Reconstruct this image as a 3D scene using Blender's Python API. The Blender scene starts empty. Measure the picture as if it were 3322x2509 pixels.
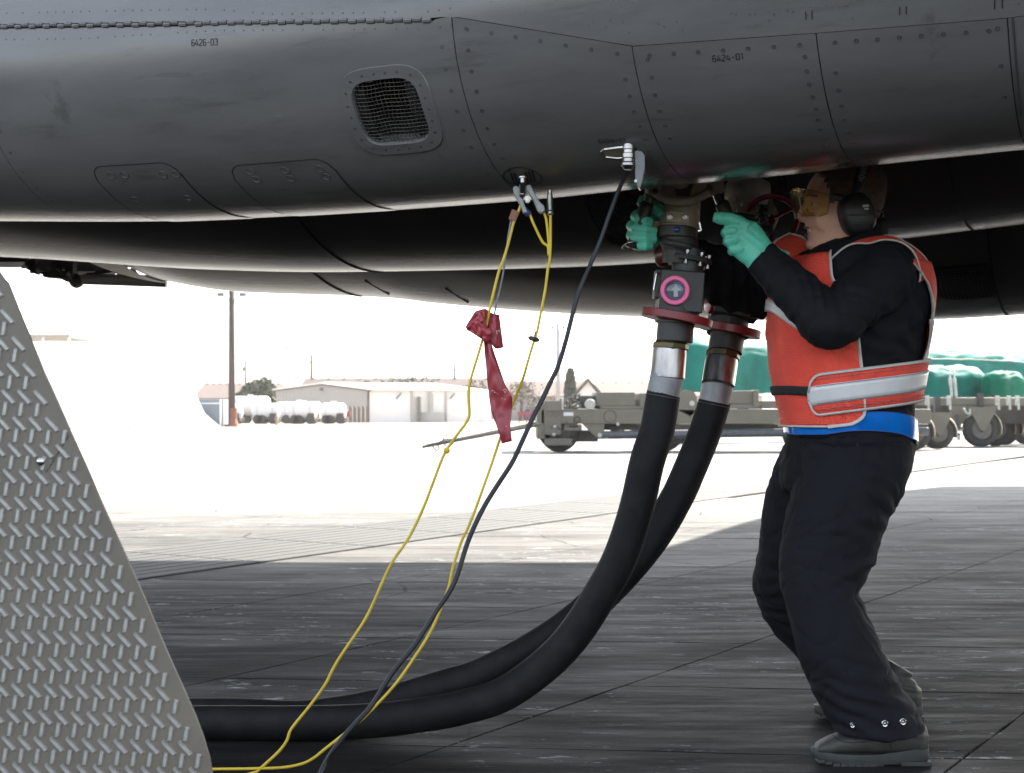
import bpy, bmesh, math, random
import numpy as np
from mathutils import Vector, Matrix, noise
from mathutils.bvhtree import BVHTree
random.seed(7)
R = math.radians
SC = bpy.context.scene
COL = SC.collection

# ------------------------------------------------------------------ camera, light, exposure
F = 4613.9; CX = 1661.0; HY = 1320.0; CAMZ = 1.0
cam = bpy.data.cameras.new('camera'); camo = bpy.data.objects.new('camera', cam); COL.objects.link(camo)
camo.location = (0, 0, CAMZ); camo.rotation_euler = (R(90), 0, 0)
cam.lens = 50; cam.sensor_width = 36; cam.shift_y = (HY - 1254.5) / 3322
cam.clip_start = 0.05; cam.clip_end = 5000
cam.dof.use_dof = True; cam.dof.focus_distance = 4.1; cam.dof.aperture_fstop = 9.0
SC.camera = camo
SUN_EL = 40.0; SUN_H = Vector((0.62, 0.785))      # horizontal direction towards the sun
w = bpy.data.worlds.new('World'); SC.world = w; w.use_nodes = True
nt = w.node_tree; nt.nodes.clear()
sk = nt.nodes.new('ShaderNodeTexSky'); sk.sky_type = 'NISHITA'; sk.sun_disc = False
sk.sun_elevation = R(SUN_EL); sk.sun_rotation = math.atan2(SUN_H.x, SUN_H.y)
sk.air_density = 1.0; sk.dust_density = 2.0
bg = nt.nodes.new('ShaderNodeBackground'); bg.inputs[1].default_value = 0.12
ow = nt.nodes.new('ShaderNodeOutputWorld')
hs = nt.nodes.new('ShaderNodeHueSaturation'); hs.inputs['Saturation'].default_value = .52
nt.links.new(sk.outputs[0], hs.inputs['Color']); nt.links.new(hs.outputs[0], bg.inputs[0]); nt.links.new(bg.outputs[0], ow.inputs[0])
sl = bpy.data.lights.new('sun', 'SUN'); sl.energy = 5.0; sl.angle = R(0.5); sl.color = (1.0, 0.93, 0.83)
so = bpy.data.objects.new('sun', sl); COL.objects.link(so)
so.rotation_euler = Vector((SUN_H.x * math.cos(R(SUN_EL)), SUN_H.y * math.cos(R(SUN_EL)), math.sin(R(SUN_EL)))).to_track_quat('Z', 'Y').to_euler()
SC.view_settings.view_transform = 'Standard'; SC.view_settings.look = 'None'
SC.view_settings.exposure = 2.48; SC.view_settings.gamma = 1.0; SC.view_settings.use_curve_mapping = False
SC.render.engine = 'CYCLES'

# ------------------------------------------------------------------ helpers
def P(px, py, Y):
    return Vector(((px - CX) / F * Y, Y, CAMZ - (py - HY) / F * Y))
def mpx(n, Y): return n / F * Y
def gz(Y):      # the apron drains away from the aircraft
    return 0.0 if Y < 25 else -0.0056 * (min(Y, 150) - 25)

def tag(o, label=None, cat=None, group=None, kind=None):
    if label: o['label'] = label
    if cat: o['category'] = cat
    if group: o['group'] = group
    if kind: o['kind'] = kind
    return o
def thing(name, loc, label, cat, group=None):
    o = bpy.data.objects.new(name, None); COL.objects.link(o); o.location = loc
    o.empty_display_size = 0.1
    return tag(o, label, cat, group)
def origin(parent):
    v = Vector((0, 0, 0))
    while parent is not None:
        v += parent.location; parent = parent.parent
    return v
def link(name, me, parent=None, loc=None, rot=None, scale=None):
    o = bpy.data.objects.new(name, me); COL.objects.link(o)
    if parent is not None: o.parent = parent
    if loc is not None: o.location = Vector(loc) - origin(parent)
    if rot is not None:
        if isinstance(rot, Matrix): o.rotation_euler = rot.to_euler()
        else: o.rotation_euler = rot
    if scale is not None: o.scale = scale
    return o

class MB:
    def __init__(s): s.v = []; s.f = []
    def add(s, vs, fs):
        n = len(s.v); s.v += [Vector(v) for v in vs]; s.f += [tuple(i + n for i in f) for f in fs]; return s
    def box(s, c, size, M=None):
        x, y, z = [a / 2 for a in size]; c = Vector(c)
        vs = [Vector((sx * x, sy * y, sz * z)) for sx in (-1, 1) for sy in (-1, 1) for sz in (-1, 1)]
        if M is not None: vs = [M @ v for v in vs]
        return s.add([c + v for v in vs], [(0, 1, 3, 2), (4, 6, 7, 5), (0, 4, 5, 1), (2, 3, 7, 6), (0, 2, 6, 4), (1, 5, 7, 3)])
    def bar(s, a, b, w, h=None, up=(0, 0, 1)):
        a = Vector(a); b = Vector(b); d = b - a; L = d.length; z = d.normalized()
        x = Vector(up).cross(z)
        if x.length < 1e-4: x = Vector((1, 0, 0)).cross(z)
        x.normalize(); y = z.cross(x)
        M = Matrix((x, y, z)).transposed()
        return s.box((a + b) / 2, (w, h or w, L), M)
    def rings(s, rings, closed=True, caps=True):
        n = len(rings[0]); fs = []; vs = [p for r in rings for p in r]
        for i in range(len(rings) - 1):
            for j in range(n if closed else n - 1):
                k = (j + 1) % n
                fs.append((i * n + j, i * n + k, (i + 1) * n + k, (i + 1) * n + j))
        if caps and closed:
            fs.append(tuple(reversed(range(n)))); m = (len(rings) - 1) * n; fs.append(tuple(range(m, m + n)))
        return s.add(vs, fs)
    def tube(s, pts, r, n=12, caps=True, b=None, side=None):
        """tube through points; r radius (list or number) across the side axis, b radius along the other axis"""
        pts = [Vector(p) for p in pts]; m = len(pts)
        rr = r if isinstance(r, (list, tuple)) else [r] * m
        bb = b if isinstance(b, (list, tuple)) else ([b] * m if b is not None else rr)
        rings = []; prev = None
        for i, p in enumerate(pts):
            t = (pts[min(i + 1, m - 1)] - pts[max(i - 1, 0)]).normalized()
            if side is not None:
                u = Vector(side) - t * t.dot(Vector(side))
            elif prev is None:
                u = Vector((0, 1, 0)) - t * t.y
                if u.length < .1: u = Vector((1, 0, 0)) - t * t.x
            else: u = prev - t * t.dot(prev)
            u.normalize(); prev = u; q = t.cross(u)
            rings.append([p + u * (bb[i] * math.cos(2 * math.pi * k / n)) + q * (rr[i] * math.sin(2 * math.pi * k / n)) for k in range(n)])
        return s.rings(rings, caps=caps)
    def revolve(s, o, axis, prof, n=24, caps=True):
        """prof: list of (distance along the axis, radius)"""
        o = Vector(o); t = Vector(axis).normalized()
        u = Vector((0, 1, 0)) - t * t.y
        if u.length < .1: u = Vector((1, 0, 0)) - t * t.x
        u.normalize(); q = t.cross(u)
        return s.rings([[o + t * h + u * (r * math.cos(2 * math.pi * k / n)) + q * (r * math.sin(2 * math.pi * k / n)) for k in range(n)] for h, r in prof], caps=caps)
    def ring(s, o, axis, R0, r, n=32, m=8, sx=1.0):
        o = Vector(o); t = Vector(axis).normalized()
        u = Vector((0, 0, 1)) - t * t.z
        if u.length < .1: u = Vector((1, 0, 0)) - t * t.x
        u.normalize(); q = t.cross(u); vs = []; fs = []
        for i in range(n):
            a = 2 * math.pi * i / n; d = u * math.cos(a) + q * math.sin(a)
            for j in range(m):
                c = 2 * math.pi * j / m
                vs.append(o + d * (R0 + r * math.cos(c)) + t * (r * sx * math.sin(c)))
        for i in range(n):
            for j in range(m):
                fs.append((i * m + j, ((i + 1) % n) * m + j, ((i + 1) % n) * m + (j + 1) % m, i * m + (j + 1) % m))
        return s.add(vs, fs)
    def ball(s, c, r, n=16, m=10, M=None):
        r = (r, r, r) if not isinstance(r, (tuple, list)) else r; c = Vector(c); rings = []
        for i in range(m + 1):
            a = math.pi * (0.02 + 0.96 * i / m)
            ring = [Vector((r[0] * math.sin(a) * math.cos(2 * math.pi * k / n), r[1] * math.sin(a) * math.sin(2 * math.pi * k / n), r[2] * math.cos(a))) for k in range(n)]
            rings.append([c + (M @ v if M is not None else v) for v in ring])
        return s.rings(rings)
    def prism(s, poly, d):
        """poly: 3d points; d: thickness vector"""
        n = len(poly); d = Vector(d)
        vs = [Vector(p) for p in poly] + [Vector(p) + d for p in poly]
        return s.add(vs, [tuple(range(n)), tuple(reversed(range(n, 2 * n)))] + [(i, i + n, (i + 1) % n + n, (i + 1) % n) for i in range(n)])
    def grid(s, g):
        n = len(g[0]); vs = [p for r in g for p in r]
        return s.add(vs, [(i * n + j, i * n + j + 1, (i + 1) * n + j + 1, (i + 1) * n + j) for i in range(len(g) - 1) for j in range(n - 1)])
    def mesh(s, name, mat=None, o=Vector((0, 0, 0)), smooth=False, sharp=None, fix=True):
        me = bpy.data.meshes.new(name)
        me.from_pydata([tuple(v - o) for v in s.v], [], s.f)
        if fix:
            bm = bmesh.new(); bm.from_mesh(me); bmesh.ops.recalc_face_normals(bm, faces=bm.faces); bm.to_mesh(me); bm.free()
        if mat: me.materials.append(mat)
        if smooth:
            me.shade_smooth()
            if sharp: me.set_sharp_from_angle(angle=R(sharp))
        me.update(); return me
    def build(s, name, mat, parent=None, smooth=False, sharp=None, bevel=None, loc=None, fix=True):
        o = origin(parent) if parent is not None else (Vector(loc) if loc is not None else Vector((0, 0, 0)))
        ob = link(name, s.mesh(name, mat, o, smooth, sharp, fix), parent)
        if parent is None and loc is not None: ob.location = loc
        if bevel:
            md = ob.modifiers.new('b', 'BEVEL'); md.width = bevel; md.segments = 2; md.limit_method = 'ANGLE'; md.angle_limit = R(35)
        return ob

def smooth_path(pts, k=8):
    pts = [Vector(p) for p in pts]; out = []
    P4 = [pts[0] * 2 - pts[1]] + pts + [pts[-1] * 2 - pts[-2]]
    for i in range(1, len(P4) - 2):
        a, b, c, d = P4[i - 1:i + 3]
        for j in range(k):
            t = j / k
            out.append(0.5 * ((2 * b) + (c - a) * t + (2 * a - 5 * b + 4 * c - d) * t * t + (3 * b - a - 3 * c + d) * t ** 3))
    out.append(pts[-1]); return out
def lerp_tab(tab, x):
    if x <= tab[0][0]: return tab[0][1]
    for (a, b), (c, d) in zip(tab, tab[1:]):
        if x <= c:
            t = (x - a) / (c - a); return b + (d - b) * t
    return tab[-1][1]
def smooth_tab(tab, x):
    """Catmull style interpolation of a table"""
    n = len(tab)
    if x <= tab[0][0] or x >= tab[-1][0]: return lerp_tab(tab, x)
    for i in range(n - 1):
        if tab[i][0] <= x <= tab[i + 1][0]: break
    x0, y0 = tab[i]; x1, y1 = tab[i + 1]
    def sl(k):
        if k == 0: return (tab[1][1] - tab[0][1]) / (tab[1][0] - tab[0][0])
        if k == n - 1: return (tab[-1][1] - tab[-2][1]) / (tab[-1][0] - tab[-2][0])
        return (tab[k + 1][1] - tab[k - 1][1]) / (tab[k + 1][0] - tab[k - 1][0])
    h = x1 - x0; t = (x - x0) / h; m0 = sl(i) * h; m1 = sl(i + 1) * h
    return (2 * t**3 - 3 * t**2 + 1) * y0 + (t**3 - 2 * t**2 + t) * m0 + (-2 * t**3 + 3 * t**2) * y1 + (t**3 - t**2) * m1

def remeshed(name, mb, mat, parent, voxel, smooth_it=4, fn=None, sharp=None):
    """union of closed shapes as one continuous surface; fn(co, no) -> displacement along the normal"""
    tmp = bpy.data.objects.new('tmp', mb.mesh('tmp')); COL.objects.link(tmp)
    m = tmp.modifiers.new('r', 'REMESH'); m.mode = 'VOXEL'; m.voxel_size = voxel
    if smooth_it:
        m = tmp.modifiers.new('s', 'SMOOTH'); m.factor = .5; m.iterations = smooth_it
    dg = bpy.context.evaluated_depsgraph_get()
    me = bpy.data.meshes.new_from_object(tmp.evaluated_get(dg)); me.name = name
    md = tmp.data; bpy.data.objects.remove(tmp); bpy.data.meshes.remove(md)
    n = len(me.vertices); co = np.empty(n * 3); me.vertices.foreach_get('co', co); co = co.reshape(-1, 3)
    if fn is not None:
        no = np.empty(n * 3); me.vertices.foreach_get('normal', no); no = no.reshape(-1, 3)
        d = np.array([fn(Vector(c), Vector(q)) for c, q in zip(co, no)])
        co = co + no * d[:, None]
    o = origin(parent)
    me.vertices.foreach_set('co', (co - np.array(o)).ravel())
    me.materials.clear(); me.materials.append(mat); me.shade_smooth(); me.update()
    return link(name, me, parent)

# ------------------------------------------------------------------ materials
def newmat(name):
    m = bpy.data.materials.new(name); m.use_nodes = True
    nt = m.node_tree; b = nt.nodes['Principled BSDF']; return m, nt, b
def node(nt, t, **k):
    n = nt.nodes.new(t)
    for a, v in k.items(): setattr(n, a, v)
    return n
def mat(name, col, rough=.6, metal=0, var=.25, scale=8, bump=0, bscale=60, col2=None, coat=0, spec=.5, stretch=(1, 1, 1), space='Object', detail=5, emit=None, trans=0, alpha=None, thr=None):
    m, nt, b = newmat(name); L = nt.links
    tc = node(nt, 'ShaderNodeTexCoord'); mp = node(nt, 'ShaderNodeMapping'); mp.inputs['Scale'].default_value = stretch
    if space == 'World':
        g = node(nt, 'ShaderNodeNewGeometry'); L.new(g.outputs['Position'], mp.inputs[0])
    else: L.new(tc.outputs['Object'], mp.inputs[0])
    n = node(nt, 'ShaderNodeTexNoise'); n.inputs['Scale'].default_value = scale; n.inputs['Detail'].default_value = detail; n.inputs['Roughness'].default_value = .6
    L.new(mp.outputs[0], n.inputs['Vector'])
    r = node(nt, 'ShaderNodeValToRGB'); t = thr or (.3, .7)
    r.color_ramp.elements[0].position = t[0]; r.color_ramp.elements[1].position = t[1]
    c2 = col2 or tuple(min(1, c * (1 + var)) for c in col); c1 = col if col2 else tuple(c * (1 - var) for c in col)
    r.color_ramp.elements[0].color = (*c1, 1); r.color_ramp.elements[1].color = (*c2, 1)
    L.new(n.outputs['Fac'], r.inputs[0]); L.new(r.outputs[0], b.inputs['Base Color'])
    rm = node(nt, 'ShaderNodeMapRange'); rm.inputs['To Min'].default_value = max(.02, rough - .08); rm.inputs['To Max'].default_value = min(1, rough + .1)
    L.new(n.outputs['Fac'], rm.inputs[0]); L.new(rm.outputs[0], b.inputs['Roughness'])
    b.inputs['Metallic'].default_value = metal; b.inputs['Coat Weight'].default_value = coat; b.inputs['Specular IOR Level'].default_value = spec
    b.inputs['Transmission Weight'].default_value = trans
    if alpha is not None: b.inputs['Alpha'].default_value = alpha
    if bump:
        n2 = node(nt, 'ShaderNodeTexNoise'); n2.inputs['Scale'].default_value = bscale; n2.inputs['Detail'].default_value = 6
        L.new(mp.outputs[0], n2.inputs['Vector'])
        bp = node(nt, 'ShaderNodeBump'); bp.inputs['Strength'].default_value = bump; bp.inputs['Distance'].default_value = .004
        L.new(n2.outputs['Fac'], bp.inputs['Height']); L.new(bp.outputs[0], b.inputs['Normal'])
    return m
def weave(m, scale=420, strength=.5, dist=.002):
    """woven cloth relief"""
    nt = m.node_tree; L = nt.links; b = nt.nodes['Principled BSDF']
    tc = node(nt, 'ShaderNodeTexCoord')
    v = node(nt, 'ShaderNodeTexVoronoi'); v.inputs['Scale'].default_value = scale; v.inputs['Randomness'].default_value = .25
    L.new(tc.outputs['Object'], v.inputs['Vector'])
    bp = node(nt, 'ShaderNodeBump'); bp.inputs['Strength'].default_value = strength; bp.inputs['Distance'].default_value = dist
    L.new(v.outputs['Distance'], bp.inputs['Height'])
    if b.inputs['Normal'].links: L.new(b.inputs['Normal'].links[0].from_socket, bp.inputs['Normal'])
    L.new(bp.outputs[0], b.inputs['Normal'])
    return m

def ground_material():
    m, nt, b = newmat('apron_concrete'); L = nt.links
    g = node(nt, 'ShaderNodeNewGeometry')
    def nz(scale, st, det=6, rough=.6):
        mp = node(nt, 'ShaderNodeMapping'); mp.inputs['Scale'].default_value = st; L.new(g.outputs['Position'], mp.inputs[0])
        n = node(nt, 'ShaderNodeTexNoise'); n.inputs['Scale'].default_value = scale; n.inputs['Detail'].default_value = det; n.inputs['Roughness'].default_value = rough
        L.new(mp.outputs[0], n.inputs['Vector']); return n.outputs['Fac']
    def math_(op, a, c):
        n = node(nt, 'ShaderNodeMath', operation=op)
        for i, x in enumerate((a, c)):
            if isinstance(x, (int, float)): n.inputs[i].default_value = x
            else: L.new(x, n.inputs[i])
        return n.outputs[0]
    def rng(x, a, c, d=0., e=1.):
        n = node(nt, 'ShaderNodeMapRange', interpolation_type='SMOOTHSTEP'); L.new(x, n.inputs[0])
        for i, q in zip((1, 2, 3, 4), (a, c, d, e)): n.inputs[i].default_value = q
        return n.outputs[0]
    def mixc(f, a, c):
        n = node(nt, 'ShaderNodeMix', data_type='RGBA')
        L.new(f, n.inputs[0])
        for i, x in ((6, a), (7, c)):
            if isinstance(x, tuple): n.inputs[i].default_value = (*x, 1)
            else: L.new(x, n.inputs[i])
        return n.outputs[2]
    sep = node(nt, 'ShaderNodeSeparateXYZ'); L.new(g.outputs['Position'], sep.inputs[0])
    big = nz(.55, (1, 1.6, 1)); fine = nz(12, (.8, 1.5, 1), 8, .75); grain = nz(120, (1, 1, 1), 6, .7); streak = nz(1.7, (.30, 1.9, 1), 10, .74); streak2 = nz(6, (.22, 1.8, 1), 9, .75)
    # oil stained lane, its colour darkened further for the shade below the aircraft
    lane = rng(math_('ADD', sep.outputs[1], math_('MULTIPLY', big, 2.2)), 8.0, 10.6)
    stain_shade = mixc(rng(streak, .38, .66), (.0125, .0115, .0105), (.030, .027, .0245))
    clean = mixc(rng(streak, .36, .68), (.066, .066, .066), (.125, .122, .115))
    far_glare = mixc(rng(streak, .36, .68), (.17, .168, .158), (.25, .245, .23))
    clean = mixc(rng(math_('ADD', sep.outputs[1], math_('MULTIPLY', big, 4)), 13, 19), clean, far_glare)  # concrete turns paler with distance, painting in the glare of full sun
    col = mixc(lane, stain_shade, clean)
    col = mixc(rng(streak2, .5, .74, 0, .4), col, (.012, .011, .010))
    col = mixc(rng(streak2, .28, .42, .12, 0), col, (.075, .070, .066))
    col = mixc(rng(fine, .52, .74, 0, .5), col, (.014, .013, .012))
    col = mixc(rng(grain, .52, .75, 0, .14), col, (.10, .095, .09))
    # hairline cracks
    mpc = node(nt, 'ShaderNodeMapping'); mpc.inputs['Scale'].default_value = (.55, .55, .55)
    wv = node(nt, 'ShaderNodeMix', data_type='VECTOR'); wv.inputs[0].default_value = .12; nzv = node(nt, 'ShaderNodeTexNoise'); nzv.inputs['Scale'].default_value = 3; nzv.inputs['Detail'].default_value = 6
    L.new(g.outputs['Position'], nzv.inputs['Vector']); L.new(g.outputs['Position'], wv.inputs[4]); L.new(nzv.outputs['Color'], wv.inputs[5]); L.new(wv.outputs[1], mpc.inputs[0])
    vo = node(nt, 'ShaderNodeTexVoronoi', feature='DISTANCE_TO_EDGE'); vo.inputs['Scale'].default_value = 1.1; L.new(mpc.outputs[0], vo.inputs['Vector'])
    crack = math_('MULTIPLY', rng(vo.outputs['Distance'], 0, .006, 1, 0), rng(big, .5, .6)); col = mixc(crack, col, (.006, .006, .006))
    wet_sheen = math_('MULTIPLY', rng(nz(10, (.35, 1.3, 1), 6, .8), .58, .64), rng(nz(.8, (1, 1, 1), 2), .46, .55))
    col = mixc(math_('MULTIPLY', wet_sheen, .75), col, (.40, .42, .46))  # bluish white specks paint the wet sheen of bright sky into the colour
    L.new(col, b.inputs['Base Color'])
    L.new(rng(streak2, .3, .7, .6, .88), b.inputs['Roughness'])
    L.new(rng(nz(1.0, (.5, 1.5, 1), 7, .7), .42, .66, .035, .13), b.inputs['Specular IOR Level'])
    h = math_('ADD', math_('MULTIPLY', grain, .5), math_('MULTIPLY', fine, 1.0))
    bp = node(nt, 'ShaderNodeBump'); bp.inputs['Strength'].default_value = .5; bp.inputs['Distance'].default_value = .006
    L.new(h, bp.inputs['Height']); L.new(bp.outputs[0], b.inputs['Normal'])
    return m
M = {}
M['ground'] = ground_material()
M['grout'] = mat('joint_filler', (.02, .018, .016), .8, var=.4, scale=30)
M['grate'] = mat('drain_iron', (.027, .0285, .028), .85, var=.35, scale=5, bump=.3)
M['dirt'] = mat('dry_grass_dirt', (.20, .15, .10), .95, var=.3, scale=.6, bump=.3, bscale=4, space='World')
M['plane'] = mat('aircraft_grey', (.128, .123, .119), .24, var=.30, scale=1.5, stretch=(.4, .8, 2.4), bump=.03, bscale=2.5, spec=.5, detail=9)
def streaks(m, col, amt=.55):
    nt = m.node_tree; L = nt.links; b = nt.nodes['Principled BSDF']; tc = node(nt, 'ShaderNodeTexCoord'); src = b.inputs['Base Color'].links[0].from_socket
    for sc, st, lo, hi, a in ((1.0, (.5, .5, 3.5), .50, .72, amt), (9, (.25, .6, 2.5), .56, .72, amt * .6), (3.2, (1, 1, 1), .62, .70, amt * .7)):
        mp = node(nt, 'ShaderNodeMapping'); mp.inputs['Scale'].default_value = st; mp.inputs['Rotation'].default_value = (0, 0, R(25)); L.new(tc.outputs['Object'], mp.inputs[0])
        n = node(nt, 'ShaderNodeTexNoise'); n.inputs['Scale'].default_value = sc; n.inputs['Detail'].default_value = 9; n.inputs['Roughness'].default_value = .68; L.new(mp.outputs[0], n.inputs['Vector'])
        r = node(nt, 'ShaderNodeMapRange', interpolation_type='SMOOTHSTEP'); L.new(n.outputs['Fac'], r.inputs[0])
        for i, q in zip((1, 2, 3, 4), (lo, hi, 0, a)): r.inputs[i].default_value = q
        x = node(nt, 'ShaderNodeMix', data_type='RGBA'); L.new(r.outputs[0], x.inputs[0]); L.new(src, x.inputs[6]); x.inputs[7].default_value = (*col, 1); src = x.outputs[2]
    L.new(src, b.inputs['Base Color'])
streaks(M['plane'], (.040, .037, .034))
M['plane_shade'] = mat('aircraft_grey_shaded', (.060, .057, .053), .22, var=.2, scale=1.5, stretch=(.5, .8, 1.5), spec=.10, detail=8)  # same grey paint, darkened for the shade under the aircraft
M['plane_pale'] = mat('primer_shell', (.30, .27, .23), .5, var=.15, scale=2)
M['gap'] = mat('dark_gap', (.008, .008, .008), .8)
M['seam'] = mat('dark_seam', (.0015, .0015, .002), .9)
M['black'] = mat('stencil_black', (.006, .006, .007), .7, var=.4, scale=90)
M['screw'] = mat('screw_steel', (.060, .060, .062), .5, metal=.2)
M['wire'] = mat('wire_screen', (.07, .06, .048), .45, metal=.6)
M['tread'] = mat('tread_plate_paint', (.136, .116, .090), .48, var=.16, scale=5, bump=.12, bscale=220, detail=9)
M['lug'] = mat('worn_lug_steel', (.34, .325, .30), .40, metal=.35, var=.3, scale=60, bump=.1, bscale=200)
M['steel'] = mat('bright_steel', (.30, .285, .27), .30, metal=1, var=.55, scale=26, bump=.05, bscale=150, stretch=(1, 1, .25))
M['chrome'] = mat('chrome', (.5, .49, .47), .2, metal=1, var=.05)
M['sleeve'] = mat('grey_ferrule', (.27, .27, .275), .5, metal=.3, var=.25, scale=18, stretch=(1, 1, .6))
M['cast'] = mat('cast_tan_metal', (.26, .215, .155), .5, metal=.25, var=.2, scale=14, bump=.15, bscale=120)
M['dcast'] = mat('dark_cast', (.036, .033, .030), .48, metal=.1, var=.25, scale=20, bump=.12, bscale=120)
M['brass'] = mat('brass_nut', (.12, .095, .05), .42, metal=.8, var=.3, scale=20)
M['rubber'] = mat('hose_rubber', (.0045, .0045, .0045), .68, col2=(.015, .0145, .014), scale=16, thr=(.45, .8), detail=9, bump=.35, bscale=45, spec=.28)
M['red'] = mat('red_enamel', (.20, .012, .016), .38, var=.12, scale=10)
M['redgloss'] = mat('red_wheel', (.22, .01, .014), .15, var=.1)
M['pink'] = mat('pink_ring', (.85, .15, .34), .42, var=.06, scale=30)
M['arrow'] = mat('white_arrow', (.42, .43, .43), .5, var=.1)
M['glassd'] = mat('sight_glass', (.10, .13, .17), .08, var=.5, scale=16)
M['yellow'] = mat('yellow_cord', (.62, .44, .03), .5, var=.12, scale=20)
M['cable'] = mat('black_cord', (.011, .011, .013), .5, var=.2)
M['greycord'] = mat('grey_wire', (.16, .17, .2), .5)
M['copper'] = mat('copper_sleeve', (.22, .10, .06), .5, metal=.4, var=.2, scale=60, bump=.3, bscale=400)
M['blueboot'] = mat('blue_clip_boot', (.02, .035, .09), .5)
M['clamp'] = mat('clamp_grey', (.20, .20, .19), .4, metal=.6, var=.25, scale=40)
M['stream'] = mat('streamer_vinyl', (.32, .036, .048), .34, var=.18, scale=14, bump=.12, bscale=26)
M['flake'] = mat('worn_white_print', (.6, .57, .5), .7)
M['navy'] = mat('navy_cloth', (.0065, .007, .0095), .85, var=.25, scale=9, bump=.25, bscale=55, spec=.25); weave(M['navy'], 900, .3, .0008)
M['navyj'] = mat('navy_jacket_cloth', (.006, .0065, .0088), .8, var=.25, scale=9, bump=.2, bscale=45, spec=.25); weave(M['navyj'], 900, .3, .0008)
M['vest'] = mat('orange_red_mesh', (.94, .082, .048), .55, var=.18, scale=9, bump=.4, bscale=22); weave(M['vest'], 230, 1.0, .004)
M['trim'] = mat('grey_white_binding', (.55, .52, .47), .7, var=.12, scale=30)
M['reflect'] = mat('silver_white_band', (.62, .61, .60), .38, var=.07, scale=18, metal=.1)
M['elastic'] = mat('black_elastic', (.012, .012, .013), .8)
M['belt'] = mat('blue_vinyl_belt', (.004, .165, .60), .10, var=.15, scale=9, bump=.9, bscale=16, coat=.6)
M['glove'] = mat('green_rubber', (.115, .57, .40), .42, var=.13, scale=16, bump=.5, bscale=38)
M['skin'] = mat('skin', (.75, .42, .30), .5, var=.14, scale=18, bump=.08, bscale=160)
M['skin'].node_tree.nodes['Principled BSDF'].inputs['Subsurface Weight'].default_value = .12
M['skin'].node_tree.nodes['Principled BSDF'].inputs['Subsurface Radius'].default_value = (.01, .004, .002)
M['lip'] = mat('lip', (.30, .10, .08), .4)
M['tooth'] = mat('tooth', (.7, .66, .58), .3)
M['hair'] = mat('brown_hair', (.12, .066, .036), .5, var=.6, scale=70, stretch=(.35, 1, 1), bump=.8, bscale=170, detail=8)
M['eye'] = mat('eye_white', (.6, .58, .55), .2)
M['muff'] = mat('black_plastic', (.022, .021, .020), .42, var=.2, scale=10)
M['print'] = mat('pale_print', (.5, .5, .48), .6)
M['boot'] = mat('boot_leather', (.040, .039, .032), .58, var=.3, scale=16, bump=.25, bscale=90)
M['sole'] = mat('boot_rubber', (.027, .030, .029), .55, var=.2, scale=20, bump=.1)
M['wood'] = mat('weathered_pole', (.045, .030, .023), .85, var=.3, scale=3, stretch=(4, 4, .3))
M['rust'] = mat('orange_guard', (.16, .06, .035), .8, var=.3, scale=3)
M['pole'] = mat('pale_pole', (.30, .30, .30), .6)
M['lamp'] = mat('lamp_head_grey', (.09, .095, .09), .6)
M['roof'] = mat('brown_shingle', (.075, .055, .047), .9, var=.12, scale=2)
M['wall'] = mat('beige_siding', (.36, .34, .31), .8, var=.05, scale=.5)
M['whitewall'] = mat('white_siding', (.62, .60, .57), .7, var=.05)
M['trimb'] = mat('brown_trim', (.11, .08, .06), .8)
M['tank'] = mat('white_tank_paint', (.55, .55, .56), .35, var=.06)
M['chassis'] = mat('dark_chassis', (.05, .045, .04), .8, var=.4)
M['trailer'] = mat('olive_grey_paint', (.125, .115, .088), .6, var=.14, scale=2.5)
M['trailerd'] = mat('olive_grey_dirty', (.055, .053, .045), .7, var=.3, scale=4)
M['pipe'] = mat('blue_grey_pipe', (.075, .080, .09), .4, metal=.1)
M['tyre'] = mat('tyre', (.040, .037, .034), .85, var=.2, scale=5)
M['hub'] = mat('wheel_hub', (.10, .093, .08), .6, var=.2, scale=8)
M['tarp'] = mat('teal_tarp', (.004, .120, .095), .7, spec=.15, var=.25, scale=1.2, bump=.6, bscale=2.2)
M['tarp2'] = mat('green_tarp', (.007, .13, .075), .7, spec=.15, var=.25, scale=1.5, bump=.6, bscale=2.5)
M['rope'] = mat('pale_strap', (.4, .4, .36), .8)
M['leaf'] = mat('leaf_green', (.055, .072, .028), .7, var=.4, scale=.6)
M['leafd'] = mat('conifer_green', (.022, .036, .018), .8, var=.4, scale=.8)
M['twig'] = mat('bare_twigs', (.10, .085, .06), .9)
M['bark'] = mat('bark', (.06, .045, .035), .9)
def fabric():
    m, nt, b = newmat('white_fabric'); b.inputs['Base Color'].default_value = (.8, .79, .77, 1)
    t = node(nt, 'ShaderNodeBsdfTranslucent'); t.inputs[0].default_value = (.8, .78, .74, 1); x = node(nt, 'ShaderNodeMixShader'); x.inputs[0].default_value = .5
    nt.links.new(b.outputs[0], x.inputs[1]); nt.links.new(t.outputs[0], x.inputs[2]); nt.links.new(x.outputs[0], nt.nodes['Material Output'].inputs[0]); return m
M['tent'] = fabric()
M['bluegrey'] = mat('blue_grey_steel', (.11, .14, .18), .5, var=.15, scale=.6)
M['car'] = mat('blue_car', (.03, .08, .3), .3)
M['glass'] = mat('dark_window', (.02, .025, .03), .1)
# tinted goggles
gm, gn, gb = newmat('amber_lens'); gb.inputs['Base Color'].default_value = (.97, .88, .60, 1); gb.inputs['Roughness'].default_value = .06
gb.inputs['Transmission Weight'].default_value = .96; gb.inputs['IOR'].default_value = 1.1; M['lens'] = gm

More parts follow.
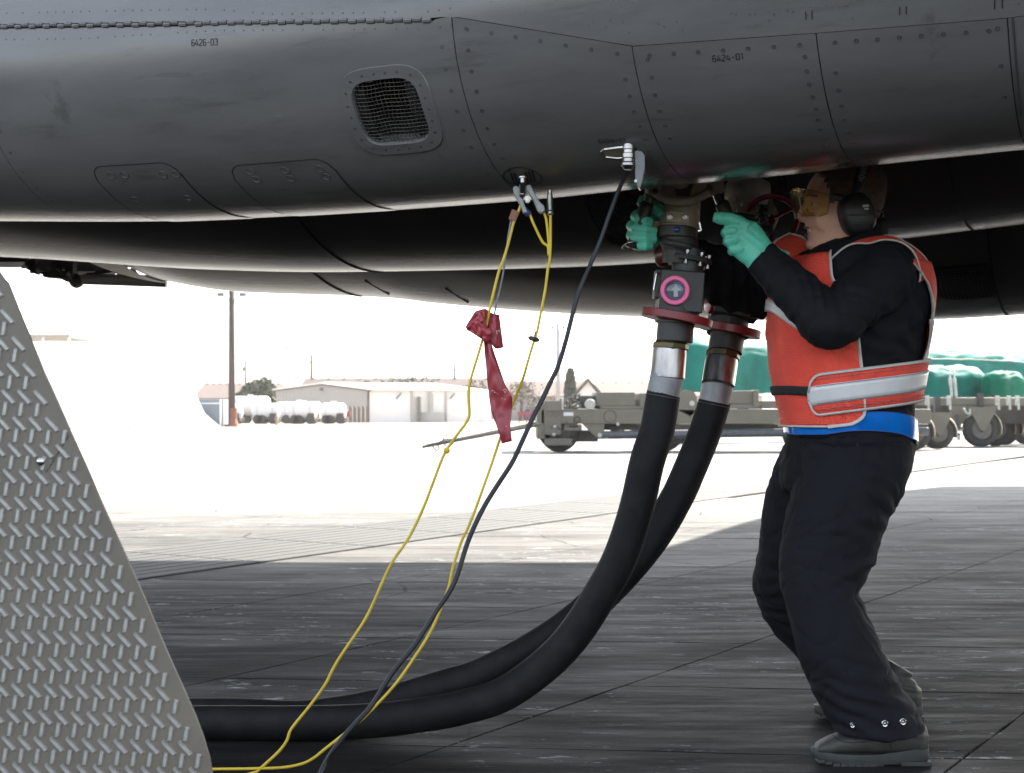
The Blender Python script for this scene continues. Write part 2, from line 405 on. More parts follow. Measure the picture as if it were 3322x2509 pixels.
def glare_haze():  # volume added to wash out the distance like lens glare
    mb = MB(); mb.box((0, 735, 13), (3040, 1560, 33)); m = bpy.data.materials.new('glare_haze'); m.use_nodes = True; nt = m.node_tree; nt.nodes.clear()
    v = nt.nodes.new('ShaderNodeVolumePrincipled'); v.inputs['Color'].default_value = (.95, .95, .96, 1); v.inputs['Density'].default_value = 0.00022; v.inputs['Anisotropy'].default_value = .2
    o = nt.nodes.new('ShaderNodeOutputMaterial'); nt.links.new(v.outputs[0], o.inputs['Volume'])
    tag(mb.build('glare_haze', m), kind='stuff')
glare_haze()

# plain stroke lettering like stencil paint
GL = {'0': [[(0, .1), (0, .9), (.1, 1), (.42, 1), (.52, .9), (.52, .1), (.42, 0), (.1, 0), (0, .1)]], '1': [[(.1, .84), (.26, 1), (.26, 0)]],
 '2': [[(0, .84), (.1, 1), (.42, 1), (.52, .86), (.52, .62), (0, .1), (0, 0), (.54, 0)]], '3': [[(0, .88), (.1, 1), (.42, 1), (.52, .88), (.52, .62), (.4, .52), (.2, .52)], [(.4, .52), (.52, .4), (.52, .12), (.42, 0), (.1, 0), (0, .12)]],
 '4': [[(.26, 1), (0, .36), (0, .24), (.58, .24)], [(.42, .60), (.42, 0)]], '6': [[(.50, .88), (.40, 1), (.12, 1), (0, .88), (0, .12), (.1, 0), (.42, 0), (.52, .12), (.52, .42), (.42, .54), (0, .54)]],
 '7': [[(0, 1), (.54, 1), (.54, .85), (.18, 0)]], '-': [[(.08, .48), (.44, .48)]], 'T': [[(0, 1), (.56, 1)], [(.28, 1), (.28, 0)]], 'I': [[(.25, 1), (.25, 0)]],
 'H': [[(0, 0), (0, 1)], [(.52, 0), (.52, 1)], [(0, .5), (.52, .5)]], 'O': [[(0, .1), (0, .9), (.1, 1), (.42, 1), (.52, .9), (.52, .1), (.42, 0), (.1, 0), (0, .1)]],
 'W': [[(0, 1), (.12, 0), (.27, .7), (.42, 0), (.54, 1)]], 'A': [[(0, 0), (.26, 1), (.52, 0)], [(.1, .36), (.42, .36)]], 'R': [[(0, 0), (0, 1), (.42, 1), (.52, .88), (.52, .6), (.42, .5), (0, .5)], [(.25, .5), (.54, 0)]],
 'D': [[(0, 0), (0, 1), (.38, 1), (.52, .84), (.52, .16), (.38, 0), (0, 0)]]}
def strokes(txt, wd=.13, gap=.24):
    """flat lettering of height 1 centred on the origin: vertices (x, y) and faces"""
    vs = []; fs = []; W = len(txt) * (.54 + gap) - gap
    for i, ch in enumerate(txt):
        x0 = i * (.54 + gap) - W / 2
        for pl in GL.get(ch, []):
            p = [Vector((x0 + a, b - .5)) for a, b in pl]; n = len(p)
            L = []; Rr = []
            for k in range(n):
                d0 = (p[k] - p[k - 1]).normalized() if k else (p[1] - p[0]).normalized(); d1 = (p[k + 1] - p[k]).normalized() if k < n - 1 else d0
                if p[0] == p[-1] and k in (0, n - 1): d0 = (p[-1] - p[-2]).normalized(); d1 = (p[1] - p[0]).normalized()
                m = (d0 + d1).normalized(); nn = Vector((-m.y, m.x)); q = wd / 2 / max(.5, nn.dot(Vector((-d1.y, d1.x))))
                L.append(p[k] + nn * q); Rr.append(p[k] - nn * q)
            b = len(vs); vs += L + Rr
            fs += [(b + k, b + k + 1, b + n + k + 1, b + n + k) for k in range(n - 1)]
    return vs, fs
# ------------------------------------------------------------------ ground and apron
def ground():
    ys = [-40, -5, 3, 10, 25, 40, 60, 90, 120, 150, 300, 900, 1500]; xs = [-1500, -400, -100, -30, -8, 0, 8, 30, 100, 400, 1500]
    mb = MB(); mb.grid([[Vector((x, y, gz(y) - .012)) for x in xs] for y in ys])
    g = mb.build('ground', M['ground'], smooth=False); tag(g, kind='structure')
    for p in g.data.polygons: p.use_smooth = False
    # concrete slabs (one object each)
    e1 = Vector((1, -.1)) * 1.47; e2 = Vector((.592, .91)); o2 = Vector((-.764, 8.1 + .02))
    # joints run through (-.764, 8.1) along e2, and lines Y + .1 X = 8.02 + .97 n
    gap = .008; cache = {}
    for j in range(-5, 8):
        for i in range(-6, 7):
            c = o2 + e1 * (i + .5) + e2 * (j + .5)
            if not (2.9 < c.y < 15.5 and abs(c.x) < .42 * c.y + 1.3): continue
            k = random.randrange(6)
            if k not in cache:
                rr = random.Random(k); mb = MB()
                u1 = e1.normalized(); u2 = e2.normalized()
                def edge(a, b, n=7):
                    return [a + (b - a) * t / n + Vector((rr.uniform(-1, 1), rr.uniform(-1, 1))) * (.0035 if 0 < t < n else 0) for t in range(n)]
                q = [(-.5, -.5), (.5, -.5), (.5, .5), (-.5, .5)]
                q = [e1 * a + e2 * b - (u1 * (gap / 2 * (1 if a > 0 else -1)) + u2 * (gap / 2 * (1 if b > 0 else -1))) for a, b in q]
                ring = []
                for a in range(4): ring += edge(q[a], q[(a + 1) % 4])
                top = [Vector((p.x * .9975, p.y * .9975, 0)) for p in ring]
                mid = [Vector((p.x, p.y, -.004)) for p in ring]; low = [Vector((p.x, p.y, -.04)) for p in ring]
                mb.rings([low, mid, top]); cache[k] = mb.mesh('slab', M['ground'])
            s = link('slab', cache[k], g, (c.x, c.y, 0)); s.rotation_euler = (random.uniform(-.0008, .0008), random.uniform(-.0008, .0008), 0)
    # ribbed drain covers in a long strip
    a0 = Vector((-6.2, 2.95 + .6)); d = Vector((.605, .796)).normalized()
    A = Vector((-2.66, 9.73)); B = Vector((3.66, 20.1)); d = (B - A).normalized(); nrm = Vector((d.y, -d.x))
    wdt = (Vector((-1.56, 9.17)) - A).dot(nrm)
    st = MB()
    def cover_mesh(L, W):
        mb = MB(); mb.box((0, 0, 0), (L - .008, W, .012))
        return mb
    L = 1.2; mesh = None
    for k in range(-3, 22):
        c = A + d * (L * (k + .5)) + nrm * (wdt / 2)
        if mesh is None:
            mb = cover_mesh(L, wdt)
            for q in range(9): mb.box((0, -wdt / 2 + wdt * (q + .5) / 9, .0065), (L - .02, wdt / 11, .003))
            mesh = mb.mesh('drain_cover', M['grate'])
        s = link('drain_cover', mesh, g, (c.x, c.y, .0015)); s.rotation_euler = (0, 0, math.atan2(d.y, d.x))
    # dry verge far across the apron
    mb = MB(); ys = [96, 118, 150, 175]
    mb.grid([[Vector((x, y + (0 if y > 100 else x * .02), gz(y) + .02)) for x in (-60, -30, -18, 0, 20, 60)] for y in ys])
    v = mb.build('grass_verge', M['dirt']); tag(v, kind='structure')
ground()

# ------------------------------------------------------------------ the aircraft
AU = Vector((math.cos(R(25)), -math.sin(R(25)), 0)); AV = Vector((math.sin(R(25)), math.cos(R(25)), 0)); AO = Vector((.284, 3.87, 0))
def uv_at(px, V, dz=0):
    k = (px - CX) / F
    U = (k * (AO.y + AV.y * V) - AO.x - AV.x * V) / (AU.x - k * AU.y)
    return U, (AO + AU * U + AV * V).y
def sil(tab, V, dY, dz):
    out = []
    for px, py in tab:
        U, Y = uv_at(px, V); out.append((U, CAMZ + (HY - py) / F * (Y + dY) - dz))
    return out
class Hull:
    """long fairing: bottom line zb(U) at V0, quarter ellipses on both sides, walls above"""
    def __init__(s, tab, V0, Rv, Rz, Rf, Rfz, top, dY=.065, dz=.006, lean=.25):
        s.z = sil(tab, V0, dY, dz); s.V0 = V0; s.Rv = Rv; s.Rz = Rz; s.Rf = Rf; s.Rfz = Rfz; s.top = top; s.lean = lean
    def at(s, U, t, off=0):
        """t: -1 the far top .. 0 bottom .. 1 near side .. 2 near top"""
        zb = smooth_tab(s.z, U)
        if t <= 0:
            a = -t * math.pi / 2; p = (s.V0 + s.Rf * math.sin(a), zb + s.Rfz * (1 - math.cos(a))); n = (math.sin(a) / s.Rf, -math.cos(a) / s.Rfz)
        elif t <= 1:
            a = t * math.pi / 2; p = (s.V0 - s.Rv * math.sin(a), zb + s.Rz * (1 - math.cos(a))); n = (-math.sin(a) / s.Rv, -math.cos(a) / s.Rz)
        else:
            q = t - 1; h = q * (s.top - zb - s.Rz); p = (s.V0 - s.Rv + s.lean * q * q, zb + s.Rz + h); n = (-1, 2 * s.lean * q / (s.top - zb - s.Rz))
        l = math.hypot(*n); n = (n[0] / l, n[1] / l)
        V, z = p[0] + n[0] * off, p[1] + n[1] * off
        return AO + AU * U + AV * V + Vector((0, 0, z))
    def skin(s, mb, U0, U1, nu, ts, off=0, hole=None):
        g = [[s.at(U0 + (U1 - U0) * i / nu, t, off) for t in ts] for i in range(nu + 1)]
        if hole is None: return mb.grid(g)
        n = len(ts); vs = [p for r in g for p in r]; fs = []
        for i in range(nu):
            for j in range(n - 1):
                u = U0 + (U1 - U0) * (i + .5) / nu; t = (ts[j] + ts[j + 1]) / 2
                if any(h(u, t) for h in hole): continue
                fs.append((i * n + j, i * n + j + 1, (i + 1) * n + j + 1, (i + 1) * n + j))
        return mb.add(vs, fs)
    def make_bvh(s, U0, U1):
        nu = 160; ts = [i / 60 for i in range(-10, 75)]
        g = [[s.at(U0 + (U1 - U0) * i / nu, t) for t in ts] for i in range(nu + 1)]
        mb = MB().grid(g); s.bvh = BVHTree.FromPolygons([tuple(v) for v in mb.v], mb.f); s.U0 = U0; s.dU = (U1 - U0) / nu; s.ts = ts
    def cast(s, px, py):
        d = Vector(((px - CX) / F, 1, -(py - HY) / F)).normalized()
        h = s.bvh.ray_cast(Vector((0, 0, CAMZ)), d)
        return h
    def inv(s, px, py):
        """pixel -> (U, t)"""
        h = s.cast(px, py)
        p = h[0]; q = p - AO; U = q.dot(AU); zb = smooth_tab(s.z, U); V = q.dot(AV)
        if p.z < zb + s.Rz and V <= s.V0: t = math.acos(max(-1, min(1, 1 - (p.z - zb) / s.Rz))) / (math.pi / 2)
        elif V > s.V0: t = -math.acos(max(-1, min(1, 1 - (p.z - zb) / s.Rfz))) / (math.pi / 2)
        else: t = 1 + (p.z - zb - s.Rz) / (s.top - zb - s.Rz)
        return U, t
near = Hull([(-900, 712), (-400, 713), (0, 715), (307, 716), (530, 713), (815, 701), (1153, 682), (1400, 665), (1690, 642), (2095, 600), (2443, 569), (2834, 526), (3322, 476), (3900, 420)], 0, .46, .46, .62, .42, 3.4)
near.make_bvh(-4.6, 2.6)
mid = Hull([(-1500, 790), (-700, 815), (0, 841), (538, 876), (888, 888), (1153, 888), (1795, 874), (2150, 854), (2560, 818), (2917, 779), (3221, 743), (3322, 730), (3900, 650)], 1.72, .80, .62, .9, .5, 3.6, dY=.1, dz=.008)
far_ = Hull([(560, 921), (640, 937), (735, 950), (900, 957), (1117, 964), (1300, 976), (1400, 989), (1729, 1016), (2085, 1033), (2500, 1044), (3020, 1041), (3322, 1025), (3900, 1000)], 4.0, 1.0, .62, 1.2, .6, 4.0, dY=.12, dz=.01)

aircraft = thing('cargo_aircraft', (0, 0, 0), 'huge grey cargo aircraft whose riveted underside hangs over the whole scene', 'aircraft')
VENT = [(1145, 269), (1220, 258), (1290, 253), (1330, 268), (1348, 298), (1372, 370), (1397, 432), (1390, 452), (1345, 461), (1232, 463), (1205, 455), (1190, 440), (1160, 375), (1134, 305)]
VUT = [near.inv(*p) for p in VENT]
vc = (sum(u for u, t in VUT) / len(VUT), sum(t for u, t in VUT) / len(VUT))
def squircle(c, hu, ht, n=40, e=4.0, g=1.0):
    out = []
    for k in range(n):
        a = 2 * math.pi * k / n; ca, sa = math.cos(a), math.sin(a)
        r = (abs(ca) ** e + abs(sa) ** e) ** (-1 / e) * g
        out.append((c[0] + hu * r * ca, c[1] + ht * r * sa))
    return out
hu = (max(u for u, t in VUT) - min(u for u, t in VUT)) / 2 * .98; ht = (max(t for u, t in VUT) - min(t for u, t in VUT)) / 2 * .97
def in_vent(u, t, g=1.12): return (abs((u - vc[0]) / hu) ** 4 + abs((t - vc[1]) / ht) ** 4) < g ** 4
def build_hull(h, name, m, U0, U1, label=None):
    mb = MB(); ts = [i / 14 for i in range(-14, 15)] + [1 + i / 5 for i in range(1, 6)]
    h.skin(mb, U0, U1, int((U1 - U0) / .12), ts, off=-.012, hole=[lambda u, t: in_vent(u, t, 1.05)] if h is near else None)
    o = mb.build(name, m, aircraft, smooth=True)
    if label: o['label'] = label
    return o
pod = build_hull(near, 'gear_fairing', M['gap'], -8, 7)
def panel(h, parent, UL, UR, t0, t1, m, top=None, gap=.0013, off=0., nu=None, nt_=26, hole=None, name='skin_panel'):
    """skin panel between two frame lines; top(U)->t gives a sloping upper edge"""
    g = gap; nu = nu or max(4, int((UR - UL) / .03)); rows = []
    for i in range(nu + 1):
        U = UL + g + (UR - UL - 2 * g) * i / nu; tt = (top(U) if top else t1) - g * 1.3; tb = t0 + g * 1.3
        rows.append([(U, tb + (tt - tb) * (1 - (1 - j / nt_) ** 1.0)) for j in range(nt_ + 1)])
    mb = MB(); n = nt_ + 1; vs = [h.at(u, t, off) for r in rows for u, t in r]; fs = []
    for i in range(nu):
        for j in range(nt_):
            if hole and hole((rows[i][j][0] + rows[i + 1][j + 1][0]) / 2, (rows[i][j][1] + rows[i + 1][j + 1][1]) / 2): continue
            fs.append((i * n + j, i * n + j + 1, (i + 1) * n + j + 1, (i + 1) * n + j))
    mb.add(vs, fs)
    # rim going in
    per = [(i, 0) for i in range(nu + 1)] + [(nu, j) for j in range(1, n)] + [(i, n - 1) for i in range(nu - 1, -1, -1)] + [(0, j) for j in range(n - 2, 0, -1)]
    b = len(mb.v); m_ = len(per)
    mb.v += [h.at(rows[i][j][0], rows[i][j][1], off - .010) for i, j in per]
    for k in range(m_):
        a, c = per[k], per[(k + 1) % m_]
        mb.f.append((a[0] * n + a[1], c[0] * n + c[1], b + (k + 1) % m_, b + k))
    return mb.build(name, m, parent, smooth=True, sharp=50, fix=True)
UA = near.inv(0, 478)[0]; UB = near.inv(1478, 170)[0]; UC = near.inv(2058, 200)[0]; UD = near.inv(2652, 150)[0]; UE = near.inv(3272, 120)[0]
def line_t(p, q):
    tab = [near.inv(p[0] + (q[0] - p[0]) * k / 10, p[1] + (q[1] - p[1]) * k / 10) for k in range(11)]
    return lambda U: smooth_tab(tab, U)
hinge = line_t((20, 84), (1400, 64)); t2 = line_t((1469, 54), (2050, 150)); t3 = line_t((2052, 150), (2646, 108)); t4 = line_t((2650, 108), (3262, 60))
Ub_end = near.inv(1408, 64)[0]
hz = lambda U: hinge(U) - (.005 if U < Ub_end else -.0012)
LOW = -.96
panel(near, pod, -8, UA, LOW, 1, M['plane'], top=hz, nu=60)
# the big access door under the hinge: vent opening left out finely
nd = int((UB - UA) / .014)
panel(near, pod, UA, UB, 0.02, 1, M['plane'], top=hz, nu=nd, nt_=60, hole=lambda u, t: in_vent(u, t, 1.04), name='access_door')
panel(near, pod, UA, UB, LOW, .02, M['plane'], nt_=14, nu=50)
panel(near, pod, UB, UC, LOW, 1, M['plane'], top=t2)
panel(near, pod, UC, UD, LOW, 1, M['plane'], top=t3)
panel(near, pod, UD, UE, LOW, 1, M['plane'], top=t4)
panel(near, pod, UE, 7, LOW, 1, M['plane'], top=lambda U: t4(UE), nu=60)
# upper skin above the joints
topline = lambda U: (hinge(U) + .003 if U < UB else t2(U) if U < UC else t3(U) if U < UD else t4(min(U, UE))) + .0
def upper():
    mb = MB(); rows = []
    for i in range(301):
        U = -8 + 15 * i / 300; tb = topline(U) + .0006
        rows.append([near.at(U, tb + (2 - tb) * (j / 16) ** 1.3, 0) for j in range(17)])
    mb.grid(rows); mb.build('upper_skin', M['plane'], pod, smooth=True)
upper()
# hinge knuckles
kn = MB().revolve((-.0155, 0, 0), (1, 0, 0), [(0, .0060), (.002, .0070), (.022, .0070), (.024, .0060)], 8).mesh('hinge_knuckle', M['plane'], smooth=True, sharp=40)
Ua, Ub = near.inv(0, 84)[0] - .1, near.inv(1404, 62)[0]; nk = int((Ub - Ua) / .027)
for k in range(nk):
    U = Ua + (Ub - Ua) * (k + .5) / nk; p = near.at(U, hinge(U) + (.0006 if k % 2 else -.0030), .000); q = near.at(U + .01, hinge(U + .01) + (.0006 if k % 2 else -.0030), .000)
    o = link('hinge_knuckle', kn, pod, p); d = (q - p).normalized(); o.rotation_euler = d.to_track_quat('X', 'Z').to_euler()
# screws along the seams
def disc_mesh(r, name, m, depth=.002):
    mb = MB(); mb.revolve((0, 0, -.001), (0, 0, 1), [(0, r), (depth, r * .92), (depth + .0001, r * .5), (depth * .3, r * .4)], 12); return mb.mesh(name, m, smooth=False)
scr = disc_mesh(.0056, 'screw', M['screw'], .0014); riv = disc_mesh(.0032, 'rivet', M['screw'], .0018)
def place_on(h, U, t, me, name, parent, off=0., spin=None):
    p = h.at(U, t, off); n = (h.at(U, t, off + .01) - p).normalized()
    o = link(name, me, parent, p); o.rotation_euler = n.to_track_quat('Z', 'Y').to_euler(); return o
def seam_screws(U, ts, dU): [place_on(near, U + dU + random.uniform(-.002, .002), t, scr, 'screw', pod) for t in ts]
def trange(a, b, n): return [a + (b - a) * i / (n - 1) for i in range(n)]
tB = near.inv(1469, 70)[1]; tC = near.inv(2055, 170)[1]; tD = near.inv(2648, 130)[1]
seam_screws(UB, trange(.12, tB - .03, 11), .035); seam_screws(UB, trange(.1, tB - .08, 10), -.035)
seam_screws(UC, trange(.15, tC - .03, 9), .035); seam_screws(UC, trange(.1, tC - .09, 9), -.03)
seam_screws(UD, trange(.10, tD - .05, 11), -.032); seam_screws(UD, trange(.2, tD - .12, 6), .03)
seam_screws(UA, trange(.15, .95, 9), .03); seam_screws(UE, trange(.35, .98, 6), -.02)
for a, b, f, n in ((UB, UC, t2, 7), (UC, UD, t3, 7), (UD, UE, t4, 8)):
    for i in range(n):
        U = a + .04 + (b - a - .08) * i / (n - 1); place_on(near, U, f(U) - .035, scr, 'screw', pod)
rb = MB()
for row, dt in ((0, .028), (1, -.03)):
    for k in range(52):
        if random.random() < .22: continue
        U = Ua + (Ub + .05 - Ua) * k / 51; p = near.at(U, hinge(U) + dt, 0); n = (near.at(U, hinge(U) + dt, .01) - p).normalized(); rb.revolve(p - n * .001, n, [(0, .0024), (.0018, .002)], 8)
for k in range(30):
    U = UB + .1 + (UE - UB) * k / 30; t = topline(U) + .035
    if random.random() < .6:
        for q in (0, .012): p = near.at(U + q, t + random.uniform(0, .05), 0); n = (near.at(U, t, .01) - near.at(U, t, 0)).normalized(); rb.revolve(p - n * .001, n, [(0, .002), (.0014, .0017)], 6)
tag(rb.build('small_rivets', M['screw'], pod), kind='stuff')
# second frame line on the right panel
def strip(h, parent, pts, wd, m, name, off=.0012, kind=None):
    mb = MB(); ps = [h.at(u, t, off) for u, t in pts]; mb.tube(ps, wd, 6, b=wd * .5)
    o = mb.build(name, m, parent); return o
strip(near, pod, [(UE + .012 * math.sin(t * 3), t) for t in trange(.25, t4(UE), 16)], .003, M['screw'], 'seam_lip')
# vent frame, recess, wire screen
def vent_parts(h, parent, c, hu, ht, bar=17):
    mb = MB(); outer = squircle(c, hu, ht, 48, 3.6, 1.42); o1 = squircle(c, hu, ht, 48, 3.8, 1.38); i1 = squircle(c, hu, ht, 48, 4.2, 1.03); inner = squircle(c, hu, ht, 48, 4.2, 1.0)
    mb.rings([[h.at(u, t, -.002) for u, t in outer], [h.at(u, t, .0035) for u, t in o1], [h.at(u, t, .0035) for u, t in i1], [h.at(u, t, -.004) for u, t in inner], [h.at(u, t, -.09) for u, t in squircle(c, hu, ht, 48, 4.2, .98)]], caps=False)
    fr = mb.build('vent_frame', M['plane'], parent, smooth=True, sharp=30)
    mb = MB(); mb.rings([[h.at(u, t, -.014) for u, t in squircle(c, hu, ht, 48, 4.2, 1.0)], [h.at(u, t, -.14) for u, t in squircle(c, hu, ht, 48, 4.2, .95)], [h.at(c[0], c[1], -.14)] * 48], caps=False)
    mb.build('vent_duct', M['gap'], parent)
    mb = MB()
    for k in range(1, bar):
        s_ = -1 + 2 * k / bar; lim = (1 - abs(s_) ** 4) ** .25 * .99
        mb.tube([h.at(c[0] + hu * s_ + hu * .02 * math.sin(9 * q), c[1] + ht * lim * q, -.006 + .003 * math.sin(7 * q + k)) for q in trange(-1, 1, 12)], .0009, 5)
        mb.tube([h.at(c[0] + hu * lim * q, c[1] + ht * s_ + ht * .02 * math.sin(5 * q + 1), -.0055 + .003 * math.sin(6 * q)) for q in trange(-1, 1, 12)], .0009, 5)
    tag(mb.build('wire_screen', M['wire'], parent), kind='stuff')
    for k in range(22):
        a = squircle(c, hu, ht, 22, 3.8, 1.2)[k]; place_on(h, a[0], a[1], riv, 'rivet', parent, .0035)
vent_parts(near, pod, vc, hu, ht)
# small hatches with rounded upper corners
def hatch(pl, pr, ttop_px, rows):
    UL = near.inv(*pl)[0]; UR = near.inv(*pr)[0]; tt = near.inv(*ttop_px)[1]; mb = MB(); r = .05
    g = []
    for i in range(33):
        U = UL + (UR - UL) * i / 32; d = min(U - UL, UR - U); rt = .075
        top = tt - (rt * (1 - math.sqrt(max(0, 1 - (1 - d / r) ** 2))) if d < r else 0)
        g.append([near.at(U, -.1 + (top + .1) * j / 20, .0022) for j in range(21)])
    mb.grid(g); hp = mb.build('hatch_cover', M['plane'], pod, smooth=True)
    edge = [near.at(UL, t, .002) for t in trange(0, tt - .07, 8)] + [r_[-1] for r_ in g[1:-1]] + [near.at(UR, t, .002) for t in trange(tt - .07, 0, 8)]
    mb = MB(); mb.tube(edge, .0009, 5, b=.0016); mb.build('hatch_seam', M['gap'], pod)
    for (x, y) in rows:
        U, t = near.inv(x, y); place_on(near, U, t, latch, 'latch', pod, .0022)
latch = MB().revolve((0, 0, 0), (0, 0, 1), [(0, .0135), (.0016, .0135), (.0016, .0115), (.0008, .0112), (.0008, .001)], 16).mesh('latch', M['plane'])
hatch((330, 600), (600, 580), (430, 533), [(361, 568), (404, 566), (529, 565), (572, 563), (440, 645), (610, 640)])
hatch((770, 590), (1095, 560), (930, 523), [(812, 554), (925, 551), (1038, 546), (832, 580), (943, 577), (1058, 571)])
# stencilled numbers
def text_on(h, parent, s, px, py, H, name='stencil_number', m=None, rot=-3.5):
    vs, fs = strokes(s); U0, t0 = h.inv(px, py); Lz = (h.at(U0, t0 + .01) - h.at(U0, t0 - .01)).length / .02; c, q = math.cos(R(rot)), math.sin(R(rot))
    mb = MB(); mb.add([h.at(U0 + (v.x * c - v.y * q) * H, t0 + (v.x * q + v.y * c) * H / Lz, .0010) for v in vs], fs)
    return mb.build(name, m or M['black'], parent, fix=False)
text_on(near, pod, '6426-03', 664, 138, .0165); text_on(near, pod, '6424-01', 2363, 187, .0145)
text_on(near, pod, '6426-02', 487, 598, .015); text_on(near, pod, '6426-01', 972, 607, .015); text_on(near, pod, '6424-11', 1987, 456, .014)
text_on(near, pod, 'II', 3240, 14, .02); text_on(near, pod, 'II', 2625, 50, .018); text_on(near, pod, 'II', 2930, 35, .018)
# ring marking round the earth receptacle
h1 = near.cast(1696, 578)
def ring_mark():
    U, t = near.inv(1696, 576); Lz = (near.at(U, t + .01) - near.at(U, t - .01)).length / .02; mb = MB(); n = 40
    f = lambda r, a: near.at(U + r * math.cos(a), t + r * math.sin(a) / Lz, .0014)
    vs = [f(r, 2 * math.pi * k / n) for k in range(n) for r in (.050, .054)]
    mb.add(vs, [(2 * k, 2 * k + 1, (2 * k + 3) % (2 * n), (2 * k + 2) % (2 * n)) for k in range(n)])
    for dx in (-.030, -.020, .012, .022, .032):
        q = [(dx - .003 + .008, .030), (dx + .003 + .008, .030), (dx + .003 - .008, -.03), (dx - .003 - .008, -.03)]
        mb.add([near.at(U + a, t + b / Lz, .0014) for a, b in q], [(0, 1, 2, 3)])
    mb.build('ring_marking', M['black'], pod)
    mb = MB(); p = near.at(U, t, 0); mb.revolve(p + Vector((0, 0, .002)), (0, 0, -1), [(0, .012), (.004, .012), (.004, .007), (.016, .007), (.016, .0)], 16); mb.build('earth_receptacle', M['steel'], pod, smooth=True, sharp=30)
ring_mark()
# small open flap with connector
def flap():
    Y = near.cast(2040, 470)[0].y
    p = lambda x, y, d=0: near.cast(x, y)[0]
    mb = MB(); pts = [(1949, 492), (1960, 484), (2005, 478), (2055, 474), (2062, 485), (2040, 508), (2003, 512), (1965, 508)]
    ps = [near.at(*near.inv(*q), .001) for q in pts]; qs = [v + Vector((0, 0, .002)) - AV * 0 for v in ps]
    mb.add(ps, [tuple(range(len(ps)))]); mb.build('connector_recess', M['cast'], pod)
    mb = MB()
    for k in range(len(ps)): mb.bar(ps[k], ps[(k + 1) % len(ps)], .003, .004)
    mb.build('recess_rim', M['steel'], pod)
    c = near.at(*near.inv(2040, 480), 0)
    mb = MB(); mb.revolve(c, (-.03, 0, -1), [(-.02, .014), (0, .0165), (.004, .0165), (.006, .0145), (.014, .0145), (.016, .017), (.026, .017), (.028, .0145), (.036, .015), (.040, .0185), (.046, .0185), (.05, .014), (.056, .010)], 20)
    mb.build('connector', M['steel'], pod, smooth=True, sharp=30)
    q = [(2057, 472), (2071, 474), (2092, 503), (2092, 545), (2084, 590), (2077, 611), (2068, 608), (2061, 580), (2058, 520)]
    Y = c.y + .005; mb = MB(); mb.prism([P(x, y, Y) for x, y in q], (.008, .05, 0)); mb.build('open_flap', M['plane'], pod, bevel=.002)
    mb = MB(); mb.revolve(P(2062, 588, Y - .004), (0, -1, 0), [(0, .004), (.004, .004)], 8); mb.build('flap_latch', M['steel'], pod)
flap()
# middle fairing
mid_o = build_hull(mid, 'belly_fairing', M['plane_shade'], -9, 8)
mb = MB(); ts = [i / 20 for i in range(-20, 21)]
def lines_on(h, parent, Us, t0, t1, wd=.0035, off=-.010):
    for U in Us:
        mb = MB(); mb.tube([h.at(U, t, off) for t in trange(t0, t1, 24)], wd, 6); mb.build('panel_joint', M['gap'], parent)
mid.make_bvh(-6, 5); far_.make_bvh(-6.5, 5)
lines_on(mid, mid_o, [mid.inv(1000, 760)[0], mid.inv(3080, 560)[0]], -.1, .95)
mb = MB(); mb.tube([mid.at(U, .62, -.010) for U in trange(mid.inv(2900, 540)[0], 4.5, 20)], .004, 6); mb.build('panel_joint', M['gap'], mid_o)
def simple_grille(h, parent, px, py, hu, ht, n=14):
    c = h.inv(px, py); mb = MB(); sq = squircle(c, hu, ht, 40, 4); mb.add([h.at(u, t, -.009) for u, t in sq], [tuple(range(40))]); mb.build('vent_opening', M['gap'], parent)
    mb = MB()
    for k in range(1, n):
        s_ = -1 + 2 * k / n; lim = (1 - abs(s_) ** 4) ** .25
        mb.tube([h.at(c[0] + hu * s_, c[1] + ht * lim * q, -.007) for q in trange(-1, 1, 8)], .0012, 4)
        mb.tube([h.at(c[0] + hu * lim * q, c[1] + ht * s_, -.007) for q in trange(-1, 1, 8)], .0012, 4)
    tag(mb.build('wire_screen', M['screw'], parent), kind='stuff')
simple_grille(mid, mid_o, 2010, 725, .10, .16)
# far fairing
far_o = build_hull(far_, 'far_fairing', M['plane_shade'], far_.inv(600, 926)[0] - .12 if False else uv_at(560, 4.0)[0], 9)
simple_grille(far_, far_o, 3132, 930, .13, .12)
lines_on(far_, far_o, [uv_at(1060, 3.6)[0], uv_at(3240, 3.6)[0]], 0, .9, .006)
mb = MB()
for px in (1220, 1480):
    U = uv_at(px, 3.6)[0]; mb = MB(); mb.tube([far_.at(U, .16, -.008), far_.at(U - .02, .33, -.008)], .006, 6, b=.003); mb.build('skin_clip', M['plane_shade'], far_o)
mb = MB(); mb.tube([far_.at(U, .52, -.008) for U in trange(uv_at(2980, 3.6)[0], uv_at(3230, 3.6)[0], 10)], .008, 6); mb.build('hinge_line', M['gap'], far_o)
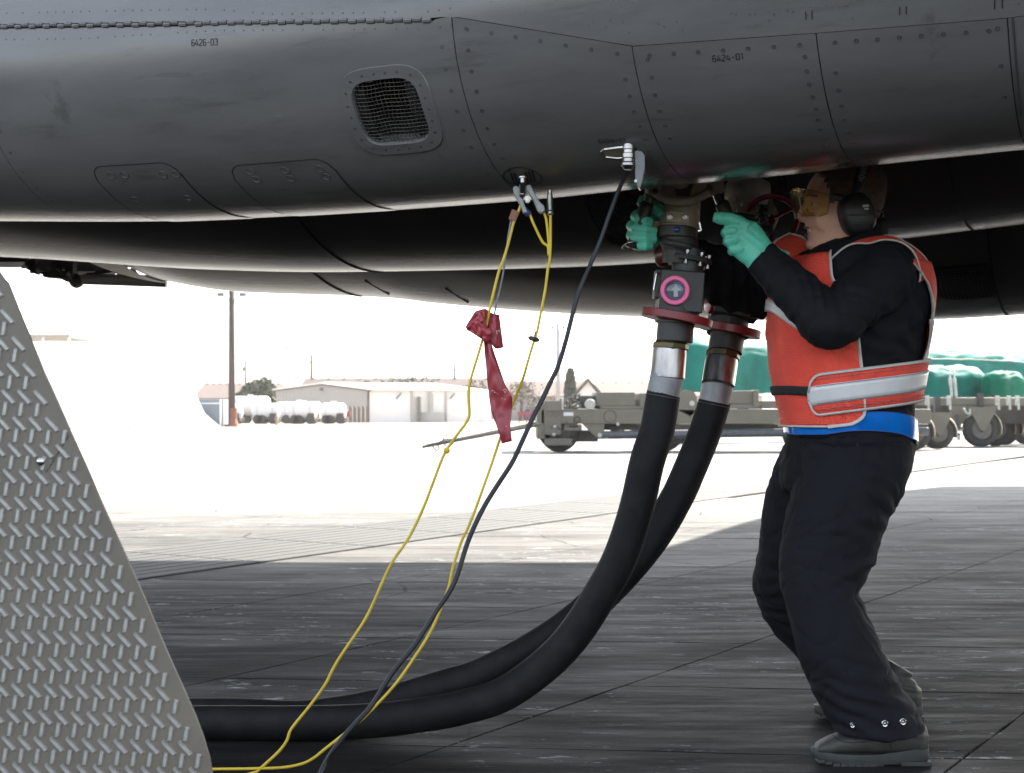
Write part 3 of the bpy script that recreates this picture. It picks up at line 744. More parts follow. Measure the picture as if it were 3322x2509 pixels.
# open left end of the far fairing (gear bay)
def bay():
    U0 = uv_at(560, 4.0)[0]
    mb = MB(); rows = []
    tabx = [(465, .62), (490, .44), (520, .22), (545, .06), (560, 0)]
    for i in range(7):
        d = i / 6; U = U0 - .36 * (1 - d)
        rows.append([far_.at(U0, t) - AU * (.36 * (1 - d)) * min(1, abs(t) * 1.7 + .0) for t in trange(-.2, 1, 24)])
    mb.grid(rows); mb.build('bay_door', M['plane_pale'], far_o, smooth=True)
    # structure left of it
    g = MB(); Y = 9.6
    pp = lambda x, y, d=0: P(x, y, Y + d)
    g.bar(pp(100, 848), pp(225, 905), .05); g.bar(pp(85, 850), pp(160, 893), .04); g.bar(pp(130, 855), pp(250, 912, .1), .05)
    g.bar(pp(245, 908), pp(380, 870), .028); g.bar(pp(250, 905, .2), pp(330, 880, .2), .03); g.bar(pp(150, 872), pp(245, 880), .12)
    g.bar(pp(110, 850), pp(380, 855, .3), .25, .14); g.bar(pp(90, 858), pp(130, 880), .06); g.ball(pp(248, 912), .05)
    random.seed(3)
    for k in range(26):
        x = random.uniform(85, 250); y = 852 + (x - 85) * .26 + random.uniform(-6, 10); g.bar(pp(x, y, random.uniform(-.2, .2)), pp(x + random.uniform(-24, 24), y + random.uniform(-16, 8), random.uniform(-.2, .2)), .02)
    for k in range(9): x = 100 + k * 15; g.ball(pp(x, 866 + (x - 100) * .27), .022, 8, 6)
    g.build('landing_gear_linkage', M['chassis'], aircraft, bevel=None)
    g = MB(); g.bar(pp(255, 908), pp(540, 918), .05, .06); g.tube([pp(255, 905), pp(330, 904), pp(540, 908)], .03, 12); g.build('gear_strut', M['plane_pale'], aircraft, smooth=True, sharp=40)
    g = MB(); g.bar(pp(370, 868), pp(455, 915), .03, .06); g.bar(pp(425, 872), pp(450, 900), .03); g.bar(pp(300, 893), pp(385, 876), .02); g.build('bay_door_arm', M['plane_pale'], aircraft)
    g = MB(); g.box(pp(240, 690, .6), (3.6, .4, .75)); g.build('gear_beam', M['gap'], aircraft)
bay()
# the fuselage above and an unseen wing, outlined to cast the shadow edge on the apron
def fuselage():
    mb = MB(); rows = []
    sec = [(-.05, 3.3), (.2, 4.2), (.9, 5.2), (2.2, 5.9), (3.6, 5.6), (4.6, 4.8), (5.2, 3.9), (5.0, 3.2), (4.6, 2.8)]
    for i in range(25):
        U = -14 + 30 * i / 24; rows.append([AO + AU * U + AV * V + Vector((0, 0, z)) for V, z in sec])
    mb.grid(rows); mb.build('fuselage', M['plane'], aircraft, smooth=True)
    mb = MB(); mb.grid([[AO + AU * U + AV * V + Vector((0, 0, z)) for V, z in ((.5, 2.6), (4.6, 2.6))] for U in (-14, 16)]); mb.build('belly', M['plane_shade'], aircraft)
    h = 5.9; off = Vector((SUN_H.x, SUN_H.y, 0)).normalized() * (h / math.tan(R(SUN_EL)))
    sh = [(-14, 9.2), (.8, 9.2), (2.14, 12.4), (3.9, 16.2), (5.6, 18.2), (16, 18.2), (16, -1.0), (-8, -1.0)]
    mb = MB(); mb.prism([Vector((x, y, h)) + off for x, y in sh], (0, 0, .35)); mb.build('shadow_wing', M['plane'], aircraft, bevel=.1)
fuselage()

# ------------------------------------------------------------------ tread plate stand in the foreground
def tread():
    Y = 2.2; t = thing('tread_plate_stand', (-.75, Y, 0), 'grey steel tread plate panel with a slanting edge standing at the left in front', 'stand')
    edge = [(-60, 760), (0, 885), (14, 905), (26, 917), (60, 1003), (100, 1100), (141, 1206), (176, 1282), (229, 1402), (289, 1534), (340, 1655), (409, 1806), (470, 1944), (535, 2100), (600, 2246), (632, 2318), (662, 2400), (680, 2462), (689, 2512), (694, 2640), (694, 3412)]
    xe = lambda y: lerp_tab([(b, a) for a, b in edge], y)
    pts = [P(a, b, Y) for a, b in edge]; zt = pts[0].z + .06
    poly = [Vector((-1.5, Y, 0)), Vector((-1.5, Y, zt))] + [Vector((pts[0].x - .06, Y, zt))] + pts
    poly[-1].z = 0.003; poly[0].z = .003
    mb = MB(); mb.prism(poly, (0, .006, 0)); pl = mb.build('tread_plate', M['tread'], t)
    # folded edge and frame behind
    mb = MB()
    for a, b in zip(pts, pts[1:]): mb.bar(a + Vector((-.045, .022, 0)), b + Vector((-.045, .022, 0)), .004, .03, up=(0, 1, 0))
    mb.build('edge_stiffener', M['tread'], t)
    mb = MB(); mb.bar((-1.4, Y + .3, 0), (-1.4, Y + .3, zt), .05); mb.bar((-.72, Y + .3, 0), (-1.0, Y + .3, zt), .05); mb.bar((-1.4, Y + .3, .9), (-.86, Y + .3, .9), .04); mb.bar((-1.4, Y + .02, .2), (-.65, Y + .02, .2), .02); mb.build('support_frame', M['tread'], t)
    def lugm(L, W, name):
        mb = MB(); h = .0036; a, b = L / 2, W / 2; c = .0022
        o_ = [(-a, -b * .7), (-a * .93, -b), (a * .93, -b), (a, -b * .7), (a, b * .7), (a * .93, b), (-a * .93, b), (-a, b * .7)]
        mb.rings([[Vector((x, -.0005 + .001, z)) for x, z in o_], [Vector(((abs(x) - c) * (1 if x > 0 else -1), -h, z * .62)) for x, z in o_]])
        return mb.mesh(name, M['lug'])
    A = lugm(.0240, .0076, 'tread_lug'); B = lugm(.0300, .0076, 'tread_lug')
    rest = MB(); a = Vector((52, 1.5)); b = Vector((36, 87.5)); o = Vector((69, 1329)); n = 0
    for i in range(-52, 40):
        for j in range(-9, 25):
            for me, of, ang in ((A, Vector((0, 0)), R(80)), (B, Vector((-5, 45.6)), R(-48))):
                p = o + a * i + b * j + of + Vector((random.uniform(-1, 1), random.uniform(-1, 1)))
                if p.x > xe(p.y) - 26 or p.y > 3330 or p.y < 700 or p.x < -1440: continue
                w_ = P(p.x, p.y, Y)
                if p.x < -25 or p.y > 2530:
                    Mr = Matrix.Rotation(-ang, 3, 'Y'); rest.add([w_ + Mr @ v.co for v in me.vertices], [tuple(f.vertices) for f in me.polygons]); continue
                l = link('tread_lug', me, t, w_); l.rotation_euler = (0, -ang, 0); n += 1
    tag(rest.build('tread_lug', M['lug'], t, fix=False), kind='stuff'); print('lugs', n)
    mb = MB(); mb.ball(P(132, 1498, Y - .003), (.0072, .005, .0072)); mb.build('rivet_head', M['chrome'], t, smooth=True)
    mb = MB(); mb.bar(P(150, 1532, Y - .0004), P(225, 1410, Y - .0004), .002, .0008); mb.build('scratch', M['screw'], t)
tread()
# ------------------------------------------------------------------ refuelling nozzles and hoses
def frame_from(axis, front=(0, -1, 0)):
    """z = axis, y = away from the camera"""
    z = Vector(axis).normalized(); x = Vector(front).cross(z).normalized(); y = z.cross(x)
    return Matrix((x, y, z)).transposed()
def nozzle_one():
    Y = 4.22; s = Y / F
    t = thing('refuelling_nozzle', P(2200, 600, Y), 'tan and black fuel nozzle with pink ringed sight glass, held by the green gloves', 'fuel nozzle', 'fuel nozzles')
    top = P(2213, 560, Y); low = P(2168, 1142, Y); ax = (low - top).normalized()
    at = lambda y, dx=0, dY=0: P(2213 + (y - 560) * -45 / 582 + dx, y, Y + dY)   # point on the axis
    Mx = frame_from(ax)
    # tapered head going up into the aircraft and the yoke
    mb = MB(); mb.revolve(P(2203, 548, Y), ax, [(0, .062), (.03, .066), (.075, .045), (.09, .044)], 28); mb.revolve(P(2215, 655, Y), ax, [(-.01, .052), (.0, .053), (.07, .055), (.085, .052)], 28)
    hd = mb.build('nozzle_head', M['cast'], t, smooth=True, sharp=35, bevel=.002)
    mb = MB()
    def yoke_pt(x, y, d): return P(x, y, Y + d)
    # curved carrying band in front, with two bosses
    mb.tube(smooth_path([yoke_pt(2112, 618, -.03), yoke_pt(2140, 638, -.06), yoke_pt(2175, 652, -.075), yoke_pt(2215, 655, -.08), yoke_pt(2255, 648, -.075), yoke_pt(2300, 626, -.05)], 5), .0055, 8, b=.013, side=(0, 0, 1))
    mb.revolve(yoke_pt(2122, 600, -.02), (.05, 0, -1), [(-.02, .024), (0, .030), (.028, .028), (.034, .018)], 18)
    mb.revolve(yoke_pt(2315, 592, -.02), (.25, 0, -1), [(-.02, .024), (0, .030), (.030, .028), (.038, .017)], 18)
    mb.prism([yoke_pt(2115, 585, -.04), yoke_pt(2168, 580, -.055), yoke_pt(2190, 640, -.06), yoke_pt(2150, 640, -.05), yoke_pt(2120, 625, -.03)], (0, .03, 0))
    mb.prism([yoke_pt(2320, 578, -.04), yoke_pt(2256, 578, -.055), yoke_pt(2236, 640, -.06), yoke_pt(2276, 636, -.05), yoke_pt(2318, 612, -.03)], (0, .03, 0))
    yo = mb.build('yoke', M['cast'], t, smooth=True, sharp=35, bevel=.002)
    mb = MB(); mb.prism([yoke_pt(2176, 582, -.045), yoke_pt(2248, 580, -.045), yoke_pt(2232, 632, -.05), yoke_pt(2196, 634, -.05)], (0, .02, 0)); mb.build('latch_plate', M['dcast'], t, bevel=.003)
    for x, y in ((2125, 622), (2301, 610)):
        mb = MB(); mb.revolve(yoke_pt(x, y, -.055), (0, -1, 0), [(0, .010), (.006, .010), (.006, .006), (.012, .006)], 6); mb.build('yoke_bolt', M['brass'], yo)
    # collar with two screws
    mb = MB(); mb.revolve(at(700), ax, [(0, .051), (.01, .055), (.045, .058), (.05, .060), (.062, .060), (.066, .055)], 28)
    co = mb.build('collar', M['cast'], t, smooth=True, sharp=30)
    c = at(706, -3, -.056); mb = MB(); mb.prism([c + Mx @ Vector((x, 0, z)) for x, z in ((-.034, -.012), (-.022, -.02), (.026, -.02), (.036, -.010), (.036, .016), (-.034, .016))], (0, .03, 0)); mb.build('boss_plate', M['cast'], co, bevel=.003)
    for dx in (-25, 25):
        mb = MB(); q = at(705, dx - 3, -.057); mb.revolve(q, (0, -1, 0), [(0, .0095), (.005, .0095), (.0055, .007), (.002, .0065), (.002, .0035), (.007, .0035), (.007, 0)], 16); mb.build('screw', M['steel'], co, smooth=True, sharp=30)
    mb = MB(); mb.revolve(at(738), ax, [(0, .058), (.004, .061), (.030, .060), (.034, .056)], 30); ring = mb.build('lock_ring', M['dcast'], t, smooth=True, sharp=30)
    mb = MB(); mb.ball(at(745, -3, -.060), (.010, .005, .009)); mb.build('blue_button', mat('blue_button', (.02, .07, .25), .2), ring, smooth=True)
    mb = MB(); mb.bar(at(722, 68, -.03), at(748, 76, -.03), .004); mb.bar(at(748, 76, -.03), at(750, 66, -.03), .004); mb.build('lock_wire', M['chrome'], ring)
    # swivel elbow, tilted band
    mb = MB(); mb.revolve(at(765, 6), ax, [(0, .050), (.012, .054), (.03, .05), (.07, .047), (.085, .045)], 28); mb.ball(at(795, 10), (.056, .055, .050), 24, 14)
    mb.build('swivel', M['dcast'], t, smooth=True, sharp=40)
    mb = MB(); mb.ring(at(796, 8), Vector((-.25, .1, -1)), .050, .0085, 36, 8, 1.5); mb.ring(at(762, 4), ax, .050, .004, 30, 6); mb.build('swivel_band', M['dcast'], t, smooth=True)
    for x, y in ((-22, 762), (32, 761)):
        mb = MB(); mb.ball(at(y, x, -.045), (.008, .006, .004), 10, 6); mb.build('band_screw', M['steel'], t, smooth=True)
    # bolted flange
    fx = Vector((-.18, 0, -1)).normalized(); fc = P(2236, 842, Y); Fx = frame_from(fx)
    mb = MB(); mb.revolve(fc - fx * .03, fx, [(0, .045), (.022, .045)], 24); mb.revolve(fc - fx * .008, fx, [(0, .066), (.006, .068), (.0065, .066), (.0075, .066), (.008, .068), (.015, .066)], 30); mb.revolve(fc, fx, [(0, .047), (.05, .046)], 24)
    fl = mb.build('flange', M['dcast'], t, smooth=True, sharp=30)
    bolt = MB(); bolt.revolve((0, 0, -.0), (0, 0, 1), [(-.020, .0065), (-.013, .0068), (-.013, .0035), (.013, .0035), (.013, .0068), (.020, .0065)], 6); bm_ = bolt.mesh('flange_bolt', M['steel'])
    for k in range(8):
        a = 2 * math.pi * (k + .35) / 8; p = fc + Fx @ Vector((.057 * math.cos(a), .057 * math.sin(a), 0)); link('flange_bolt', bm_, fl, p, fx.to_track_quat('Z', 'Y').to_euler())
    # body with the sight glass
    mb = MB(); mb.revolve(P(2228, 880, Y), ax, [(0, .047), (.025, .045), (.03, .058)], 28)
    c = P(2205, 950, Y); mb.box(c, (.128, .120, .120), Mx); mb.revolve(P(2198, 990, Y), ax, [(0, .06), (.035, .067), (.040, .062)], 30)
    body = mb.build('valve_body', M['dcast'], t, smooth=True, sharp=30, bevel=.018)
    gc = P(2190, 943, Y - .066); nrm = Vector((-.12, -1, -.02)).normalized()
    mb = MB(); mb.revolve(gc + nrm * -.002, nrm, [(0, .043), (.010, .0425), (.0125, .040), (.0125, .032), (.009, .029), (.003, .0275)], 48, caps=False); mb.build('sight_ring', M['pink'], body, smooth=True, sharp=25)
    mb = MB(); mb.revolve(gc + nrm * .003, nrm, [(0, .028), (.002, .027), (.004, .018), (.005, 0.001)], 40); mb.build('sight_glass', M['glassd'], body, smooth=True)
    G = frame_from((0, 0, 1), nrm)
    mb = MB(); ar = [(0, .017), (.015, -.001), (.006, -.001), (.007, -.019), (-.006, -.019), (-.006, -.001), (-.014, -.001)]
    X = nrm.cross(Vector((0, 0, 1))).normalized() * -1; mb.prism([gc + nrm * .0085 + Vector((1, 0, 0)) * (x + .002) + Vector((0, 0, 1)) * z for x, z in ar], nrm * .001); mb.build('arrow_mark', M['arrow'], body)
    # side bracket with its wire
    mb = MB(); mb.box(P(2138, 925, Y), (.03, .07, .085), Mx); mb.build('side_bracket', M['dcast'], t, bevel=.004)
    mb = MB(); mb.tube([P(2121, 942, Y - .04), P(2130, 890, Y - .04)], .0028, 6); mb.tube([P(2130, 889, Y - .04), P(2150, 886, Y - .04), P(2162, 890, Y - .04)], .0035, 6); mb.build('bracket_wire', M['chrome'], t)
    # red guard disc, lower adaptor, nut
    dx = Vector((-.20, .0, -1)).normalized()
    mb = MB(); mb.revolve(P(2199, 1020, Y), dx, [(0, .104), (.002, .106), (.022, .106), (.024, .104)], 44); mb.build('guard_disc', M['red'], t, smooth=True, sharp=30)
    mb = MB(); mb.revolve(P(2193, 1044, Y), ax, [(0, .063), (.006, .063), (.007, .055), (.058, .055), (.061, .052)], 28); mb.build('adaptor', M['dcast'], t, smooth=True, sharp=30)
    mb = MB(); mb.revolve(P(2178, 1107, Y), ax, [(0, .046), (.006, .049), (.007, .054), (.022, .054), (.026, .050)], 8); mb.build('hex_nut', M['brass'], t, bevel=.001)
    # handles
    h = MB(); h.tube([P(2107, 617, Y - .02), P(2100, 665, Y - .025)], .0125, 16); a = h.build('handle_rod', M['chrome'], t, smooth=True, sharp=40)
    h = MB(); h.tube([P(2100, 655, Y - .02), P(2096, 664, Y - .02), P(2085, 730, Y - .01), P(2062, 775, Y), P(2052, 806, Y)], [.013, .021, .018, .018, .024], 16); h.ring(P(2096, 664, Y - .02), (-.1, 0, -1), .020, .0035); h.build('handle_grip', M['muff'], t, smooth=True)
    h = MB(); h.tube([P(2318, 615, Y - .02), P(2336, 660, Y - .03)], .0125, 16); h.build('handle_rod', M['chrome'], t, smooth=True, sharp=40)
    h = MB(); h.tube([P(2334, 655, Y - .03), P(2342, 664, Y - .03), P(2360, 700, Y - .03), P(2385, 760, Y - .01), P(2400, 800, Y)], [.013, .022, .019, .018, .024], 16); h.build('handle_grip', M['muff'], t, smooth=True)
    mb = MB(); mb.ring(P(2046, 797, Y - .01), (.25, -.3, -1), .025, .0025, 28, 6); mb.build('trigger_ring', M['chrome'], t, smooth=True)
    mb = MB(); mb.ball(P(2150, 830, Y + .02), (.028, .03, .035), 16, 10); mb.build('grip_end', mat('dark_red_cap', (.06, .01, .012), .3), t, smooth=True)
    # hose
    hs = thing('fuel_hose', (P(2150, 1290, Y).x, Y, 0), 'thick black fuel hose below the pink sight glass, in front where the two hoses cross', 'hose', 'fuel hoses')
    mb = MB(); mb.revolve(P(2173, 1128, Y), (low - top).normalized(), [(0, .044), (.004, .050), (.02, .0515), (.085, .0515), (.089, .0525), (.091, .050)], 36); mb.build('steel_ferrule', M['steel'], hs, smooth=True, sharp=30)
    mb = MB(); mb.revolve(P(2164, 1216, Y), (P(2150, 1290, Y) - P(2164, 1216, Y)), [(0, .0500), (.065, .0495), (.067, .0535), (.068, .0495)], 36); mb.build('grey_ferrule', M['sleeve'], hs, smooth=True, sharp=30)
    pts = [(2154, 1276, Y), (2150, 1292, Y), (2132, 1395, 4.21), (2099, 1500, 4.2), (2062, 1661, 4.22), (2010, 1813, 4.24), (1948, 1927, 4.26), (1870, 2050, 4.28), (1772, 2155, 4.285), (1634, 2252, 4.28), (1491, 2297, 4.275), (1349, 2322, 4.27), (1207, 2338, 4.265)]
    q = [P(*p) for p in pts] + [Vector((x, 4.262, .0525)) for x in (P(1020, 0, 4.3).x, -.95, -1.4, -2.6)]
    mb = MB(); sp = smooth_path(q, 8); mb.tube(sp, [.050 + min(1, i / 20) * .002 for i in range(len(sp))], 28); mb.build('hose_tube', M['rubber'], hs, smooth=True)
nozzle_one()
def nozzle_two():
    Y = 4.55
    t = thing('refuelling_nozzle', P(2440, 640, Y), 'second fuel nozzle with a red hand wheel and braided black cord, behind the near glove', 'fuel nozzle', 'fuel nozzles')
    top = P(2430, 590, Y + .12); low = P(2345, 1160, Y); ax = (low - top).normalized(); Mx = frame_from(ax)
    at = lambda f, dx=0, d=0: P(2430 - 85 * f + dx, 590 + 570 * f, Y + .12 * (1 - f) + d)
    mb = MB(); c = at(.03); n = Vector((0, -.45, -1))
    mb.ring(c, n, .125, .006, 48, 8); mb.ring(c, n, .110, .004, 48, 6); mb.build('adapter_ring', M['gap'], t, smooth=True)
    mb = MB(); mb.revolve(c - n.normalized() * .16, n, [(0, .12), (.15, .10)], 36); mb.build('adapter_plate', M['plane_shade'], t, smooth=True, sharp=30)
    mb = MB(); mb.revolve(at(.01), ax, [(0, .072), (.03, .075), (.07, .070), (.10, .058), (.13, .056)], 30)
    for a in (20, 140, 250): d = Mx @ Vector((math.cos(R(a)), math.sin(R(a)), 0)); mb.bar(at(.03) + d * .062, at(.16) + d * .056, .034, .022, up=d)
    mb.build('nozzle_head', M['cast'], t, smooth=True, sharp=30, bevel=.003)
    mb = MB(); mb.revolve(at(.21), ax, [(0, .056), (.012, .064), (.02, .064), (.024, .058), (.08, .054), (.10, .060), (.13, .060)], 30); mb.build('collar', M['dcast'], t, smooth=True, sharp=30)
    mb = MB(); mb.tube([at(.10, 65), at(.2, 90), at(.3, 80)], [.018, .026, .02], 14); mb.build('side_lever', M['cast'], t, smooth=True)
    for f, dx in ((.13, -10), (.165, -22)):
        mb = MB(); q = at(f, dx, -.072); mb.revolve(q, (0, -1, 0), [(0, .007), (.008, .006), (.012, .003)], 10); mb.build('clip_screw', M['steel'], t, smooth=True)
    mb = MB(); mb.revolve(at(.44), ax, [(0, .05), (.11, .05), (.12, .066), (.235, .066), (.24, .060)], 30); mb.box(P(2372, 985, Y), (.12, .11, .10), Mx); mb.build('valve_body', M['dcast'], t, smooth=True, sharp=30, bevel=.006)
    mb = MB(); mb.revolve(P(2306, 990, Y - .03), (-1, -.3, 0), [(0, .028), (.012, .026), (.014, .018)], 24); mb.build('sight_ring', M['redgloss'], t, smooth=True, sharp=30)
    mb = MB(); mb.tube([P(2452, 1000, Y - .03), P(2458, 960, Y - .03)], .004, 6); mb.build('bracket_wire', M['steel'], t)
    mb = MB(); mb.box(P(2442, 1010, Y), (.03, .06, .07), Mx); mb.build('side_bracket', M['dcast'], t, bevel=.004)
    dx = Vector((-.20, 0, -1)).normalized()
    mb = MB(); mb.revolve(P(2371, 1058, Y), dx, [(0, .097), (.002, .099), (.024, .099), (.026, .097)], 44); mb.build('guard_disc', M['red'], t, smooth=True, sharp=30)
    mb = MB(); mb.revolve(P(2361, 1082, Y), ax, [(0, .068), (.006, .068), (.007, .055), (.062, .055)], 28); mb.build('adaptor', M['dcast'], t, smooth=True, sharp=30)
    mb = MB(); mb.revolve(P(2348, 1137, Y), ax, [(0, .047), (.007, .050), (.008, .055), (.024, .055), (.027, .050)], 8); mb.build('hex_nut', M['brass'], t, bevel=.001)
    # red hand wheel
    c = P(2502, 713, Y + .05); n = Vector((-.15, -.8, -.55)); nn = n.normalized()
    mb = MB(); mb.ring(c, n, .083, .0085, 44, 12)
    u = Vector((.3, 0, 1)).normalized(); u = (u - nn * u.dot(nn)).normalized(); v = nn.cross(u)
    for a in (60, 200, 320): mb.bar(c, c + (u * math.cos(R(a)) + v * math.sin(R(a))) * .08, .010)
    mb.revolve(c - nn * .01, n, [(0, .014), (.025, .012)], 14); mb.build('hand_wheel', M['redgloss'], t, smooth=True, sharp=40)
    mb = MB(); mb.tube([c, P(2480, 800, Y + .05), P(2460, 850, Y)], .010, 10); mb.build('wheel_stem', M['dcast'], t, smooth=True)
    mb = MB(); pth = smooth_path([P(2470, 668, Y - .07), P(2473, 720, Y - .09), P(2478, 780, Y - .09), P(2490, 850, Y - .07)], 6); mb.tube(pth, .010, 10)
    for k in range(60):
        f = k / 59 * (len(pth) - 1); i = min(int(f), len(pth) - 2); p = pth[i].lerp(pth[i + 1], f - i); a = k * 1.1
        if k: mb.bar(prev, p + Vector((math.cos(a), math.sin(a), 0)) * .017, .006)
        prev = p + Vector((math.cos(a), math.sin(a), 0)) * .017
    mb.build('coiled_cord', M['muff'], t, smooth=True, sharp=50)
    hs = thing('fuel_hose', (P(2330, 1290, Y).x, Y, 0), 'thick black fuel hose from the right nozzle, passing behind the other hose', 'hose', 'fuel hoses')
    mb = MB(); mb.revolve(P(2343, 1158, Y), ax, [(0, .044), (.004, .050), (.02, .0525), (.088, .0525), (.092, .0535), (.094, .050)], 36); mb.build('steel_ferrule', M['steel'], hs, smooth=True, sharp=30)
    mb = MB(); mb.revolve(P(2330, 1243, Y), (P(2315, 1315, Y) - P(2330, 1243, Y)), [(0, .0505), (.070, .0500), (.072, .0535), (.073, .0495)], 36); mb.build('grey_ferrule', M['sleeve'], hs, smooth=True, sharp=30)
    pts = [(2318, 1304, Y), (2314, 1320, Y), (2284, 1410, 4.54), (2243, 1510, 4.52), (2193, 1620, 4.5), (2118, 1745, 4.48), (2015, 1870, 4.47), (1885, 1995, 4.46), (1740, 2098, 4.45), (1560, 2190, 4.43), (1450, 2224, 4.42), (1349, 2255, 4.405), (1254, 2283, 4.395), (1112, 2312, 4.38), (960, 2328, 4.372)]
    q = [P(*p) for p in pts] + [Vector((x, 4.370, .0525)) for x in (P(780, 0, 4.4).x, -1.0, -1.5, -2.7)]
    mb = MB(); sp = smooth_path(q, 8); mb.tube(sp, [.0515 + min(1, i / 20) * .001 for i in range(len(sp))], 28); mb.build('hose_tube', M['rubber'], hs, smooth=True)
nozzle_two()

# ------------------------------------------------------------------ earthing cords, headset cable, streamer
def cords():
    Y = 3.88
    def pth(pts, k=5): return smooth_path([P(*p) if len(p) == 3 else P(p[0], p[1], Y) for p in pts], k)
    a = thing('earthing_cord', P(832, 2509, 3.88), 'yellow earthing cord with copper sleeve carrying the dark red streamer', 'cord', 'yellow earthing cords')
    mb = MB(); mb.tube(pth([(1693, 655), (1688, 672), (1676, 700), (1667, 720), (1654, 770), (1644, 808), (1631, 850), (1617, 887), (1591, 993), (1578, 1058), (1565, 1104), (1550, 1155), (1535, 1203), (1524, 1245), (1520, 1276), (1521, 1310), (1522, 1348), (1510, 1375), (1486, 1407), (1449, 1460), (1430, 1500), (1400, 1580), (1368, 1661), (1325, 1747), (1273, 1823), (1240, 1890), (1216, 1946), (1190, 2000), (1159, 2050), (1107, 2126), (1078, 2175), (1055, 2221), (1007, 2288), (946, 2364), (931, 2402), (903, 2440), (832, 2505, 3.88)]) + [P(780, 2519, 3.85), P(600, 2560, 3.7)], .0041, 10)
    mb.build('cord', M['yellow'], a, smooth=True)
    mb = MB(); mb.ball(P(1449, 1462, Y), (.009, .009, .009)); mb.build('knot', M['yellow'], a, smooth=True)
    mb = MB(); d = P(1662, 716, Y) - P(1672, 690, Y); mb.bar(P(1673, 684, Y), P(1661, 716, Y), .021, .012, up=(0, 1, 0)); mb.build('copper_sleeve', M['copper'], a, bevel=.001)
    top = near.at(*near.inv(1696, 578), 0)
    mb = MB(); mb.revolve(P(1696, 578, top.y), (P(1694, 652, Y) - P(1696, 578, top.y)), [(0, .0055), (.018, .0055), (.019, .0085), (.040, .0085), (.041, .0075), (.046, .0075), (.047, .0085), (.058, .0085), (.062, .004), (.072, .003)], 14); mb.build('plug', M['steel'], a, smooth=True, sharp=30)
    mb = MB(); mb.tube(pth([(1658, 716), (1650, 760), (1645, 800), (1638, 850), (1628, 910), (1612, 980), (1602, 1030), (1592, 1070)]), .0026, 8); mb.build('tie_wire', M['greycord'], a, smooth=True)
    b = thing('earthing_cord', P(700, 2500, 3.93), 'yellow earthing cord with a small dark disc, forked at the top to plug and clamp', 'cord', 'yellow earthing cords')
    mb = MB(); mb.tube(pth([(1786, 700), (1786, 740), (1786, 795), (1783, 850), (1779, 861), (1769, 940), (1755, 1012), (1742, 1078), (1729, 1118), (1712, 1175), (1696, 1230, 3.9), (1667, 1302, 3.93), (1645, 1360, 3.93), (1621, 1427, 3.92), (1597, 1500, 3.9), (1565, 1590), (1539, 1661), (1515, 1720), (1501, 1747), (1482, 1800), (1467, 1851), (1457, 1900), (1444, 1937), (1415, 2012), (1385, 2070), (1349, 2126), (1282, 2221), (1188, 2321), (1121, 2378), (1055, 2430), (1020, 2458), (984, 2477), (922, 2490), (827, 2494), (685, 2496)]) + [Vector((-1.0, 3.95, .004)), Vector((-1.5, 3.9, .004))], .0040, 10)
    mb.build('cord', M['yellow'], b, smooth=True)
    mb = MB(); mb.tube(pth([(1716, 690), (1735, 735), (1760, 785), (1777, 800), (1780, 830)]), .0038, 10); mb.tube(pth([(1764, 690), (1772, 712), (1778, 760), (1782, 810)]), .0038, 10); mb.build('cord_branch', M['yellow'], b, smooth=True)
    tp = near.cast(1783, 622)[0]; tp = P(1783, 622, Y) if tp is None else tp
    mb = MB(); mb.revolve(P(1784, 618, Y), (0, 0, -1), [(0, .0065), (.010, .0065), (.012, .008), (.050, .008), (.051, .009), (.054, .009), (.055, .0065), (.058, .009), (.064, .009), (.068, .005)], 16); mb.build('plug', M['steel'], b, smooth=True, sharp=30)
    mb = MB(); mb.revolve(P(1734, 1093, Y), (P(1730, 1112, Y) - P(1738, 1085, Y)), [(0, .010), (.004, .0165), (.009, .0165), (.013, .010)], 8); mb.build('cord_stop', M['dcast'], b)
    mb = MB(); mb.tube([P(1740, 1076, Y), P(1736, 1092, Y)], .004, 8); mb.build('crimp', M['copper'], b, smooth=True)
    c = thing('cable_clamp', P(1720, 640, Y), 'grey metal spring clamp with blue boot gripping beside the earthing plug', 'clamp')
    mb = MB(); Yc = Y - .01
    mb.prism([P(x, y, Yc) for x, y in ((1663, 610), (1670, 602), (1684, 605), (1690, 625), (1704, 668), (1712, 690), (1698, 692), (1684, 660), (1668, 632))], (0, .02, 0)); mb.build('clamp_jaw', M['clamp'], c, bevel=.002)
    mb = MB(); mb.prism([P(x, y, Yc - .01) for x, y in ((1705, 604), (1712, 598), (1722, 600), (1735, 628), (1752, 655), (1766, 668), (1769, 684), (1758, 692), (1746, 686), (1730, 650), (1712, 622), (1706, 620))], (0, .022, 0)); mb.build('clamp_jaw', M['clamp'], c, bevel=.002)
    mb = MB(); mb.revolve(P(1712, 645, Yc - .014), (0, 1, 0), [(0, .008), (.03, .008)], 14); mb.build('clamp_spring', M['steel'], c, smooth=True, sharp=30)
    mb = MB(); mb.tube([P(1695, 672, Y), P(1712, 692, Y), P(1719, 698, Y)], [.008, .010, .008], 12); mb.tube([P(1752, 672, Y), P(1762, 692, Y)], [.009, .008], 12); mb.build('clamp_boot', M['blueboot'], c, smooth=True, sharp=50)
    d = thing('headset_cable', P(1040, 2509, 3.3), 'thin black cable running from the open flap down across the hoses to the lower edge', 'cable')
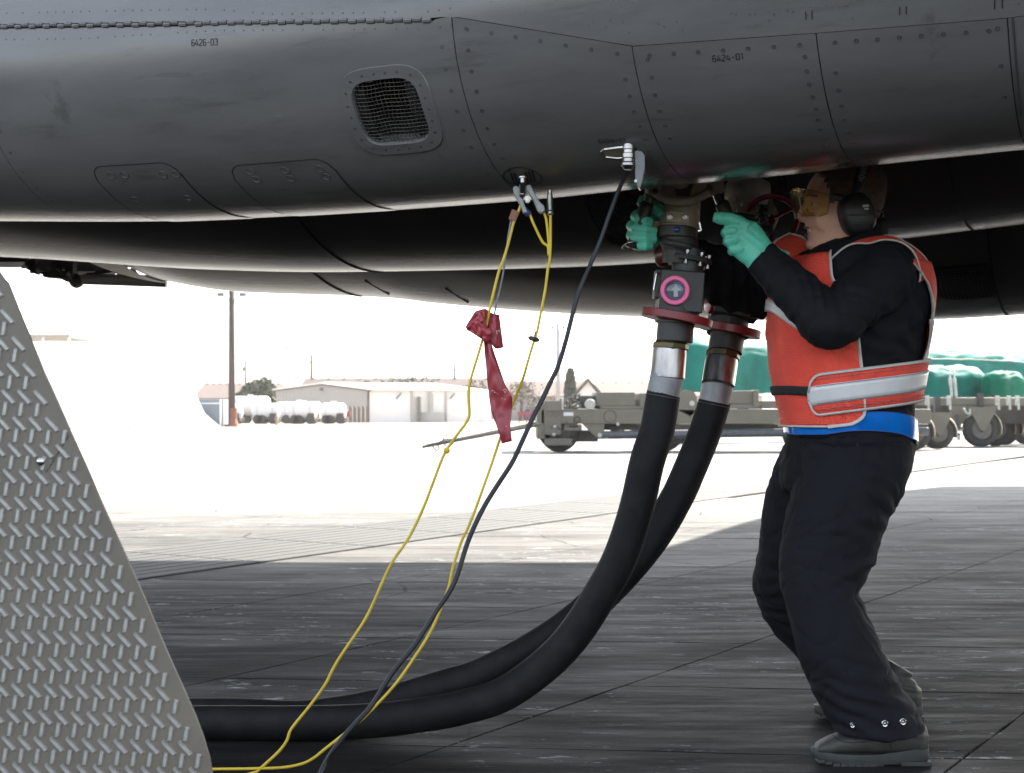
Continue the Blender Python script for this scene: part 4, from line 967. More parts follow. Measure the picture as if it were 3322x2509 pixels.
    pts = [(2042, 528, 3.74), (2042, 552, 3.74), (2024, 580, 3.73), (2008, 615, 3.72), (1990, 662, 3.71), (1973, 709, 3.7), (1950, 775, 3.69), (1920, 848, 3.68), (1895, 905, 3.66), (1874, 960, 3.65), (1860, 1010, 3.64), (1848, 1058, 3.63), (1836, 1105, 3.62), (1821, 1157, 3.6), (1806, 1200, 3.59), (1788, 1236, 3.58), (1760, 1295, 3.57), (1729, 1355, 3.55), (1695, 1430, 3.53), (1662, 1500, 3.5), (1618, 1568, 3.49), (1577, 1633, 3.48), (1545, 1695, 3.46), (1515, 1766, 3.45), (1482, 1870, 3.43), (1452, 1930, 3.42), (1415, 1984, 3.41), (1349, 2088, 3.39), (1273, 2183, 3.37), (1207, 2288, 3.35), (1165, 2335, 3.34), (1121, 2383, 3.33), (1085, 2430, 3.32), (1055, 2477, 3.32), (1037, 2515, 3.3), (980, 2640, 3.28)]
    mb = MB(); q = [P(*p) for p in pts] + [Vector((-.55, 3.25, .006)), Vector((-1.2, 3.2, .006))]; sp = smooth_path(q, 5); mb.tube(sp, [.0060 if i > 40 else .0055 for i in range(len(sp))], 12); mb.build('cable_sheath', M['cable'], d, smooth=True)
    mb = MB(); mb.tube([P(2042, 520, 3.745), P(2043, 560, 3.74)], .0075, 10); mb.build('strain_relief', M['muff'], d, smooth=True)
    # streamer
    s = thing('warning_streamer', P(1570, 1060, Y), 'dark red vinyl streamer knotted on the yellow cord, with scuffed white print', 'streamer')
    o = (1450, 980); k = .2874
    def S(x, y, d=0): return P(o[0] + x * k, o[1] + y * k, Y - .012 + d)
    L_ = [(418, 430), (424, 520), (432, 620), (445, 800), (455, 900), (470, 1020), (480, 1110), (492, 1200), (512, 1270), (540, 1345), (570, 1430), (597, 1520), (618, 1600)]
    R_ = [(488, 425), (505, 470), (532, 560), (565, 660), (600, 760), (632, 855), (668, 950), (712, 1020), (735, 1075), (737, 1160), (725, 1290), (716, 1400), (735, 1572)]
    mb = MB(); g = []
    L2 = smooth_path([Vector((x, y, 0)) for x, y in L_], 4); R2 = smooth_path([Vector((x, y, 0)) for x, y in R_], 4)
    for i, (a_, b_) in enumerate(zip(L2, R2)):
        row = []
        for j in range(13):
            u = j / 12; x = a_.x + (b_.x - a_.x) * u; y = a_.y + (b_.y - a_.y) * u
            w_ = .009 * math.sin(u * 5.5 + i * .09) * (1.05 - min(1, i / 24)) + .003 * math.sin(u * 3 - i * .2) + .007 * noise.noise(Vector((u * 3, i * .15, 0)))
            row.append(S(x, y, w_))
        g.append(row)
    mb.grid(g); tl = mb.build('streamer_tail', M['stream'], s, smooth=True); md = tl.modifiers.new('s', 'SOLIDIFY'); md.thickness = .0012
    def loopmesh(cols, name, amp=.008, seed=0):
        mb = MB(); g = []
        A = smooth_path([Vector((x, y, d)) for x, y, d in cols[0]], 6); B = smooth_path([Vector((x, y, d)) for x, y, d in cols[1]], 6)
        for i, (a_, b_) in enumerate(zip(A, B)):
            g.append([S(a_.x + (b_.x - a_.x) * j / 8, a_.y + (b_.y - a_.y) * j / 8, a_.z + (b_.z - a_.z) * j / 8 + amp * noise.noise(Vector((j * .5, i * .3, seed)))) for j in range(9)])
        mb.grid(g); ob = mb.build(name, M['stream'], s, smooth=True); md = ob.modifiers.new('s', 'SOLIDIFY'); md.thickness = .0012
    loopmesh([[(435, 75, 0), (380, 92, -.01), (322, 110, 0), (262, 200, .01), (208, 285, .015)], [(440, 200, -.01), (420, 210, -.02), (395, 230, -.02), (350, 230, -.01), (232, 322, .015)]], 'streamer_loop', seed=1)
    loopmesh([[(208, 285, .015), (262, 240, -.005), (330, 205, -.018), (400, 260, -.02), (450, 330, -.018)], [(232, 322, .015), (300, 362, .0), (350, 395, -.01), (400, 425, -.012), (425, 440, -.012)]], 'streamer_loop', seed=2)
    loopmesh([[(437, 78, .012), (490, 115, .02), (540, 135, .025), (592, 145, .02)], [(430, 330, 0), (470, 400, .015), (510, 470, .02), (556, 531, .022)]], 'streamer_loop', seed=3)
    loopmesh([[(470, 190, .01), (520, 170, .0), (560, 155, .0), (592, 146, .018)], [(470, 380, 0), (510, 480, .0), (556, 530, .005), (639, 516, .018)]], 'streamer_loop', amp=.005, seed=4)
    mb = MB(); g = []
    for i in range(9):
        f = i / 8; a_ = Vector((437 - 229 * f, 76 + 205 * f - 60 * math.sin(math.pi * f), 0)); b_ = Vector((432 - 190 * f, 430 - 105 * f, 0)); g.append([S(a_.x + (b_.x - a_.x) * j / 8, a_.y + (b_.y - a_.y) * j / 8, .004 + .010 * math.sin(j * .6 + f * 3) * f) for j in range(9)])
    mb.grid(g); ob = mb.build('streamer_loop', M['stream'], s, smooth=True); md = ob.modifiers.new('s', 'SOLIDIFY'); md.thickness = .0012
    mb = MB(); mb.ball(S(432, 345, -.01), (.018, .016, .012)); mb.ball(S(452, 400, -.012), (.014, .013, .015)); mb.tube([S(400, 290, 0), S(420, 330, -.02), S(470, 345, -.02), S(490, 370, -.005)], [.008, .012, .012, .007], 10)
    kn_ = remeshed('streamer_knot', mb, M['stream'], s, .0025, 3, lambda c, n: .0022 * noise.noise(c * 90))
    mb = MB(); rr = random.Random(5)
    for cx_, cy_, sx_, sy_, n_ in ((500, 1003, 38, 4, 5), (545, 1020, 14, 4, 3), (580, 1035, 16, 4, 3), (648, 992, 38, 8, 8), (655, 1018, 20, 8, 4), (622, 1085, 14, 5, 2), (655, 1097, 18, 5, 3), (672, 1410, 18, 7, 3), (628, 1236, 8, 2, 1), (562, 330, 9, 5, 3), (560, 350, 5, 14, 3), (590, 320, 3, 30, 4)):
        for q in range(n_):
            x = cx_ + rr.uniform(-sx_, sx_) * .8; y = cy_ + rr.uniform(-sy_, sy_); w_ = rr.uniform(4, 12); h_ = rr.uniform(2, 5)
            poly = [(x + w_ * math.cos(a) * rr.uniform(.6, 1), y + h_ * math.sin(a) * rr.uniform(.6, 1)) for a in trange(0, 5.6, 8)]
            f = BVH_tail.ray_cast(Vector((0, 0, CAMZ)), (S(x, y) - Vector((0, 0, CAMZ))).normalized()) if BVH_tail else None
            mb.prism([S(a_, b_, -.010) for a_, b_ in poly], (0, .0006, 0))
    tag(mb.build('worn_print', M['flake'], s), kind='stuff')
BVH_tail = None
cords()
# ------------------------------------------------------------------ the man
def person():
    Yb = 4.25
    t = thing('person', P(2850, 2487, 4.1) * Vector((1, 1, 0)) if False else Vector((P(2850, 0, 4.1).x, 4.2, 0)), 'man in red orange vest, ear defenders and green gloves working at the fuel nozzle', 'person')
    def q(x, y, Y=Yb): return P(x, y, Y)
    def px(n, Y=Yb): return n / F * Y
    hY = 4.22                                                   # head plane
    # ---------------- head built from horizontal slices: (py, front x, back x, half width m)
    HT = [(540, 2745, 2775, .018), (546, 2700, 2812, .045), (556, 2664, 2838, .062), (572, 2640, 2852, .073), (595, 2624, 2858, .080), (620, 2617, 2858, .083), (640, 2612, 2855, .083), (652, 2610, 2852, .082), (665, 2618, 2850, .081), (680, 2616, 2846, .080), (700, 2613, 2841, .078), (720, 2615, 2834, .076), (735, 2613, 2826, .073), (745, 2619, 2820, .071), (753, 2624, 2815, .069), (762, 2617, 2810, .067), (775, 2622, 2806, .064), (790, 2619, 2800, .058), (804, 2623, 2795, .050), (814, 2634, 2790, .042), (822, 2660, 2788, .036)]
    def head_ring(py, fx, bx, w, n=56, grow=0.):
        cx = (fx * .42 + bx * .58); c = q(cx, py, hY); af = px(cx - fx, hY) + grow; ab = px(bx - cx, hY) + grow; ring = []
        for k in range(n):
            a = 2 * math.pi * k / n; ca, sa = math.cos(a), math.sin(a)
            e = 1.12 if ca > 0 else 1.0
            x = -(abs(ca) ** e) * af if ca > 0 else ab * abs(ca)
            ring.append(c + Vector((x, (w + grow) * math.copysign(abs(sa) ** .92, sa) * (1 if ca < 0 else 1 - .16 * ca * ca), 0)))
        return ring
    def smooth_head(step=5, grow=0., y0=540, y1=822):
        out = []; y = y0
        while y <= y1:
            f = [smooth_tab([(r[0], r[i]) for r in HT], y) for i in (1, 2, 3)]; out.append(head_ring(y, f[0], f[1], f[2], grow=grow)); y += step
        return out
    mb = MB(); mb.rings(smooth_head())
    # nose, brow, chin, cheek masses
    mb.tube([q(2616, 655, hY), q(2606, 675, hY), q(2599, 692, hY), q(2597, 703, hY), q(2605, 714, hY), q(2618, 716, hY)], [.006, .008, .010, .0115, .010, .006], 10, b=[.006, .008, .011, .014, .015, .008])
    for s_ in (-1, 1): mb.ball(q(2607, 708, hY) + Vector((0, s_ * .011, 0)), (.008, .007, .007), 10, 8)
    mb.tube([q(2622, 642, hY) + Vector((.006, -.035, 0)), q(2614, 640, hY), q(2622, 642, hY) + Vector((.006, .035, 0))], .007, 8)
    mb.ball(q(2630, 793, hY), (.016, .020, .016), 12, 8)
    for s_ in (-1, 1): mb.ball(q(2668, 716, hY) + Vector((0, s_ * .046, 0)), (.036, .014, .042), 12, 8)
    mb.tube([q(2616, 737, hY) + Vector((.014, -.024, 0)), q(2614, 737, hY), q(2616, 737, hY) + Vector((.014, .024, 0))], .0045, 8)
    mb.tube([q(2620, 764, hY) + Vector((.014, -.022, 0)), q(2618, 764, hY), q(2620, 764, hY) + Vector((.014, .022, 0))], .005, 8)
    for s_ in (-1, 1): mb.ball(q(2762, 690, hY) + Vector((0, s_ * .082, 0)), (.018, .008, .03), 12, 8)
    # neck, trunk, limbs below the clothes: one continuous body
    mb.tube([q(2765, 740, hY), q(2760, 790, hY), q(2768, 850, Yb), q(2770, 900)], [.060, .060, .066, .09], 20, b=[.055, .056, .062, .11])
    mb.tube([q(2775, 860), q(2765, 950), q(2755, 1100), q(2750, 1250), q(2755, 1400), q(2765, 1540)], [.08, .12, .125, .115, .12, .10], 20, b=[.14, .17, .16, .14, .15, .15])
    SH, EL, WR = q(2862, 905, 4.07), q(2690, 1050, 3.97), q(2492, 862, 4.06)
    SH2, EL2, WR2 = q(2680, 880, 4.42), q(2430, 930, 4.52), q(2205, 815, 4.37)
    mb.tube([q(2790, 880, 4.2), SH, SH.lerp(EL, .5), EL, EL.lerp(WR, .5), WR, WR.lerp(q(2440, 800, 4.08), .5)], [.06, .06, .052, .045, .042, .032, .03], 14)
    mb.tube([q(2760, 880, 4.3), SH2, SH2.lerp(EL2, .5), EL2, EL2.lerp(WR2, .5), WR2, WR2.lerp(q(2160, 750, 4.3), .5)], [.06, .06, .052, .045, .042, .032, .03], 14)
    HN, KN, AN = q(2790, 1530, 4.13), q(2665, 1880, 4.03), q(2868, 2350, 4.0)
    HF, KF, AF = q(2730, 1530, 4.38), q(2570, 1880, 4.46), q(2915, 2250, 4.55)
    for a, b, c, ty in ((HN, KN, AN, 2430), (HF, KF, AF, 2290)):
        mb.tube([a + Vector((0, 0, .08)), a, a.lerp(b, .5), b, b.lerp(c, .4), c, c + Vector((-.01, 0, -.05))], [.085, .085, .075, .054, .046, .028, .028], 16)
        mb.tube([c + Vector((.02, 0, -.035)), c + Vector((-.08, 0, -.045))], [.026, .02], 10)
    for hand in ((q(2440, 800, 4.08), q(2395, 765, 4.1)), (q(2165, 765, 4.31), q(2125, 735, 4.24))):
        mb.tube([hand[0], hand[1]], [.024, .018], 12)
    body = remeshed('body', mb, M['skin'], t, .0042, 3)
    mb = MB(); mb.box(q(2621, 750, hY) + Vector((.006, 0, 0)), (.010, .030, .0065)); mb.build('teeth', M['tooth'], body)
    mb = MB(); mb.tube([q(2616, 738, hY) + Vector((.012, -.022, 0)), q(2611, 739, hY), q(2616, 738, hY) + Vector((.012, .022, 0))], .0038, 8); mb.tube([q(2621, 763, hY) + Vector((.012, -.02, 0)), q(2615, 763, hY), q(2621, 763, hY) + Vector((.012, .02, 0))], .0042, 8); mb.build('lips', M['lip'], body, smooth=True)
    for s_ in (-1, 1):
        mb = MB(); c = q(2637, 668, hY) + Vector((0, s_ * .031, 0)); mb.ball(c, .0105, 14, 10); e = mb.build('eye', M['eye'], body, smooth=True)
        mb = MB(); mb.ball(c + Vector((-.0072, s_ * .001, 0)), (.0042, .0048, .0048), 12, 8); mb.build('iris', M['gap'], e, smooth=True)
        mb = MB(); mb.tube([q(2622, 645, hY) + Vector((.014, s_ * .055, 0)), q(2612, 638, hY) + Vector((.0, s_ * .035, 0)), q(2609, 643, hY) + Vector((.0, s_ * .012, 0))], .0035, 6); mb.build('eyebrow', M['hair'], body, smooth=True)
    # hair: shell over the crown and the back, with short strands
    mb = MB(); rows = []
    for y in range(534, 712, 4):
        yy = max(y + 2, 541); f = [smooth_tab([(r[0], r[i]) for r in HT], yy) for i in (1, 2, 3)]
        ring = head_ring(yy, f[0], f[1], f[2], n=72, grow=.010 if y < 680 else .007)
        for v in ring: v.z += px(yy - y, hY) + (.006 if y < 560 else 0)
        rows.append((y, ring))
    n = 72; vs = [v + (v - q(2740, 640, hY)).normalized() * .0035 * noise.noise(v * 60) for _, r_ in rows for v in r_]; fs = []
    def hairy(y, k):
        a = abs(((k / n * 360 + 180) % 360) - 180)           # 0 = face, 180 = nape
        if y < 556: return True
        if y < 580: return a > 18 + (y - 556) * .9
        if y < 640: return a > 42 + (y - 580) * .25
        if y < 690: return a > 62 + (y - 640) * .5 and not (78 < a < 100 and y > 662)
        return a > 125
    for i in range(len(rows) - 1):
        for k in range(n):
            if hairy(rows[i][0], k + .5): fs.append((i * n + k, i * n + (k + 1) % n, (i + 1) * n + (k + 1) % n, (i + 1) * n + k))
    fs.append(tuple(range(n)))
    mb.add(vs, fs); hr = mb.build('hair', M['hair'], body, smooth=True)
    md = hr.modifiers.new('s', 'SOLIDIFY'); md.thickness = .007; md.offset = -1
    rr = random.Random(2); mb = MB(); cc = q(2745, 650, hY)
    for f_ in fs[:-1]:
        if rr.random() < 1.0:
            for _ in range(3):
                w_ = [rr.random() for _ in range(4)]; s_ = sum(w_); p = sum((vs[i] * (w_[j] / s_) for j, i in enumerate(f_)), Vector()); nrm = (p - cc).normalized()
                fl = Vector((.9, rr.uniform(-.25, .25), rr.uniform(-.6, .1))); fl = (fl - nrm * fl.dot(nrm)).normalized(); d = (fl * .85 + nrm * rr.uniform(.12, .35)) * rr.uniform(.010, .020); sd = fl.cross(nrm).normalized() * .0008
                mb.add([p - sd, p + sd, p + d], [(0, 1, 2)])
    tag(mb.build('hair_strands', M['hair'], body, fix=False), kind='stuff')
    # ---------------- ear defenders
    e = MB(); c = q(2757, 712, hY) + Vector((0, -.088, 0)); Rm = Matrix.Rotation(R(-16), 3, 'Y')
    def ell(w, h, d, e_=2.6, n=36): return [c + Rm @ Vector((w * math.copysign(abs(math.cos(a)) ** (2 / e_), math.cos(a)), d, h * math.copysign(abs(math.sin(a)) ** (2 / e_), math.sin(a)) * (1 - .12 * (math.sin(a) < 0)))) for a in [2 * math.pi * k / n for k in range(n)]]
    e.rings([ell(.048, .062, .014), ell(.053, .067, .008), ell(.052, .066, -.004)]); cu = e.build('ear_cushion', M['muff'], t, smooth=True, sharp=50)
    e = MB(); e.rings([ell(.050, .064, -.004), ell(.0505, .0645, -.014), ell(.045, .058, -.028), ell(.034, .045, -.037), ell(.012, .016, -.040)]); e.tube([c + Rm @ Vector((-.036, -.034, .006)), c + Rm @ Vector((0, -.041, -.004)), c + Rm @ Vector((.036, -.034, -.016))], .0035, 6); e.tube([c + Rm @ Vector((-.03, -.034, -.022)), c + Rm @ Vector((0, -.040, -.032)), c + Rm @ Vector((.03, -.034, -.034))], .003, 6); cup = e.build('ear_cup', M['muff'], t, smooth=True, sharp=60)
    e = MB(); e.prism([c + Rm @ Vector((x, -.0385, z)) for x, z in ((.012, .022), (.030, .018), (.030, .012), (.012, .015))], (0, -.002, 0)); e.prism([c + Rm @ Vector((x, -.0380, z)) for x, z in ((.014, .012), (.027, .009), (.026, .004), (.015, .007))], (0, -.002, 0)); tag(e.build('cup_print', M['print'], cup), kind='stuff')
    e = MB(); c2 = c + Vector((0, .176, 0)); e.ball(c2, (.047, .034, .062), 20, 12); e.build('ear_cup', M['muff'], t, smooth=True)
    arc = []; top = q(2796, 531, hY)
    A0 = c + Rm @ Vector((.012, -.012, .058))
    for k in range(19):
        a = math.pi * k / 18; arc.append(Vector((0, 0, 0)) + Vector((A0.x + (top.x - A0.x) * math.sin(a) ** .8, hY - math.cos(a) * .098, A0.z + (top.z - A0.z) * math.sin(a) ** .62)))
    e = MB(); e.tube(arc, [.013 + .006 * math.sin(math.pi * k / 18) for k in range(19)], 10, b=.0045, side=None); 
    # band wide in x: rebuild as strips
    e = MB(); g = []
    for k, v in enumerate(arc):
        wv = .015 + .009 * math.sin(math.pi * k / 18); tv = (arc[min(k + 1, 18)] - arc[max(k - 1, 0)]).normalized(); sd = Vector((1, 0, 0)) - tv * tv.x; sd.normalize(); nr = tv.cross(sd); g.append([v + sd * (wv * math.cos(a)) + nr * (.0055 * math.sin(a)) for a in [2 * math.pi * j / 14 for j in range(14)]])
    e.rings(g); bd = e.build('headband', M['muff'], t, smooth=True, sharp=60)
    e = MB()
    # worn pale lettering on the band
    vs_, fs_ = strokes('HOWARD', .15); e = MB(); pv = []
    for v in vs_:
        f = .5 + v.x / 4.8; u_ = f * 3.0 + 1.0; k_ = int(u_); b0 = arc[k_].lerp(arc[k_ + 1], u_ - k_); tv = (arc[k_ + 1] - arc[k_]).normalized(); sd = (Vector((1, 0, 0)) - tv * tv.x).normalized(); nr = tv.cross(sd)
        if nr.y > 0: nr = -nr
        pv.append(b0 + sd * (-v.y * .015) + nr * .0062)
    e.add(pv, fs_); e.build('band_print', M['print'], bd, fix=False)
    e = MB(); e.tube([c + Rm @ Vector((.05, 0, -.002)), q(2800, 690, hY) + Vector((0, -.07, 0)), q(2850, 694, hY) + Vector((0, -.03, 0)), q(2862, 700, hY), q(2850, 700, hY) + Vector((0, .03, 0))], .004, 8, b=.008, side=(0, 1, 0)); e.build('goggle_strap', M['muff'], t, smooth=True)
    # ---------------- goggles
    def gq(x, y, yy): return q(x, y, hY) + Vector((0, yy, 0))
    front = [gq(2575, 618, -.052), gq(2571, 616, 0), gq(2575, 618, .052), gq(2590, 700, .05), gq(2596, 708, .03), gq(2588, 690, 0), gq(2596, 708, -.03), gq(2590, 700, -.05)]
    back = [gq(2676, 646, -.084), gq(2622, 628, 0), gq(2676, 646, .084), gq(2664, 704, .074), gq(2640, 712, .05), gq(2612, 672, 0), gq(2640, 712, -.05), gq(2664, 704, -.074)]
    def midr(f): return [a.lerp(b, f) + Vector((0, (0 if abs(a.y - hY) < .01 else math.copysign(.012, a.y - hY)) * math.sin(math.pi * f), 0)) for a, b in zip(front, back)]
    e = MB(); e.rings([front, midr(.25), midr(.5), midr(.75), back], caps=False); e.f.append(tuple(range(8))); go = e.build('goggle_lens', M['lens'], t, bevel=.002); md = go.modifiers.new('s', 'SOLIDIFY'); md.thickness = .002
    e = MB()
    for a, b in zip(back, back[1:] + back[:1]): e.bar(a, b, .0035)
    for a, b in ((front[0], front[1]), (front[1], front[2]), (front[0], front[7]), (front[7], front[6])): e.bar(a, b, .0022)
    e.build('goggle_frame', mat('amber_frame', (.40, .30, .12), .25), go)
    e = MB(); e.tube([gq(2672, 652, -.086), gq(2690, 655, -.09), gq(2712, 660, -.094)], .0055, 8, b=.010, side=(0, 0, 1)); e.box(gq(2676, 660, -.09), (.014, .006, .024)); e.build('strap_clip', M['muff'], t, smooth=True, sharp=40)
    # ---------------- jacket
    def torso_mb():
        mb = MB(); TT = [(775, 2690, 2872, .095), (800, 2640, 2920, .155), (830, 2590, 2962, .195), (880, 2545, 2992, .215), (940, 2522, 3004, .222), (1020, 2512, 3000, .215), (1120, 2512, 2986, .202), (1220, 2522, 2966, .192), (1300, 2538, 2955, .187), (1360, 2552, 2955, .184), (1420, 2560, 2950, .18)]
        rings = []
        for i in range(60):
            y = 775 + (1420 - 775) * i / 59; fx, bx, w_ = [smooth_tab([(r[0], r[k]) for r in TT], y) for k in (1, 2, 3)]; c = q((fx + bx) / 2, y); a_ = px((bx - fx) / 2)
            rings.append([c + Vector((-a_ * math.copysign(abs(math.cos(p_)) ** .85, math.cos(p_)), -w_ * math.copysign(abs(math.sin(p_)) ** .85, math.sin(p_)), 0)) for p_ in [2 * math.pi * k / 40 for k in range(40)]])
        mb.rings(rings); return mb
    def crease(c, amp=.0045, sc=7.5):
        p_ = c * sc + Vector((noise.noise(c * 5), 0, noise.noise(c * 5 + Vector((9, 0, 0))))) * 1.2; v = 1 - abs(noise.noise(Vector((p_.x, p_.y, p_.z * 1.7)))) * 2.2
        return -amp * max(0, v) ** 5 + amp * .5 * max(0, 1 - abs(noise.noise(p_ * 1.9 + Vector((3, 7, 1)))) * 2.4) ** 3
    tor = torso_mb()
    tb = BVHTree.FromPolygons([tuple(v) for v in tor.v], tor.f)
    def wrinkle(scale=1.):
        def f(c, n):
            v = c * 9; w_ = noise.noise(Vector((v.x, v.y, v.z))) * .006 + noise.noise(c * 26) * .0022
            return w_ * scale
        return f
    def fold(c, ctr, dirv, wl, amp, rad):
        """local sheaf of folds running across dirv"""
        d = c - ctr; g = math.exp(-(d.length / rad) ** 2)
        return .72 * amp * g * math.sin(2 * math.pi * (d.dot(dirv) / wl) + 2.2 * noise.noise(c * 11))
    mb = torso_mb()
    sp = smooth_path([q(2800, 850, 4.19), q(2850, 875, 4.12), SH, SH.lerp(EL, .35), SH.lerp(EL, .7), EL, EL.lerp(WR, .3), EL.lerp(WR, .65), WR, q(2462, 833, 4.065)], 4)
    r_ = [.09, .100, .096, .090, .084, .081, .077, .070, .060, .057]; rs = [lerp_tab(list(enumerate(r_)), i / 4) for i in range(len(sp))]
    mb.tube(sp, rs, 24, b=[x * .92 for x in rs])
    sp = smooth_path([q(2740, 870, 4.32), q(2700, 875, 4.38), SH2, SH2.lerp(EL2, .5), EL2, EL2.lerp(WR2, .4), WR2.lerp(EL2, .2), WR2.lerp(EL2, .06)], 4)
    r_ = [.09, .10, .098, .090, .085, .080, .066, .060]; mb.tube(sp, [lerp_tab(list(enumerate(r_)), i / 4) for i in range(len(sp))], 20)
    # loose cloth hanging below the far sleeve
    mb.tube([q(2560, 920, 4.5), q(2460, 960, 4.52), q(2380, 950, 4.5), q(2300, 915, 4.46), q(2290, 880, 4.44)], [.07, .075, .07, .055, .04], 14, b=[.05, .05, .05, .045, .035])
    # collar
    col = []
    for k in range(26):
        a = math.pi * 2 * k / 26
    cpts = [q(2662, 808, 4.18), q(2700, 822, 4.11), q(2760, 790, 4.105), q(2815, 748, 4.13), q(2855, 728, 4.2), q(2856, 728, 4.28), q(2815, 750, 4.34), q(2740, 800, 4.36), q(2680, 822, 4.3)]
    cs = smooth_path(cpts, 5); mb.tube(cs, .010, 8, b=None)
    g = MB(); rows = []
    for v in cs:
        d = Vector((v.x - q(2765, 0).x, (v.y - 4.235), 0)).normalized()
        rows.append([v + d * .004 + Vector((0, 0, .018)), v + d * .016, v + d * .020 + Vector((0, 0, -.03)), v + d * .012 + Vector((0, 0, -.07)), v - d * .012 + Vector((0, 0, -.07)), v - d * .006 + Vector((0, 0, .016))])
    g.rings(rows); mb.add(g.v, g.f)
    # flap of the open collar at the throat
    mb.prism([q(2608, 835, 4.12), q(2640, 818, 4.12), q(2700, 800, 4.12), q(2708, 850, 4.12), q(2660, 912, 4.12), q(2635, 880, 4.12)], (0, .02, 0))
    elb = q(2655, 945, 3.93); arm = (EL - WR).normalized(); ua = (SH - EL).normalized()
    def jfn(c, n):
        w_ = noise.noise(c * 8) * .006 + noise.noise(c * 24) * .0018 + crease(c)
        w_ += fold(c, elb, Vector((1, 0, .1)).normalized(), .030, .0055, .075)          # gathers inside the elbow
        w_ += fold(c, q(2740, 1110, 4.0), Vector((.5, 0, .9)).normalized(), .045, .005, .08)
        w_ += fold(c, q(2560, 930, 4.0), arm, .050, .004, .10)
        w_ += fold(c, q(2850, 1150, 4.05), Vector((.35, 0, .95)).normalized(), .060, .007, .16)
        w_ += fold(c, q(2930, 1010, 4.1), Vector((.75, 0, .65)).normalized(), .06, .006, .13)
        w_ += fold(c, q(2400, 940, 4.45), Vector((1, 0, .15)).normalized(), .05, .008, .18)
        w_ += fold(c, q(2830, 1290, 4.05), Vector((.2, 0, 1)).normalized(), .05, .004, .14)
        return w_
    jk = remeshed('jacket', mb, M['navyj'], t, .0068, 4, jfn)
    # seams of the sleeve
    jb = BVHTree.FromObject(jk, bpy.context.evaluated_depsgraph_get()); jo = origin(t)
    def onj(x, y, d=.001):
        dr = Vector(((x - CX) / F, 1, -(y - HY) / F)).normalized(); h = jb.ray_cast(Vector((0, 0, CAMZ)) - jo, dr)
        return (h[0] + jo - dr * d) if h[0] is not None else P(x, y, 4.0)
    def seam(pts, w_=.0015, parent=jk, f=onj, name='seam'):
        mb = MB(); sp = smooth_path([Vector((x, y, 0)) for x, y in pts], 5); mb.tube([f(v.x, v.y, -.0004) for v in sp], w_, 5); mb.build(name, M['seam'], parent)
    seam([(2745, 905), (2770, 960), (2790, 1010), (2795, 1060)]); 
    # ---------------- trousers
    mb = MB()
    def leg(pts, Y0, Y1):
        rings = []
        m_ = len(pts)
        for i, (y, x0, x1, w_) in enumerate(pts):
            Yc = Y0 + (Y1 - Y0) * i / (m_ - 1); c = q((x0 + x1) / 2, y, Yc); a_ = px((x1 - x0) / 2, Yc); tilt = 0
            rings.append([c + Vector((-a_ * math.cos(p_), -w_ * math.sin(p_), 0)) for p_ in [2 * math.pi * k / 30 for k in range(30)]])
        mb.rings(rings)
    leg([(1440, 2600, 2960, .12), (1520, 2600, 2955, .14), (1600, 2568, 2925, .145), (1680, 2548, 2880, .14), (1760, 2534, 2852, .13), (1830, 2530, 2835, .122), (1880, 2532, 2800, .115), (1920, 2538, 2782, .112), (1980, 2552, 2808, .112), (2040, 2566, 2840, .115), (2100, 2582, 2862, .118), (2170, 2606, 2892, .118), (2240, 2632, 2930, .116), (2300, 2668, 2978, .116), (2345, 2700, 3000, .114), (2374, 2712, 3002, .112)], 4.13, 4.0)
    leg([(1440, 2545, 2880, .12), (1520, 2510, 2870, .14), (1600, 2490, 2840, .14), (1680, 2476, 2780, .135), (1760, 2462, 2740, .128), (1830, 2450, 2720, .122), (1890, 2441, 2700, .116), (1940, 2450, 2700, .11), (2000, 2478, 2725, .108), (2060, 2520, 2770, .108), (2120, 2570, 2838, .108), (2180, 2615, 2905, .106), (2225, 2645, 2935, .104)], 4.37, 4.53)
    rings = []
    for y, x0, x1, w_ in ((1385, 2560, 2962, .178), (1410, 2556, 2966, .184), (1450, 2548, 2966, .20), (1500, 2535, 2958, .215), (1550, 2530, 2940, .215), (1590, 2545, 2900, .19)):
        c = q((x0 + x1) / 2, y, Yb); a_ = px((x1 - x0) / 2); rings.append([c + Vector((-a_ * math.cos(p_), -w_ * math.sin(p_), 0)) for p_ in [2 * math.pi * k / 36 for k in range(36)]])
    mb.rings(rings)
    def tfn(c, n):
        w_ = noise.noise(Vector((c.x * 9, c.y * 9, c.z * 5))) * .007 + noise.noise(c * 24) * .0015 + crease(c, .0045, 6)
        w_ += fold(c, q(2800, 1860, 4.0), Vector((-.35, 0, 1)).normalized(), .055, .007, .10)      # behind the knee
        w_ += fold(c, q(2780, 1780, 3.95), Vector((-.3, 0, .95)).normalized(), .06, .004, .12)
        w_ += fold(c, q(2860, 2280, 3.95), Vector((.25, 0, 1)).normalized(), .050, .008, .12)
        w_ += fold(c, q(2700, 2340, 3.95), Vector((.3, 0, 1)).normalized(), .045, .006, .09)
        w_ += fold(c, q(2860, 1640, 3.98), Vector((.5, 0, .9)).normalized(), .06, .005, .11)
        w_ += fold(c, q(2560, 1600, 4.25), Vector((.3, 0, .9)).normalized(), .06, .005, .14)
        w_ += fold(c, q(2640, 1470, 4.1), Vector((1, 0, .3)).normalized(), .05, .006, .10)
        w_ += fold(c, q(2520, 1930, 4.4), Vector((0, 0, 1)), .05, .004, .12)
        return w_
    tr = remeshed('trousers', mb, M['navy'], t, .0068, 4, tfn)
    trb = BVHTree.FromObject(tr, bpy.context.evaluated_depsgraph_get())
